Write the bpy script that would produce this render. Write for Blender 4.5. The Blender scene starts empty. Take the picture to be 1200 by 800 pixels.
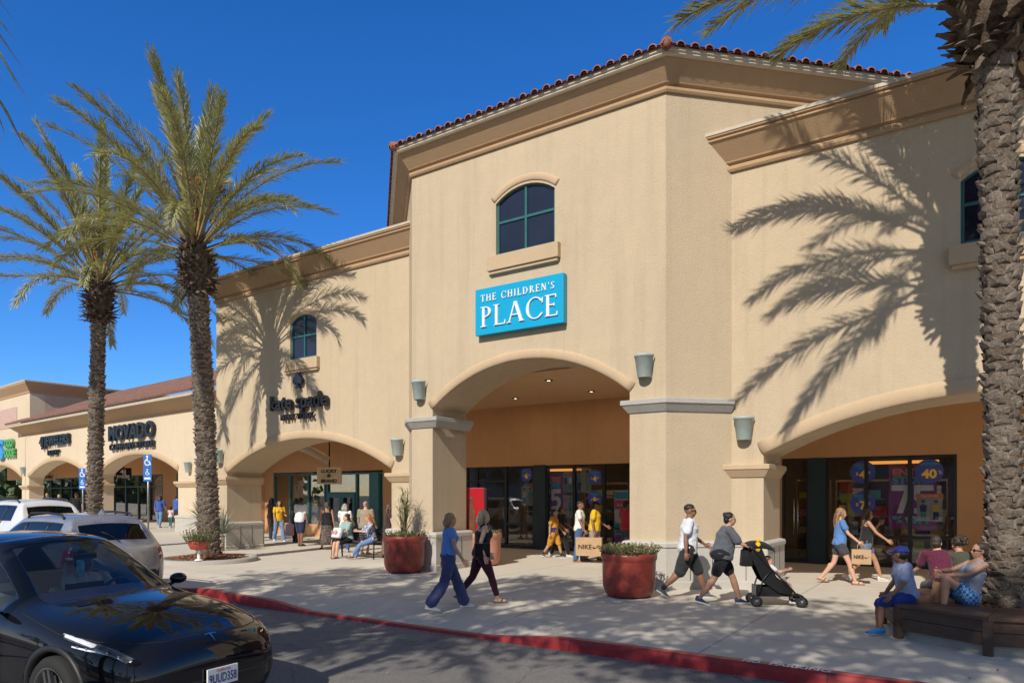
import bpy, bmesh, math, random
from mathutils import Vector, Matrix, Quaternion, noise
from mathutils.bvhtree import BVHTree
R=math.radians; PI=math.pi
sc=bpy.context.scene
col=sc.collection
# ------------------------------------------------------------------ camera
F,HZ,XV,CZ=815.,580.,-625.,1.85      # focal length, horizon row and left vanishing point of the street wall
AV=math.atan((600-XV)/F)
VD=(-math.cos(AV),math.sin(AV)); RD=(math.sin(AV),math.cos(AV))
cam=bpy.data.cameras.new('camera'); co=bpy.data.objects.new('camera',cam); col.objects.link(co)
co.location=(0,0,CZ); co.rotation_euler=(PI/2,0,math.atan2(-VD[0],VD[1]))
cam.sensor_width=36; cam.lens=F/1200*36; cam.shift_y=(HZ-400)/1200; cam.clip_end=3000; cam.clip_start=.05
sc.camera=co
sc.view_settings.view_transform='Standard'; sc.view_settings.look='None'; sc.view_settings.exposure=0; sc.view_settings.gamma=1
sc.cycles.max_bounces=10; sc.cycles.diffuse_bounces=5; sc.cycles.transparent_max_bounces=24; sc.cycles.glossy_bounces=4
sc.cycles.sample_clamp_indirect=6
def wray(px):
    k=(px-600)/F; return (VD[0]+RD[0]*k,VD[1]+RD[1]*k)
def at_depth(px,d):            # plan position seen in column px at camera depth d
    q=wray(px); return (q[0]*d,q[1]*d)
def on_wall(px,py,Y):          # point of the vertical plane Y seen at a pixel
    q=wray(px); d=Y/q[1]; return (q[0]*d,CZ+(HZ-py)*d/F)
# ------------------------------------------------------------------ materials
def s2l(c):
    return tuple((x/12.92 if x<=.04045 else ((x+.055)/1.055)**2.4) for x in c)
def hexc(h): return s2l(tuple(int(h[i:i+2],16)/255 for i in (0,2,4)))
class NT:
    def __init__(s,name):
        s.m=bpy.data.materials.new(name); s.m.use_nodes=True; s.t=s.m.node_tree; s.t.nodes.clear()
        s.out=s.n('ShaderNodeOutputMaterial')
    def n(s,ty,**kw):
        x=s.t.nodes.new(ty)
        for k,v in kw.items(): setattr(x,k,v)
        return x
    def l(s,a,b): s.t.links.new(a,b)
    def bsdf(s,**kw):
        b=s.n('ShaderNodeBsdfPrincipled')
        for k,v in kw.items(): b.inputs[k].default_value=v
        s.l(b.outputs[0],s.out.inputs[0]); return b
    def coord(s,which='Object'): return s.n('ShaderNodeTexCoord').outputs[which]
    def noise(s,vec,scale,detail=4,rough=.55):
        x=s.n('ShaderNodeTexNoise'); x.inputs['Scale'].default_value=scale; x.inputs['Detail'].default_value=detail; x.inputs['Roughness'].default_value=rough
        s.l(vec,x.inputs['Vector']); return x.outputs['Fac']
    def ramp(s,fac,stops):
        x=s.n('ShaderNodeValToRGB'); e=x.color_ramp.elements
        while len(e)>1: e.remove(e[0])
        e[0].position=stops[0][0]; e[0].color=(*stops[0][1],1)
        for p,c in stops[1:]:
            k=e.new(p); k.color=(*c,1)
        s.l(fac,x.inputs[0]); return x.outputs[0]
    def mix(s,fac,a,b,mode='MIX'):
        x=s.n('ShaderNodeMix',data_type='RGBA',blend_type=mode)
        for sock,v in ((x.inputs[0],fac),(x.inputs[6],a),(x.inputs[7],b)):
            if isinstance(v,(int,float)): sock.default_value=v
            elif isinstance(v,tuple): sock.default_value=(*v,1) if len(v)==3 else v
            else: s.l(v,sock)
        return x.outputs[2]
    def math(s,op,a,b=0):
        x=s.n('ShaderNodeMath',operation=op)
        for i,v in ((0,a),(1,b)):
            if isinstance(v,(int,float)): x.inputs[i].default_value=v
            else: s.l(v,x.inputs[i])
        return x.outputs[0]
    def bump(s,b,h,strength=.3,dist=.01):
        x=s.n('ShaderNodeBump'); x.inputs['Strength'].default_value=strength; x.inputs['Distance'].default_value=dist
        s.l(h,x.inputs['Height']); s.l(x.outputs[0],b.inputs['Normal'])
def mul(c,f): return tuple(min(1,x*f) for x in c)
_mc={}
def plain(name,c,rough=.6,metal=0,var=.12,scale=6,coat=0,bump=0,spec=.5,sheen=0):
    key=(name,)
    if key in _mc: return _mc[key]
    t=NT(name); b=t.bsdf(Roughness=rough,Metallic=metal)
    b.inputs['Specular IOR Level'].default_value=spec
    if coat: b.inputs['Coat Weight'].default_value=coat; b.inputs['Coat Roughness'].default_value=.03
    if sheen: b.inputs['Sheen Weight'].default_value=sheen
    v=t.coord()
    if var:
        f=t.noise(v,scale,5)
        t.l(t.ramp(f,[(.3,mul(c,1-var)),(.7,mul(c,1+var))]),b.inputs['Base Color'])
    else: b.inputs['Base Color'].default_value=(*c,1)
    if bump: t.bump(b,t.noise(v,scale*12,4),bump,.01)
    _mc[key]=t.m; return t.m
def stucco(name,c,grain=55,bs=.55,mott=.09,streak=.10,dist=.012):
    t=NT(name); b=t.bsdf(Roughness=.92); b.inputs['Specular IOR Level'].default_value=.2
    v=t.coord()
    big=t.noise(v,.45,5,.6); med=t.noise(v,3.5,6,.65)
    mp=t.n('ShaderNodeMapping'); mp.inputs['Scale'].default_value=(2.4,2.4,.12); t.l(v,mp.inputs[0])
    st=t.noise(mp.outputs[0],1.6,5,.6)
    base=t.ramp(big,[(.28,mul(c,1-mott)),(.72,mul(c,1+mott))])
    base=t.mix(.5,base,t.ramp(med,[(.3,mul(c,.9)),(.7,mul(c,1.07))]))
    base=t.mix(t.math('MULTIPLY',t.ramp(st,[(.5,(0,0,0)),(.78,(1,1,1))]),streak*2.2),base,mul(c,.62))
    fine=t.noise(v,grain,6,.7)
    base=t.mix(.28,base,t.ramp(fine,[(.3,mul(c,.72)),(.65,mul(c,1.12))]))
    t.l(base,b.inputs['Base Color'])
    vo=t.n('ShaderNodeTexVoronoi'); vo.inputs['Scale'].default_value=grain*.7; t.l(v,vo.inputs['Vector'])
    t.bump(b,t.math('ADD',fine,t.math('MULTIPLY',vo.outputs['Distance'],.5)),bs,dist)
    return t.m
C_WALL=(.56,.447,.308)
M={}
M['stucco']=stucco('cream stucco',C_WALL,mott=.12,streak=.22)
M['stucco_side']=stucco('coarse stucco',mul(C_WALL,.97),grain=48,bs=.6,dist=.014,streak=.14)
M['stucco_pale']=stucco('pale cream stucco',(.66,.54,.39))
M['tan']=stucco('tan stucco trim',(.47,.315,.185),grain=62,bs=.45,mott=.07)
M['lip']=stucco('arch moulding stucco',(.55,.41,.265),grain=50,bs=.4)
M['porch']=stucco('ochre porch stucco',(.56,.32,.16),grain=60,bs=.25)  # own ochre colour of the porch walls
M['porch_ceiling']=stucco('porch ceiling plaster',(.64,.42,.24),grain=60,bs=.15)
M['stone']=stucco('grey precast concrete',(.44,.42,.38),grain=24,bs=.35,mott=.12,streak=.2)
M['plinth']=stucco('pale grey concrete panel',(.50,.47,.42),grain=38,bs=.3,mott=.1,streak=.15)
M['capmetal']=plain('cream painted metal trim',(.56,.48,.37),.5,var=.08)
M['teal']=plain('teal painted metal',(.022,.125,.13),.4,var=.15)
M['teal_dark']=plain('dark teal painted metal',(.010,.030,.034),.45,var=.2,scale=2)
M['frame_dark']=plain('dark bronze window frame',(.012,.016,.018),.4)
M['black']=plain('black painted metal',(.012,.012,.013),.45)
M['lamp']=plain('sage painted metal lamp',(.36,.42,.39),.5,var=.06,scale=9)
M['lamp_in']=plain('dark lamp inside',(.03,.035,.03),.7)
def roof_tile():
    t=NT('terracotta roof tile'); b=t.bsdf(Roughness=.75)
    v=t.coord(); a=t.noise(v,2.2,6,.7); c=t.noise(v,17,4)
    base=t.ramp(a,[(.3,(.16,.045,.028)),(.5,(.27,.085,.05)),(.72,(.36,.15,.085))])
    base=t.mix(.4,base,t.ramp(c,[(.3,(.12,.035,.025)),(.7,(.40,.17,.10))]))
    t.l(base,b.inputs['Base Color']); t.bump(b,c,.3,.01); return t.m
M['tile']=roof_tile()
def glassmat(name,tint=(.75,.85,.85),gl=1.0,fm=.95,rough=.0,base=.0):
    t=NT(name)
    tr=t.n('ShaderNodeBsdfTransparent'); tr.inputs[0].default_value=(*tint,1)
    g=t.n('ShaderNodeBsdfGlossy'); g.inputs['Roughness'].default_value=rough; g.inputs[0].default_value=(gl,gl,gl,1)
    lw=t.n('ShaderNodeFresnel'); lw.inputs['IOR'].default_value=1.5
    fac=t.math('ADD',t.math('MULTIPLY',lw.outputs[0],fm),base)
    mx=t.n('ShaderNodeMixShader'); t.l(fac,mx.inputs[0]); t.l(tr.outputs[0],mx.inputs[1]); t.l(g.outputs[0],mx.inputs[2])
    t.l(mx.outputs[0],t.out.inputs[0]); return t.m
M['shopglass']=glassmat('shop window glass',(.95,.96,.96),fm=.8,base=.01)
M['darkglass']=plain('dark reflective glass',(.012,.014,.03),.06,var=.3,scale=1.2,spec=.8)
def asphalt():
    t=NT('worn asphalt'); b=t.bsdf(Roughness=.9); v=t.coord()
    a=t.noise(v,.35,6,.65); f=t.noise(v,70,3,.8); m=t.noise(v,4,6,.7)
    base=t.ramp(a,[(.3,(.16,.15,.14)),(.7,(.27,.255,.235))])
    base=t.mix(.4,base,t.ramp(m,[(.3,(.13,.124,.118)),(.72,(.31,.29,.27))]))
    base=t.mix(.55,base,t.ramp(f,[(.35,(.06,.06,.06)),(.55,(.17,.16,.15)),(.62,(.24,.225,.21)),(.75,(.42,.40,.37))]))
    vo=t.n('ShaderNodeTexVoronoi',feature='DISTANCE_TO_EDGE'); vo.inputs['Scale'].default_value=.45
    dv=t.n('ShaderNodeVectorMath',operation='ADD'); nz=t.n('ShaderNodeTexNoise'); nz.inputs['Scale'].default_value=1.7; t.l(v,nz.inputs['Vector'])
    t.l(v,dv.inputs[0]); t.l(nz.outputs['Color'],dv.inputs[1]); t.l(dv.outputs[0],vo.inputs['Vector'])
    cr=t.ramp(vo.outputs['Distance'],[(.0,(1,1,1)),(.012,(0,0,0))])
    base=t.mix(t.math('MULTIPLY',cr,.35),base,(.02,.02,.02))
    t.l(base,b.inputs['Base Color']); t.bump(b,f,.7,.012); return t.m
M['asphalt']=asphalt()
def concrete(name,c,joint=3.0,ang=0):
    t=NT(name); b=t.bsdf(Roughness=.9); b.inputs['Specular IOR Level'].default_value=.25; v=t.coord()
    a=t.noise(v,.5,6,.65); m=t.noise(v,3,6,.7); f=t.noise(v,90,3,.8)
    base=t.ramp(a,[(.3,mul(c,.86)),(.7,mul(c,1.1))])
    base=t.mix(.5,base,t.ramp(m,[(.28,mul(c,.80)),(.72,mul(c,1.1))]))
    base=t.mix(.45,base,t.ramp(f,[(.36,mul(c,.45)),(.5,c),(.66,mul(c,1.35))]))
    sp=t.n('ShaderNodeTexVoronoi'); sp.inputs['Scale'].default_value=1.9; t.l(v,sp.inputs['Vector'])
    base=t.mix(t.math('MULTIPLY',t.ramp(sp.outputs['Distance'],[(.02,(1,1,1)),(.06,(0,0,0))]),.55),base,mul(c,.35))
    if joint:
        mp=t.n('ShaderNodeMapping'); mp.inputs['Rotation'].default_value=(0,0,ang); t.l(v,mp.inputs[0])
        sx=t.n('ShaderNodeSeparateXYZ'); t.l(mp.outputs[0],sx.inputs[0])
        def jl(o,off):
            fr=t.math('FRACT',t.math('DIVIDE',t.math('ADD',o,off),joint))
            return t.math('LESS_THAN',t.math('ABSOLUTE',t.math('SUBTRACT',fr,.5)),.0035)
        j=t.math('MAXIMUM',jl(sx.outputs[0],100.3),jl(sx.outputs[1],101.1))
        base=t.mix(t.math('MULTIPLY',j,.6),base,mul(c,.3))
    t.l(base,b.inputs['Base Color']); t.bump(b,f,.35,.006); return t.m
M['walk']=concrete('sidewalk concrete',(.60,.55,.465),3.2)
M['kerbc']=concrete('kerb concrete',(.40,.38,.34),0)
def redkerb():
    t=NT('worn red kerb paint'); b=t.bsdf(Roughness=.65); v=t.coord()
    a=t.noise(v,5,6,.7); f=t.noise(v,40,4,.8)
    base=t.ramp(a,[(.25,(.24,.014,.018)),(.6,(.38,.024,.028)),(.8,(.44,.06,.05))])
    w=t.ramp(f,[(.60,(0,0,0)),(.74,(1,1,1))])
    base=t.mix(t.math('MULTIPLY',w,.5),base,(.36,.24,.19))
    sx=t.n('ShaderNodeSeparateXYZ'); t.l(v,sx.inputs[0]); fr=t.math('FRACT',t.math('DIVIDE',t.math('ADD',sx.outputs[0],100.4),3.05)); base=t.mix(t.math('MULTIPLY',t.math('LESS_THAN',t.math('ABSOLUTE',t.math('SUBTRACT',fr,.5)),.0035),.8),base,(.06,.02,.02))
    d2=t.noise(v,1.3,5,.7); base=t.mix(t.ramp(d2,[(.52,(0,0,0)),(.75,(.55,.55,.55))]),base,(.16,.035,.035))
    t.l(base,b.inputs['Base Color']); t.bump(b,f,.3,.006); return t.m
M['red_kerb']=redkerb()
def redkerbtop():
    t=NT('faded red kerb top'); b=t.bsdf(Roughness=.75); v=t.coord()
    a=t.noise(v,1.1,6,.7); f=t.noise(v,30,4,.8)
    base=t.ramp(a,[(.35,(.36,.035,.035)),(.6,(.46,.17,.12)),(.75,(.50,.31,.23))])
    base=t.mix(t.ramp(f,[(.55,(0,0,0)),(.7,(.6,.6,.6))]),base,(.42,.33,.25))
    t.l(base,b.inputs['Base Color']); t.bump(b,f,.3,.006); return t.m
M['red_top']=redkerbtop()
M['white_paint']=plain('white road paint',(.75,.73,.70),.7,var=.15,scale=20)
# ------------------------------------------------------------------ mesh builder
class MB:
    def __init__(s): s.v=[]; s.f=[]; s.mi=[]; s.sm=[]
    def add(s,vs,fs,mi=0,smooth=False):
        o=len(s.v); s.v+= [tuple(p) for p in vs]
        for f in fs: s.f.append(tuple(i+o for i in f)); s.mi.append(mi); s.sm.append(smooth)
    def box(s,x0,x1,y0,y1,z0,z1,mi=0,mat=None):
        vs=[(x0,y0,z0),(x1,y0,z0),(x1,y1,z0),(x0,y1,z0),(x0,y0,z1),(x1,y0,z1),(x1,y1,z1),(x0,y1,z1)]
        if mat: vs=[mat@Vector(p) for p in vs]
        s.add(vs,[(3,2,1,0),(4,5,6,7),(0,1,5,4),(1,2,6,5),(2,3,7,6),(3,0,4,7)],mi)
    def rings(s,rs,mi=0,smooth=True,cap=True,closed=True):
        n=len(rs[0]); vs=[p for r in rs for p in r]; fs=[]
        for i in range(len(rs)-1):
            for j in range(n if closed else n-1):
                k=(j+1)%n; fs.append((i*n+j,i*n+k,(i+1)*n+k,(i+1)*n+j))
        if cap and closed: fs.append(tuple(reversed(range(n)))); fs.append(tuple((len(rs)-1)*n+j for j in range(n)))
        s.add(vs,fs,mi,smooth)
    def tube(s,pts,rad,n=8,mi=0,smooth=True,flat=1.0,cap=True):
        pts=[Vector(p) for p in pts]; rs=[]
        if not isinstance(rad,(list,tuple)): rad=[rad]*len(pts)
        up=None
        for i,p in enumerate(pts):
            d=(pts[min(i+1,len(pts)-1)]-pts[max(i-1,0)]).normalized()
            if up is None:
                up=Vector((0,0,1)) if abs(d.z)<.9 else Vector((1,0,0))
            a=d.cross(up); a.normalize(); b=a.cross(d); up=b
            rs.append([p+a*math.cos(2*PI*j/n)*rad[i]+b*math.sin(2*PI*j/n)*rad[i]*flat for j in range(n)])
        s.rings(rs,mi,smooth,cap)
    def lathe(s,prof,c=(0,0,0),n=24,mi=0,smooth=True,cap=True):
        s.rings([[(c[0]+r*math.cos(2*PI*j/n),c[1]+r*math.sin(2*PI*j/n),c[2]+z) for j in range(n)] for r,z in prof],mi,smooth,cap)
    def ell(s,c,rx,ry,rz,n=12,m=8,mi=0,rot=None,smooth=True):
        rs=[]
        for i in range(m+1):
            th=PI*(i+.001)/(m+.002); rr=[]
            for j in range(n):
                p=Vector((rx*math.sin(th)*math.cos(2*PI*j/n),ry*math.sin(th)*math.sin(2*PI*j/n),-rz*math.cos(th)))
                if rot: p=rot@p
                rr.append(p+Vector(c))
            rs.append(rr)
        s.rings(rs,mi,smooth)
    def prism(s,poly,y0,y1,mi=0,map=None):       # polygon in (x,z) extruded along y
        n=len(poly); m=map or (lambda x,y,z:(x,y,z))
        a=0
        for i in range(n): a+=poly[i][0]*poly[(i+1)%n][1]-poly[(i+1)%n][0]*poly[i][1]
        if a<0: poly=poly[::-1]
        vs=[m(x,y0,z) for x,z in poly]+[m(x,y1,z) for x,z in poly]
        fs=[tuple(range(n)),tuple(reversed(range(n,2*n)))]+[(i,i+n,(i+1)%n+n,(i+1)%n) for i in range(n)]
        s.add(vs,fs,mi)
    def build(s,name,mats,parent=None,bevel=0,recalc=True):
        me=bpy.data.meshes.new(name); me.from_pydata(s.v,[],s.f); 
        if not isinstance(mats,(list,tuple)): mats=[mats]
        for m in mats: me.materials.append(m)
        me.polygons.foreach_set('material_index',s.mi); me.polygons.foreach_set('use_smooth',s.sm)
        if recalc or bevel:
            bm=bmesh.new(); bm.from_mesh(me)
            if bevel:
                es=[e for e in bm.edges if len(e.link_faces)==2 and e.calc_face_angle(0)>R(35)]
                if es: bmesh.ops.bevel(bm,geom=es,offset=bevel,segments=2,affect='EDGES',profile=.6,clamp_overlap=True)
            bmesh.ops.recalc_face_normals(bm,faces=bm.faces); bm.to_mesh(me); bm.free()
        me.update(); o=bpy.data.objects.new(name,me); col.objects.link(o)
        if parent: o.parent=parent
        return o
def tag(o,label=None,cat=None,group=None,kind=None):
    if label: o['label']=label
    if cat: o['category']=cat
    if group: o['group']=group
    if kind: o['kind']=kind
    return o
def empty(name,loc=(0,0,0),rz=0,label=None,cat=None,group=None):
    o=bpy.data.objects.new(name,None); col.objects.link(o); o.location=loc; o.rotation_euler=(0,0,rz); o.empty_display_size=.2
    return tag(o,label,cat,group)
def children(o): return [c for c in bpy.data.objects if c.parent==o]
def copy_tree(o,parent=None):
    c=o.copy(); col.objects.link(c)
    if parent: c.parent=parent
    for ch in children(o): copy_tree(ch,c)
    return c
def mesh_of(o):                                  # evaluated copy of the mesh with modifiers applied
    dg=bpy.context.evaluated_depsgraph_get(); return bpy.data.meshes.new_from_object(o.evaluated_get(dg))
def apply_mods(o):
    me=mesh_of(o); old=o.data; o.modifiers.clear(); o.data=me
    if old.users==0: bpy.data.meshes.remove(old)
def boolean(o,cutters):
    for c in cutters:
        m=o.modifiers.new('b','BOOLEAN'); m.object=c; m.operation='DIFFERENCE'; m.solver='EXACT'
    apply_mods(o)
    for c in cutters:
        me=c.data; bpy.data.objects.remove(c); bpy.data.meshes.remove(me)
def text_mb(mb,s,size,x,z,y0,y1,mi=0,bold=0,align='CENTER',sx=1.0,map=None,spacing=1.0,shear=0):
    cu=bpy.data.curves.new('t','FONT'); cu.body=s; cu.size=size; cu.align_x=align; cu.extrude=.5; cu.offset=bold; cu.resolution_u=3; cu.space_character=spacing; cu.shear=shear
    o=bpy.data.objects.new('t',cu); col.objects.link(o); bpy.context.view_layer.update()
    me=mesh_of(o); m=map or (lambda X,Y,Z:(X,Y,Z))
    vs=[m(x+p.co.x*sx,y0+(0.5-p.co.z)*(y1-y0),z+p.co.y) for p in me.vertices]
    mb.add(vs,[tuple(p.vertices) for p in me.polygons],mi)
    bpy.data.objects.remove(o); bpy.data.curves.remove(cu); bpy.data.meshes.remove(me)
def trim(mb,path,prof,mi=0,ends=True):           # mouldings: profile (outward offset, z) swept along a plan path, outward = right of travel
    P=[Vector((a,b)) for a,b in path]; n=len(P); rs=[]
    def nrm(a,b):
        d=(b-a).normalized(); return Vector((d.y,-d.x))
    for i in range(n):
        if i==0: m=nrm(P[0],P[1])
        elif i==n-1: m=nrm(P[-2],P[-1])
        else:
            a=nrm(P[i-1],P[i]); b=nrm(P[i],P[i+1]); m=(a+b); m=m/max(.2,m.dot(a))
        rs.append([(P[i].x+m.x*o,P[i].y+m.y*o,z) for o,z in prof])
    mb.rings(rs,mi,False,cap=ends)
def arc_pts(cx,a,spring,rise,n=24):
    r=(a*a+rise*rise)/(2*rise); cz=spring+rise-r; th=math.asin(min(1,a/r)); 
    return [(cx+r*math.sin(-th+2*th*i/n),cz+r*math.cos(-th+2*th*i/n)) for i in range(n+1)]
def gz(x): return .013*max(0,-x-17)              # the pavement climbs gently to the far left
def fit_text(mb,s,x0,x1,z,hgt,y0,y1,bold=0,map=None,spacing=1.0,shear=0,extra=None):
    cu=bpy.data.curves.new('t','FONT'); cu.body=s; cu.size=1; cu.offset=bold/max(hgt,.01); cu.space_character=spacing
    o=bpy.data.objects.new('t',cu); col.objects.link(o); bpy.context.view_layer.update(); wd=o.dimensions.x; bpy.data.objects.remove(o); bpy.data.curves.remove(cu)
    size=hgt/.70
    text_mb(mb,s,size,(x0+x1)/2,z,y0,y1,0,bold,sx=(x1-x0)/(wd*size),map=map,spacing=spacing,shear=shear)
# ------------------------------------------------------------------ light
SK,SE=-.14,R(38.3)
hx,hy=SK/math.hypot(SK,1),1/math.hypot(SK,1)
sd=Vector((hx*math.cos(SE),hy*math.cos(SE),-math.sin(SE)))
su=bpy.data.lights.new('sun','SUN'); su.energy=4.6; su.angle=R(.53); su.color=(1,.93,.82)
so=bpy.data.objects.new('sun',su); col.objects.link(so); so.rotation_euler=sd.to_track_quat('-Z','Y').to_euler(); so.location=(5,-20,25)
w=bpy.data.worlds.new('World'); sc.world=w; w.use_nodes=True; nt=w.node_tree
sky=nt.nodes.new('ShaderNodeTexSky'); sky.sky_type='NISHITA'; sky.sun_disc=False; sky.sun_elevation=SE
sky.sun_rotation=math.atan2(-hx,-hy); sky.air_density=1.0; sky.dust_density=0; sky.ozone_density=1.0
hs=nt.nodes.new('ShaderNodeHueSaturation'); hs.inputs['Saturation'].default_value=1.12; hs.inputs['Value'].default_value=1.0
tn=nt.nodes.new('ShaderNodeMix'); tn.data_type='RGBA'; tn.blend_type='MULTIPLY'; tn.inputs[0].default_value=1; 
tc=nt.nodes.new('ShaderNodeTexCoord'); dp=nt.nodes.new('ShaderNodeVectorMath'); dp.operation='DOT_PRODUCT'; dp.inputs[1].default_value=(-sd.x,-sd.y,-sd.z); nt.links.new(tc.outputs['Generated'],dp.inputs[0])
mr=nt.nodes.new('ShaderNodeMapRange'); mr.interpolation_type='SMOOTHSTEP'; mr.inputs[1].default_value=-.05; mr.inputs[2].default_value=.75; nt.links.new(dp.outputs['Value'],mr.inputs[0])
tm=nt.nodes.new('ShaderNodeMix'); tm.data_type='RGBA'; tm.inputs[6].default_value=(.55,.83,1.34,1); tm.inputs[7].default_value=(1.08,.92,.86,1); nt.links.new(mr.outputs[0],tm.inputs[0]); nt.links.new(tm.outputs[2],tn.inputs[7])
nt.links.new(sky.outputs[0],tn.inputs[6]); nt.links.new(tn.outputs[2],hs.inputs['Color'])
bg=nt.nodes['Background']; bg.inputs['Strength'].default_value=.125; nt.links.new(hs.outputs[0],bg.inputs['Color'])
# ------------------------------------------------------------------ ground
def sheet(name,pts,z,m,kind='structure'):
    b=MB(); b.add([(x,y,z) for x,y in pts],[tuple(range(len(pts)))]); o=b.build(name,m); tag(o,kind=kind); return o
tag(sheet('ground',[(-1500,-1500),(1500,-1500),(1500,1500),(-1500,1500)],-.2,plain('dry ground',(.16,.13,.10),.95,scale=.2)),'dry pale ground reaching the horizon')
# road: one sheet that climbs with the pavement
b=MB(); xs=[40,8,-6,-14,-17]+[-17-3*i for i in range(1,25)]
for a,c in zip(xs,xs[1:]):
    b.add([(a,-1.6,gz(a)-.15),(a,10.4,gz(a)-.15),(c,10.4,gz(c)-.15),(c,-1.6,gz(c)-.15)],[(0,1,2,3)])
tag(b.build('road',M['asphalt']),'worn grey asphalt road running past the shops',kind='structure')
KY=7.98   # back edge of the kerb
def kerb_y(x):
    t=max(0,min(1,(-10.5-x)/4.0)); t=t*t*(3-2*t); e=0
    if x<-18: e=max(0,min(1,(-18-x)/1.5)); e=e*e*(3-2*e)
    return KY+.42*t+1.9*e
def kerb_h(x): 
    t=max(0,min(1,(-12.4-x)/2.0)); a=-.1275*(t*t*(3-2*t)) if x>-17 else -.1275*max(0,1-(-17-x)/1)
    u=max(0,min(1,min((x+10.6)/1.3,(-4.3-x)/1.5))); return a-.115*(u*u*(3-2*u))
# pavement sheet
b=MB(); xs=[12,6,2,-1,-3]+[-3.5-.5*i for i in range(0,12)]+[-9-.5*i for i in range(1,22)]+[-20-2*i for i in range(0,36)]
xs=sorted(set(xs),reverse=True)
for a,c in zip(xs,xs[1:]):
    for y in (0,):
        va=[(a,kerb_y(a),gz(a)+kerb_h(a)),(a,kerb_y(a)+1.3,gz(a)),(a,30,gz(a))]
        vc=[(c,kerb_y(c),gz(c)+kerb_h(c)),(c,kerb_y(c)+1.3,gz(c)),(c,30,gz(c))]
        b.add(va+vc,[(0,1,4,3),(1,2,5,4)])
tag(b.build('sidewalk',M['walk']),'broad tan concrete pavement in front of the shops',kind='structure')
# kerb, red part and plain part
def kerb(name,x0,x1,mats,label):
    b=MB(); n=max(2,int(abs(x1-x0)/.4)); r=[]
    for i in range(n+1):
        x=x0+(x1-x0)*i/n; y=kerb_y(x); z=gz(x)+kerb_h(x); 
        r.append([(x,y+.004,z+.006),(x,y-.11,z+.006),(x,y-.135,z-.012),(x,y-.15,z-.05),(x,y-.165,gz(x)-.19)])
    for i in range(n):
        for j in range(4):
            b.add([r[i][j],r[i][j+1],r[i+1][j+1],r[i+1][j]],[(0,1,2,3)],0 if j==0 else 1,False)
    o=b.build(name,mats); tag(o,label,kind='structure'); return o
kerb('kerb',12,-14.2,[M['red_top'],M['red_kerb']],'red painted kerb with worn top along the road edge')
kerb('kerb',-14.2,-60,[M['kerbc'],M['kerbc']],'plain concrete kerb beyond the end of the red paint')
# NO PARKING painted on the kerb top
def kmap(x,y,z): return (x,z,.0115-y*.001)
pt=empty('painted_lettering',(-1.68,KY-.06,.0),0,'white NO PARKING lettering painted on top of the red kerb','kerb lettering')
for s_,x0_,x1_ in (('NO',-2.16,-1.97),('PARKING',-1.87,-1.25)):
    b=MB(); fit_text(b,s_,x0_,x1_,KY-.128,.118,0,1,map=kmap,bold=.004); o=b.build('painted_word',M['white_paint']); o.parent=pt; o.matrix_parent_inverse=Matrix.Translation((1.68,-KY+.06,0))
# far side: planting strip behind the camera where the street trees stand
tag(sheet('verge',[(-60,-1.6),(40,-1.6),(40,-9),(-60,-9)],-.02,plain('bark mulch',(.10,.06,.035),.95,scale=9,bump=.5)),'mulched planting strip on the near side of the road')
b=MB(); b.box(-60,40,-1.75,-1.6,-.19,.0); tag(b.build('kerb',M['kerbc']),'near side concrete kerb of the road',kind='structure')
# ------------------------------------------------------------------ the main shop building
YT,YW,WT=13.1,14.1,1.35
TXL,TXR=-11.72,-5.07; TS=4.7; TCX=(TXL+TXR)/2
YS=20.2                                            # storefront plane at the back of the arcade
bld=empty('outlet_building',(TCX,YW,0),0,'two storey cream stucco shop building with arched porch tower and lower wings','building')
bld_inv=Matrix.Translation((-TCX,-YW,0))
def bpart(mb,name,mats,bevel=0,label=None,parent=None):
    o=mb.build(name,mats,None,bevel); o.parent=parent or bld; o.matrix_parent_inverse=bld_inv if (parent is None or parent is bld) else Matrix.Identity(4)
    if label: o['label']=label
    return o
def bridge(x0,x1,z1,ax,aw,spring,rise,y0,y1,zb=-.1):
    arc=arc_pts(ax,aw,spring,rise)
    poly=[(x0,zb),(ax-aw,zb)]+arc+[(ax+aw,zb),(x1,zb),(x1,z1),(x0,z1)]
    b=MB(); b.prism(poly,y0,y1); return b
def arched(xa,xb,z0,z1,rise,n=10):
    return [(xa,z0)]+[(xb,z0)]+[(p[0],p[1]) for p in reversed(arc_pts((xa+xb)/2,(xb-xa)/2,z1,rise,n))]
def cutter(poly,y0,y1):
    b=MB(); b.prism(poly,y0,y1); return b.build('cut',M['stucco'])
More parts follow.
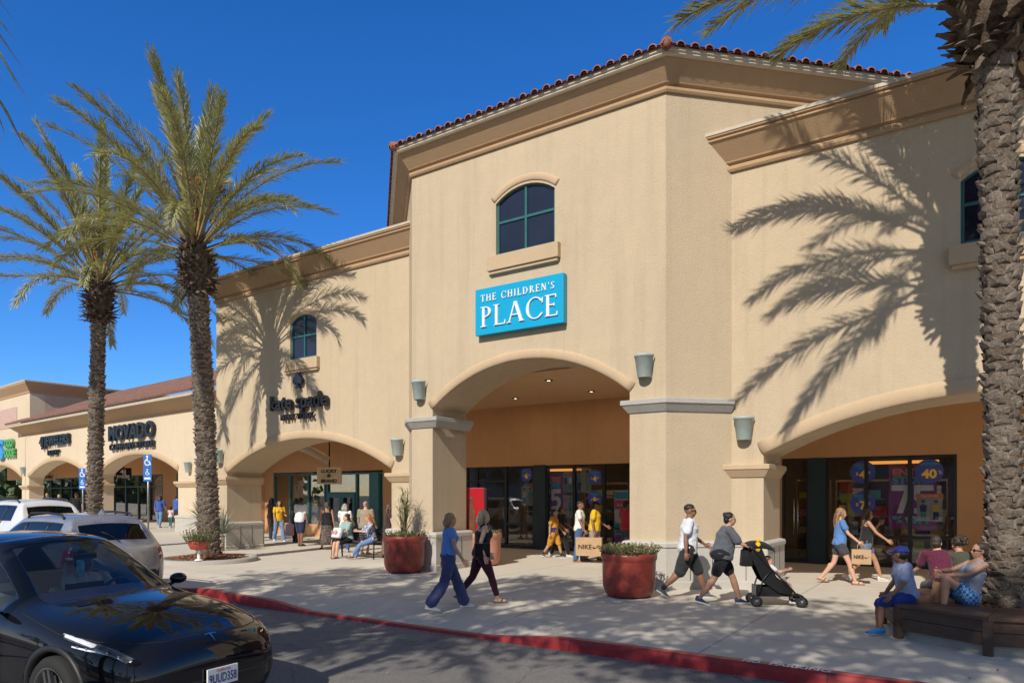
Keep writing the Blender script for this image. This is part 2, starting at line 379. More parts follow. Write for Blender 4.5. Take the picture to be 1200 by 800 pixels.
def window(xa,xb,z0,z1,rise,y,nm='window'):
    fr=MB(); poly=arched(xa,xb,z0,z1,rise,12); c=((xa+xb)/2,(z0+z1+rise)/2); t=.055
    outer=poly; inner=[]
    ia=arched(xa+t,xb-t,z0+t,z1,rise-t*.7,12)
    n=len(poly)
    for yy,sgn in ((y+.06,1),):
        vs=[(x,yy,z) for x,z in poly]+[(x,yy,z) for x,z in ia]+[(x,yy+.05,z) for x,z in poly]+[(x,yy+.05,z) for x,z in ia]
        fs=[]
        for i in range(n):
            j=(i+1)%n; fs+=[(i,j,j+n,i+n),(i+n,j+n,j+3*n,i+3*n)]
        fr.add(vs,fs)
    mid=(xa+xb)/2; zt=z1+rise
    fr.box(mid-.028,mid+.028,y+.055,y+.1,z0+.03,zt-.02)
    zm=z0+(zt-z0)*.52; fr.box(xa+.03,mid-.03,y+.058,y+.1,zm-.028,zm+.028); fr.box(mid+.03,xb-.03,y+.058,y+.1,zm-.028,zm+.028)
    f=bpart(fr,nm,M['teal'],label='arched four pane window with teal frame')
    g=MB(); g.prism(arched(xa+.02,xb-.02,z0+.02,z1,rise-.02,12),y+.088,y+.094); o=g.build('pane',M['darkglass'],f); o.matrix_parent_inverse=Matrix.Identity(4)
    # sill and drip moulding
    s=MB(); s.box(xa-.17,xb+.15,y-.13,y+.1,z0-.36,z0-.03); s.box(xa-.13,xb+.11,y-.09,y+.1,z0-.43,z0-.36)
    bpart(s,'window_sill',M['lip'],.012)
    d=MB(); lipsweep(d,mid,(xb-xa)/2+.03,z1+.04,rise+.02,y,.085); bpart(d,'window_hood',M['lip'])
def lipsweep(mb,cx,a,spring,rise,y,r,n=36,mi=0):
    # rounded moulding laid on the wall along an arch
    pts=arc_pts(cx,a,spring,rise,n); rs=[]
    for i,(x,z) in enumerate(pts):
        p0=pts[max(0,i-1)]; p1=pts[min(n,i+1)]; d=Vector((p1[0]-p0[0],p1[1]-p0[1])).normalized(); nx,nz=-d.y,d.x
        ring=[]
        for k in range(11):
            th=PI*k/10; off=r*(1-math.cos(th)); dep=-r*.42*math.sin(th)
            ring.append((x+nx*(off-.012),y+dep+(.03 if k in(0,10) else 0),z+nz*(off-.012)))
        rs.append(ring)
    mb.rings(rs,mi,True)
KX0,KX1=-21.44,-12.4
# left wing, tower, right wing walls
lw=bridge(KX0,KX1,8.9,-17.1,3.74,2.58,1.0,YW,YW+WT); 
o=bpart(lw,'wing_wall',M['stucco'],label='left wing wall with wide arch')
boolean(o,[cutter(arched(-17.62,-16.41,6.02,7.13,.22),YW-.5,YW+.16)])
rw=bridge(-4.3,7.2,8.9,.29,3.74,2.65,.93,YW,YW+WT)
o=bpart(rw,'wing_wall',M['stucco'],label='right wing wall with wide arch behind the palm')
boolean(o,[cutter(arched(-.2,1.02,6.12,7.2,.22),YW-.5,YW+.16)])
tw=bridge(TXL,TXR,10.3,-8.445,2.605,3.96,.94,YT,YT+WT)
o=bpart(tw,'tower_wall',M['stucco'],label='tower front wall with tall arched porch')
boolean(o,[cutter(arched(-9.16,-7.60,7.34,8.53,.27),YT-.5,YT+.16)])
for s,xc in ((1,TXR),(-1,TXL)):
    b=MB()
    # diagonal side walls of the octagonal tower, mitred onto the front wall
    e=.006
    for S2,z0,z1 in ((1.25,-.1,8.4),(TS,8.4,10.3)):
        ps=[(xc,YT),(xc+s*S2,YT+S2),(xc+s*(S2-.3),YT+S2+.3),(xc-s*.02,YT+.62)]
        if s<0: ps=ps[::-1]
        b.add([(x,y,z0) for x,y in ps]+[(x,y,z1) for x,y in ps],[(0,1,2,3),(7,6,5,4)]+[(i,i+4,(i+1)%4+4,(i+1)%4) for i in range(4)])
    bpart(b,'tower_wall',M['stucco_side'],label='diagonal side wall at the %s of the tower'%('right' if s>0 else 'left'))
window(-17.62,-16.41,6.02,7.13,.22,YW); window(-.2,1.02,6.12,7.2,.22,YW); window(-9.16,-7.60,7.34,8.53,.27,YT)
# vertical control joint lines / corner beads
# arch mouldings
b=MB(); lipsweep(b,-17.1,3.74,2.58,1.0,YW,.13); bpart(b,'arch_moulding',M['lip'])
b=MB(); lipsweep(b,.29,3.74,2.65,.93,YW,.14); bpart(b,'arch_moulding',M['lip'])
b=MB(); lipsweep(b,-8.445,2.605,3.96,.94,YT,.11); bpart(b,'arch_moulding',M['lip'])
# cornices
WC=[(-.02,8.33),(.05,8.33),(.075,8.37),(.075,8.42),(.035,8.45),(.035,8.48),(.09,8.50),(.10,8.53),(.34,8.87),(.37,8.88),(.37,8.91),(.34,8.93),(.39,8.95),(.40,9.03),(-.02,9.06)]
b=MB(); trim(b,[(KX0,20),(KX0,YW),(-12.2,YW)],WC); bpart(b,'cornice',[M['tan']],label='sloping tan cornice of the left wing')
b=MB(); trim(b,[(-5.2,YW),(7.2,YW),(7.2,22)],WC); bpart(b,'cornice',[M['tan']],label='sloping tan cornice of the right wing')
CAP=[(.41,8.985),(.415,9.045),(.30,9.075),(-.25,9.10),(-.25,9.035)]
b=MB(); trim(b,[(KX0,20),(KX0,YW),(-12.2,YW)],CAP); bpart(b,'parapet_cap',M['capmetal'])
b=MB(); trim(b,[(-4.62,YW),(7.2,YW),(7.2,22)],CAP); bpart(b,'parapet_cap',M['capmetal'])
OCT=[(TXL-TS,YT+TS+6),(TXL-TS,YT+TS),(TXL,YT),(TXR,YT),(TXR+TS,YT+TS),(TXR+TS,YT+TS+6)]
TC=[(-.02,9.78),(.05,9.78),(.075,9.82),(.075,9.87),(.035,9.89),(.035,9.92),(.09,9.94),(.10,9.96),(.34,10.27),(.34,10.32),(-.02,10.32)]
b=MB(); trim(b,OCT,TC); bpart(b,'cornice',M['tan'],label='sloping tan cornice under the tower eaves')
b=MB(); trim(b,OCT,[(.345,10.275),(.40,10.275),(.425,10.30),(.425,10.33),(.455,10.345),(.46,10.40),(.3,10.41),(.3,10.33)]); bpart(b,'gutter',M['capmetal'])
# tower roof: sloping octagon sheet and barrel tiles
rb=MB(); apex=(TCX,YT+TS+3.3,12.3)
eave=[]
P=[Vector(p) for p in OCT]
def offs(path,o):
    r=[]
    for i in range(len(path)):
        def nr(a,b): d=(b-a).normalized(); return Vector((d.y,-d.x))
        if i==0: m=nr(path[0],path[1])
        elif i==len(path)-1: m=nr(path[-2],path[-1])
        else:
            a=nr(path[i-1],path[i]); c=nr(path[i],path[i+1]); m=a+c; m=m/m.dot(a)
        r.append(path[i]+m*o)
    return r
EV=offs(P,.52)
for a,c in zip(EV,EV[1:]): rb.add([(a.x,a.y,10.42),(c.x,c.y,10.42),apex],[(0,1,2)])
for a,c in zip(EV,EV[1:]):
    L=(c-a).length; n=int(L/.285); d=(c-a)/L; nin=Vector((-d.y,d.x))
    ap=Vector((apex[0],apex[1])); hgt=(ap-a).dot(nin); 
    for i in range(n+1):
        p=a+d*(L*(i+.0)/n); 
        # run up the slope, clipped to the hip
        t=(p-a).length/L; run=max(.35,min(1.3,hgt*2*min(t,1-t)))
        q=p+nin*run; z0=10.39; z1=10.39+run*(apex[2]-10.42)/hgt
        A=Vector((p.x,p.y,z0)); B=Vector((q.x,q.y,z1)); up=Vector((0,0,1)); sd_=Vector((d.x,d.y,0))
        r0=[]; r1=[]
        for k in range(9):
            th=PI*k/8; 
            r0.append(A+sd_*math.cos(th)*.098+up*math.sin(th)*.105); r1.append(B+sd_*math.cos(th)*.085+up*math.sin(th)*.09)
        # thickness ring
        ri=[A+sd_*math.cos(PI*k/8)*.078+up*math.sin(PI*k/8)*.082 for k in range(9)]
        vs=r0+r1+ri; fs=[(k,k+1,k+10,k+9) for k in range(8)]+[(k+1,k,k+18,k+19) for k in range(8)]
        rb.add(vs,fs,0,True)
        rb.add([v_+Vector((nin.x,nin.y,0))*.03 for v_ in ri],[tuple(range(9))],1)  # dark sheet inside each tile end, painting the shade of its hollow
        # pan tile between covers
        if i<n:
            pm=a+d*(L*(i+.5)/n); A2=Vector((pm.x,pm.y,z0+.02)); B2=Vector((pm.x+nin.x*run,pm.y+nin.y*run,z1+.02))
            vs=[]
            for X in (A2,B2):
                for k in range(7):
                    th=PI+PI*k/6; vs.append(X+sd_*math.cos(th)*.075+up*(math.sin(th)*.055+.03))
            rb.add(vs,[(k,k+1,k+8,k+7) for k in range(6)],0,True)
# hip ridges
for i in (1,2,3,4):
    e=EV[i]; A=Vector((e.x,e.y,10.41)); B=Vector(apex)+Vector((0,0,.1)); rb.tube([A,A.lerp(B,.25),A.lerp(B,.5),B],.115,8)
o=bpart(rb,'roof',[M['tile'],plain('tile hollow shade',(.045,.02,.014),.9,var=.5,scale=7)],label='terracotta barrel tile roof of the tower')
# capitals and plinths
def capprof(z0,z1,o):
    h=z1-z0; return [(-.02,z0),(.012,z0),(.03,z0+.05*h),(o*.9,z0+.62*h),(o,z0+.64*h),(o,z1-.01),(o-.01,z1),(-.02,z1)]
gc=[M['stone']]
b=MB(); trim(b,[(-12.3,YT+.58),(TXL,YT),(TXL+.765,YT),(TXL+.765,YT+WT)],capprof(3.5,3.76,.15)); bpart(b,'pier_capital',gc,label='grey stone band on the left tower pier')
b=MB(); trim(b,[(TXR-.765,YT+WT),(TXR-.765,YT),(TXR,YT),(TXR+.99,YT+.99)],capprof(3.5,3.76,.15)); bpart(b,'pier_capital',gc,label='grey stone band on the right tower pier')
def tcap(path,lab): 
    b=MB(); trim(b,path,capprof(2.2,2.46,.14)); bpart(b,'pier_capital',M['lip'],label=lab)
tcap([(KX0,16),(KX0,YW),(KX0+.6,YW),(KX0+.6,YW+WT)],'tan capital at the far left of the left wing')
tcap([(-13.36,YW+WT),(-13.36,YW),(-12.4,YW)],'tan capital between left wing and tower')
tcap([(-4.28,YW),(-3.45,YW),(-3.45,YW+WT)],'tan capital between tower and right wing')
tcap([(4.03,YW+WT),(4.03,YW),(7.2,YW)],'tan capital at the right of the right wing')
PLP=[(-.02,-.1),(.13,-.1),(.13,.14),(.10,.15),(.10,.82),(.125,.83),(.125,.9),(.10,.93),(-.02,.95)]
def plinth(path,lab):
    g=MB(); trim(g,path,PLP)
    for (x0,y0),(x1,y1) in zip(path,path[1:]):
        d=Vector((x1-x0,y1-y0)); L=d.length; d/=L; nr=Vector((d.y,-d.x)); n=int(L/.62)
        for k in range(1,n+1):
            c=Vector((x0,y0))+d*(L*k/(n+1))+nr*.1035
            mt=Matrix.Translation((c.x,c.y,0))@Matrix.Rotation(math.atan2(d.y,d.x),4,'Z')
            g.box(-.006,.006,-.002,.004,.17,.80,1,mat=mt)
    bpart(g,'plinth',[M['plinth'],M['lamp_in']],label=lab)
plinth([(KX0,16),(KX0,YW),(KX0+.6,YW),(KX0+.6,YW+WT)],'grey plinth of the far left pier')
plinth([(-13.36,YW+WT),(-13.36,YW),(-12.72,YW),(TXL,YT),(TXL+.765,YT),(TXL+.765,YT+WT)],'grey plinth of the left tower pier')
plinth([(TXR-.765,YT+WT),(TXR-.765,YT),(TXR,YT),(-4.07,YW),(-3.45,YW),(-3.45,YW+WT)],'grey plinth of the right tower pier')
plinth([(4.03,YW+WT),(4.03,YW),(7.2,YW)],'grey plinth of the right end pier')
# arcade ceiling and back wall
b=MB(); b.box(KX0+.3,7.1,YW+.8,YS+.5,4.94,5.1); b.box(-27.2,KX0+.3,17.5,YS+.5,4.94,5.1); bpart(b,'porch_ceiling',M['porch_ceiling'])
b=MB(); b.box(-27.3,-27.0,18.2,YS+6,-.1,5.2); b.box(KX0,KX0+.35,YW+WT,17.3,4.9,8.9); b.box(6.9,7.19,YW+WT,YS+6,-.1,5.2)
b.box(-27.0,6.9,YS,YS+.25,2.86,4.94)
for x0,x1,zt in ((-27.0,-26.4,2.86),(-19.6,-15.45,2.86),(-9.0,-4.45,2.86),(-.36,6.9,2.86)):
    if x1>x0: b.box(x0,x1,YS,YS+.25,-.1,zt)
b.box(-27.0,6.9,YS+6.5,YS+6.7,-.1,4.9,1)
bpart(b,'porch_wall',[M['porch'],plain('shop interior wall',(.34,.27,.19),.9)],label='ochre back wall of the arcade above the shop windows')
b=MB(); b.box(KX0+.3,7.0,YW+1.5,YS+7,8.5,8.6); b.box(KX0+.1,KX0+.4,17.3,YS+7,5.2,8.6); b.box(6.8,7.1,YW+WT,YS+7,5.2,8.6); bpart(b,'flat_roof',M['stone'])
# recessed downlights, with added ones in the wings
em=NT('lit downlight'); e=em.n('ShaderNodeEmission'); e.inputs[0].default_value=(1,.86,.62,1); e.inputs[1].default_value=5; em.l(e.outputs[0],em.out.inputs[0]); M['bulb']=em.m
spots=[]
for px,py in ((643,445),(693,458),(604,466)):
    q=wray(px); d=(4.94-CZ)*F/(HZ-py); spots.append((q[0]*d,q[1]*d))
for cx in (-19.3,-17.1,-14.9,-1.6,.6,2.8): spots.append((cx,17.6))  # extra unseen wing downlights, added to brighten the arcade walls
for x,y in spots:
    b=MB(); b.lathe([(.105,4.93),(.11,4.915),(.075,4.91),(.07,4.935)],(x,y,0),20,0); f=bpart(b,'downlight',M['frame_dark'])
    b=MB(); b.lathe([(.045,4.917),(.045,4.93)],(x,y,0),14); o=b.build('bulb',M['bulb'],f); o.matrix_parent_inverse=Matrix.Identity(4)
    li=bpy.data.lights.new('downlight_fill_lamp','AREA'); li.shape='DISK'; li.size=.14; li.energy=8; li.color=(1,.80,.56); lo=bpy.data.objects.new('downlight_fill_lamp',li); col.objects.link(lo); lo.location=(x,y,4.90)
# ------------------------------------------------------------------ serif capitals drawn stroke by stroke
def serif(mb,s,x0,z0,hgt,y0,y1,width=None,mi=0,tw=.135,th=.05,gap=.12,sw=1.0,map=None):
    TW,TN=tw,th; SR=.06
    G={}
    def L(x0,z0,x1,z1,w): return ('l',x0,z0,x1,z1,w)
    def S(x,z,w=.30): return ('s',x,z,w)
    G['P']=(.56,[L(.14,0,.14,1,TW),S(.14,0),S(.11,1,.22),('a',.20,.735,.32,.265,-90,90)])
    G['L']=(.58,[L(.14,0,.14,1,TW),S(.14,1),S(.12,0,.2),L(.1,.02,.54,.02,TN),L(.545,0,.575,.2,TN)])
    G['A']=(.78,[L(.09,0,.37,1,TN*1.2),L(.69,0,.38,1,TW),L(.2,.36,.57,.36,TN),S(.08,0,.2),S(.69,0,.26)])
    G['C']=(.80,[('a',.45,.5,.42,.52,38,322),L(.78,.70,.80,.95,TN),L(.76,.17,.79,.24,TN)])
    G['E']=(.56,[L(.14,0,.14,1,TW),S(.12,1,.22),S(.12,0,.22),L(.1,.975,.50,.975,TN),L(.1,.02,.53,.02,TN),L(.14,.52,.42,.52,TN),L(.50,.84,.50,1,TN),L(.55,0,.565,.18,TN),L(.42,.45,.42,.59,TN)])
    G['T']=(.64,[L(.32,0,.32,1,TW),S(.32,0,.28),L(.02,.975,.62,.975,TN),L(.03,.82,.03,1,TN),L(.61,.82,.61,1,TN)])
    G['H']=(.78,[L(.15,0,.15,1,TW),L(.63,0,.63,1,TW),L(.15,.5,.63,.5,TN),S(.15,0),S(.15,1),S(.63,0),S(.63,1)])
    G['I']=(.30,[L(.15,0,.15,1,TW),S(.15,0),S(.15,1)])
    G['D']=(.80,[L(.15,0,.15,1,TW),S(.12,0,.22),S(.12,1,.22),('a',.22,.5,.52,.5,-90,90)])
    G['R']=(.70,[L(.15,0,.15,1,TW),S(.15,0),S(.12,1,.22),('a',.20,.745,.32,.255,-90,90),L(.34,.5,.66,.02,TW*.9),S(.64,0,.16)])
    G['N']=(.82,[L(.14,0,.14,1,TN),L(.67,0,.67,1,TN),L(.15,.98,.67,.02,TW),S(.14,0,.22),S(.12,1,.2),S(.67,1,.22)])
    G['S']=(.52,[('a',.27,.745,.21,.235,50,270),('a',.25,.265,.23,.245,-130,90),L(.44,.80,.46,.97,TN),L(.05,.04,.06,.22,TN)])
    G["'"]=(.16,[L(.08,.75,.10,1.0,TW*.7)])
    G[' ']=(.38,[])
    tot=sum(G[c][0] for c in s)+gap*(len(s)-1); k=(width/(tot*hgt) if width else 1.0)
    m=map or (lambda x,y,z:(x,y,z)); cx=0; j=0
    for c in s:
        w,st=G[c]
        for q in st:
            j+=1; e=y1+(j%5)*.0006*(1 if y1>y0 else -1) if False else y0-(j%7)*.0007
            def put(poly): mb.prism([(x0+(cx+px)*hgt*k,z0+pz*hgt) for px,pz in poly],e,y1,mi,m)
            if q[0]=='l':
                _,a,b,c2,d,wd=q; v=Vector((c2-a,d-b)); n=Vector((-v.y,v.x)).normalized()*wd/2
                if abs(v.x)<.02: n=Vector((wd/2,0))
                if abs(v.y)<.02: n=Vector((0,wd/2))
                if abs(v.x)>.02 and abs(v.y)>.3: n=Vector((wd/2*1.08,0))
                put([(a+n.x,b+n.y),(a-n.x,b-n.y),(c2-n.x,d-n.y),(c2+n.x,d+n.y)])
            elif q[0]=='s':
                _,a,b,wd=q; t=.035; zz=(b,b+t) if b<.5 else (b-t,b)
                put([(a-wd/2,zz[0]),(a+wd/2,zz[0]),(a+wd/2,zz[1]),(a-wd/2,zz[1])])
            else:
                _,ax,az,rx,rz,d0,d1=q; n=22; o=[];i_=[]
                for t in range(n+1):
                    an=R(d0+(d1-d0)*t/n); wd=TN+(TW-TN)*abs(math.cos(an))**1.3
                    o.append((ax+rx*math.cos(an),az+rz*math.sin(an))); i_.append((ax+(rx-wd)*math.cos(an),az+(rz-(TN+(TW-TN)*.0))*math.sin(an)))
                for t in range(n): put([o[t],o[t+1],i_[t+1],i_[t]])
        cx+=w+gap
    return tot*hgt*k
# ------------------------------------------------------------------ wall signs
M['cyan']=plain('cyan sign panel',(.0,.36,.62),.35,var=.03,scale=2)
M['sign_white']=plain('white sign lettering',(.80,.80,.82),.4,var=.03)
M['sign_black']=plain('black sign lettering',(.012,.011,.012),.35,var=.2)
M['sign_navy']=plain('dark navy emblem',(.02,.025,.05),.3)
sg=empty('shop_sign',(-8.455,YT,5.5),0,'bright cyan sign panel with white serif letters above the porch arch','sign')
inv=Matrix.Translation((8.455,-YT,-5.5))
def spart(mb,name,m,root,inv,bevel=0,parent=None):
    o=mb.build(name,m,None,bevel); o.parent=parent or root
    o.matrix_parent_inverse=inv if (parent is None) else Matrix.Identity(4); return o
b=MB(); b.box(-9.62,-7.29,YT-.17,YT-.02,5.53,6.59); pn=spart(b,'sign_panel',M['cyan'],sg,inv,.008)
b=MB(); b.box(-9.52,-7.39,YT-.025,YT+.02,5.6,6.5); spart(b,'mounting_frame',M['frame_dark'],sg,inv)
b=MB(); serif(b,'PLACE',-9.45,5.70,.46,YT-.20,YT-.165,width=2.02,tw=.13,th=.05,gap=.10)
spart(b,'lettering',M['sign_white'],sg,inv)['label']='large white serif word PLACE'
b=MB(); serif(b,"THE CHILDREN'S",-9.45,6.28,.155,YT-.19,YT-.165,width=1.95,tw=.15,th=.075,gap=.22)
spart(b,'lettering',M['sign_white'],sg,inv)['label']="small white serif words THE CHILDREN'S"
# kate spade
sg=empty('shop_sign',(-17.1,YW,4.6),0,'black spade emblem and black lower case letters over the left wing arch','sign'); inv=Matrix.Translation((17.1,-YW,-4.6))
b=MB(); fit_text(b,'kate spade',-18.42,-15.80,4.50,.44,YW-.16,YW-.05,bold=.012)
# serifs on the lower case letters
spart(b,'lettering',M['sign_black'],sg,inv)['label']='black lower case words kate spade'
b=MB(); fit_text(b,'NEW YORK',-17.95,-16.42,4.17,.17,YW-.13,YW-.05,bold=.008,spacing=1.15)
spart(b,'lettering',M['sign_black'],sg,inv)['label']='small black words NEW YORK'
b=MB(); pts=[(0,.62),(.09,.49),(.22,.36),(.245,.24),(.19,.155),(.10,.16),(.03,.22),(.05,.10),(.11,.0),(-.11,0),(-.05,.10),(-.03,.22),(-.10,.16),(-.19,.155),(-.245,.24),(-.22,.36),(-.09,.49)]
b.prism([(-17.12+x*.86,5.10+z*.82) for x,z in pts],YW-.15,YW-.05); spart(b,'emblem',M['sign_navy'],sg,inv)
# ------------------------------------------------------------------ wall lamps: tapered half buckets
def wall_lamp(x,y,z,rz,label,r=.20,h=.46):
    t=empty('wall_lamp',(x,y,z),rz,label,'wall lamp','sage bucket lamps on the shop walls')
    b=MB(); n=14; rs=[]
    for rad,zz,f in ((.66,0,1),(.69,.02,1),(.95,.88,1),(1.03,.90,1),(1.03,1.0,1),(.96,1.0,1),(.9,.93,1),(.6,.1,1)):
        rr=rad*r; rs.append([(rr*math.cos(PI+PI*j/n),-.07+rr*math.sin(PI+PI*j/n)*1.05,zz*h) for j in range(n+1)])
    b.rings(rs,0,True,cap=False,closed=False)
    b.box(-r*.66,r*.66,-.071,.0,0.0,.9*h); b.build('lamp_shade',M['lamp'],t)
    b=MB(); b.box(-.10,.10,-.069,.02,.05*h,.95*h); b.box(-.06,.06,-.10,-.02,h*.55,h*.7); b.build('bracket',M['lamp_in'],t)
    b=MB(); b.ell((0,-.12,.5*h),.05,.05,.08,10,8); b.build('bulb',plain('frosted bulb',(.7,.68,.6),.3),t)
    return t
wall_lamp(-11.41,YT,4.20,0,'sage bucket lamp on the wall left of the tall porch arch')
wall_lamp(-5.49,YT,4.19,0,'sage bucket lamp on the wall right of the tall porch arch')
wall_lamp(-13.06,YW,2.92,0,'sage bucket lamp beside the right end of the left wing arch')
wall_lamp(-21.17,YW,2.92,0,'sage bucket lamp at the far left edge of the left wing')
wall_lamp(-3.81,YW,2.94,0,'sage bucket lamp at the left end of the right wing arch')
# ------------------------------------------------------------------ storefronts
def storefront(name,x0,x1,zt,y,mulls,rails,label,cat='shop window',parent=None,pillar=(),frame=None,glass=None,base=.12,door=None):
    t=empty(name,((x0+x1)/2,y,0),0,label,cat); iv=Matrix.Translation((-(x0+x1)/2,-y,0))
    fm=frame or M['frame_dark']; f=MB(); w=.045
    f.box(x0,x0+w*1.4,y+.02,y+.14,0,zt); f.box(x1-w*1.4,x1,y+.02,y+.14,0,zt); f.box(x0+w*1.4,x1-w*1.4,y+.021,y+.139,zt-.07,zt); f.box(x0+w*1.4,x1-w*1.4,y+.021,y+.139,0,base)
    for m in mulls: f.box(m-w,m+w,y+.018,y+.142,base,zt-.07)
    for a,c,z in rails: f.box(a,c,y+.023,y+.137,z-.035,z+.035)
    def add(mb,n,m):
        o=mb.build(n,m); o.parent=t; o.matrix_parent_inverse=iv; return o
    add(f,'frame',fm)
    for a,c in pillar:
        p=MB(); p.box(a,c,y-.02,y+.2,0,zt-.001); add(p,'pillar',M['teal_dark'])
    xs=sorted([x0+w]+list(mulls)+[x1-w])
    for a,c in zip(xs,xs[1:]):
        g=MB(); g.box(a+.001,c-.001,y+.078,y+.086,base+.001,zt-.072); add(g,'pane',glass or M['shopglass'])
    return t,add
XR=lambda px: on_wall(px,600,YS)[0]
zr=lambda px,py: on_wall(px,py,YS)[1]
storefront('shop_window',-4.45,-.36,2.86,YS,[XR(947)-.0,XR(968)+.02,XR(1015),XR(1066)],[(XR(968),-.4,.78)],'dark framed shop window with sale posters behind the right wing arch',pillar=[(XR(947),XR(968))])
hb_=MB()
for px in (931,935.5): hb_.tube([(XR(px),YS-.05,.75),(XR(px),YS-.05,1.75)],.018,8)
for z in (.9,1.6):
    for px in (931,935.5): hb_.box(XR(px)-.012,XR(px)+.012,YS-.05,YS+.07,z-.012,z+.012)
_d=empty('door_handle',(XR(933),YS,0),0,'pair of tall bright pull handles on the glass door at the right arch','door handle')
for q_ in (hb_,): 
    o=q_.build('pull_bar',plain('brushed steel',(.55,.55,.56),.25,1,var=.05)); o.parent=_d; o.matrix_parent_inverse=Matrix.Translation((-XR(933),-YS,0))
storefront('shop_window',-15.45,-9.0,2.88,YS,[XR(558),XR(592),XR(625),XR(640),XR(672),XR(707)],[(XR(547),XR(592),2.35),(XR(592),XR(625),.85),(XR(640),XR(740),.8)],'dark framed entrance windows with sale stickers behind the tall porch arch',pillar=[(XR(625.5),XR(639.5))])
t,add=storefront('shop_window',-26.4,-19.6,2.78,YS,[XR(339),XR(360.5),XR(380),XR(383),XR(417),XR(433),XR(444)],[(XR(383),XR(417),1.95)],'teal framed shop front with glass double door behind the left wing arch',pillar=(),frame=M['teal'],base=.1)
p=MB(); p.box(XR(433),XR(444),YS-.02,YS+.2,0,2.77); add(p,'pillar',M['teal'])
d=MB()
for a,c in ((XR(384),XR(400)),(XR(400.3),XR(416))):
    for (u0,u1,z0,z1) in ((a,a+.12,.0,1.93),(c-.12,c,.0,1.93),(a+.12,c-.12,1.75,1.93),(a+.12,c-.12,0,.3)): d.box(u0,u1,YS-.03,YS+.019,z0,z1)
add(d,'door',M['teal'])
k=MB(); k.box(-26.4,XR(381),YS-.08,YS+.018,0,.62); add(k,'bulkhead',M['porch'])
# shop interiors
b=MB(); b.box(-27.4,7,YS+.25,YS+6.6,-.02,.005); b.box(-27.4,7,YS+.25,YS+6.6,3.4,3.45,1); o=bpart(b,'shop_floor',[plain('shop floor',(.16,.11,.07),.4),plain('shop ceiling',(.35,.32,.28),.9)])
led=NT('lit orange window strip'); e=led.n('ShaderNodeEmission'); e.inputs[0].default_value=(1,.36,.06,1); e.inputs[1].default_value=1.0; led.l(e.outputs[0],led.out.inputs[0])
for a,c in ((XR(1008),XR(1100)),(XR(641),XR(678))):
    b=MB(); b.box(a,c,YS+.2,YS+.23,2.66,2.74); bpart(b,'light_strip',led.m,label='glowing orange light strip at the head of the window')
random.seed(5)
CL=[plain('cloth '+n,c,.9,scale=14) for n,c in (('red',(.45,.05,.06)),('white',(.7,.68,.64)),('lime',(.45,.5,.08)),('navy',(.03,.04,.12)),('pink',(.6,.2,.28)),('teal',(.08,.3,.32)),('grey',(.25,.25,.26)),('cream',(.6,.5,.36)),('yellow',(.65,.45,.05)))]
wood=plain('shelf wood',(.30,.19,.10),.6,scale=3)
def shelf(x,y,w,label):
    t=empty('display_shelf',(x,y,0),0,label,'shelf','merchandise shelves inside the shops')
    b=MB()
    b.box(-w/2,-w/2+.04,-.2,.2,0,2.3); b.box(w/2-.04,w/2,-.2,.2,0,2.3); b.box(-w/2+.04,w/2-.04,.17,.2,0,2.3)
    for z in (.25,.75,1.25,1.75,2.25): b.box(-w/2+.04,w/2-.04,-.2,.17,z-.02,z+.02)
    b.build('shelf_frame',wood,t)
    for z in (.27,.77,1.27,1.77):
        x_=-w/2+.08
        while x_<w/2-.25:
            ww=random.uniform(.16,.34); hh=random.uniform(.1,.36)
            g=MB(); k=random.choice((1,1,2,3))
            for q in range(k): g.box(x_,x_+ww,-.17+random.uniform(0,.03),.12,z+hh*q/k,z+hh*(q+1)/k-.012)
            g.build('folded_clothes',random.choice(CL),t,.008); x_+=ww+random.uniform(.02,.12)
cl=NT('shop ceiling fill panel'); e=cl.n('ShaderNodeEmission'); e.inputs[0].default_value=(1,.86,.68,1); e.inputs[1].default_value=3.6; cl.l(e.outputs[0],cl.out.inputs[0])
for cx in (-25,-22.5,-20.5,-14.2,-12,-10,-3.6,-2,-.6,1.5):
    b=MB(); b.box(cx-.3,cx+.3,YS+1.0,YS+1.6,3.36,3.395); bpart(b,'ceiling_fill_light',cl.m)  # unseen glowing panels added to brighten the shelves and posters
shelf(-3.9,YS+1.5,.9,'wooden shelf of folded clothes inside behind the narrow left pane'); shelf(-2.6,YS+1.9,1.5,'wooden shelf of folded clothes behind the two round stickers'); shelf(-1.2,YS+2.2,1.2,'wooden shelf of folded clothes behind the purple poster')
shelf(-13.4,YS+2.2,1.6,'wooden shelf of folded clothes behind the sticker left of the entrance pillar'); shelf(-10.6,YS+1.8,1.7,'wooden shelf of folded clothes behind the entrance posters')
shelf(-25.2,YS+1.6,1.6,'wooden shelf behind the leftmost pane of the teal shop front'); shelf(-21.3,YS+2.0,1.6,'wooden shelf behind the teal glass door')
def tshirt(mb,w,h,y,mi=0):
    pts=[(-.3,0),(.3,0),(.3,.5),(.48,.42),(.58,.62),(.25,.82),(.12,.85),(0,.78),(-.12,.85),(-.25,.82),(-.58,.62),(-.48,.42),(-.3,.5)]
    mb.prism([(x*w,z*h) for x,z in pts],y,y+.05,mi)
for x,z,c,l in ((XR(994),1.30,CL[2],'lime display shirt hanging inside the right shop window'),(XR(985),1.9,CL[0],'red display card on the shelf in the right shop window')):
    b=MB(); 
    if 'shirt' in l: tshirt(b,.62,.75,0)
    else: b.box(-.14,.14,0,.02,0,.32); b.box(-.10,.10,-.004,.0,.18,.24)
    o=b.build('display_shirt' if 'shirt' in l else 'display_card',c); o.location=(x,YS+1.0,z); tag(o,l,'clothing' if 'shirt' in l else 'card')
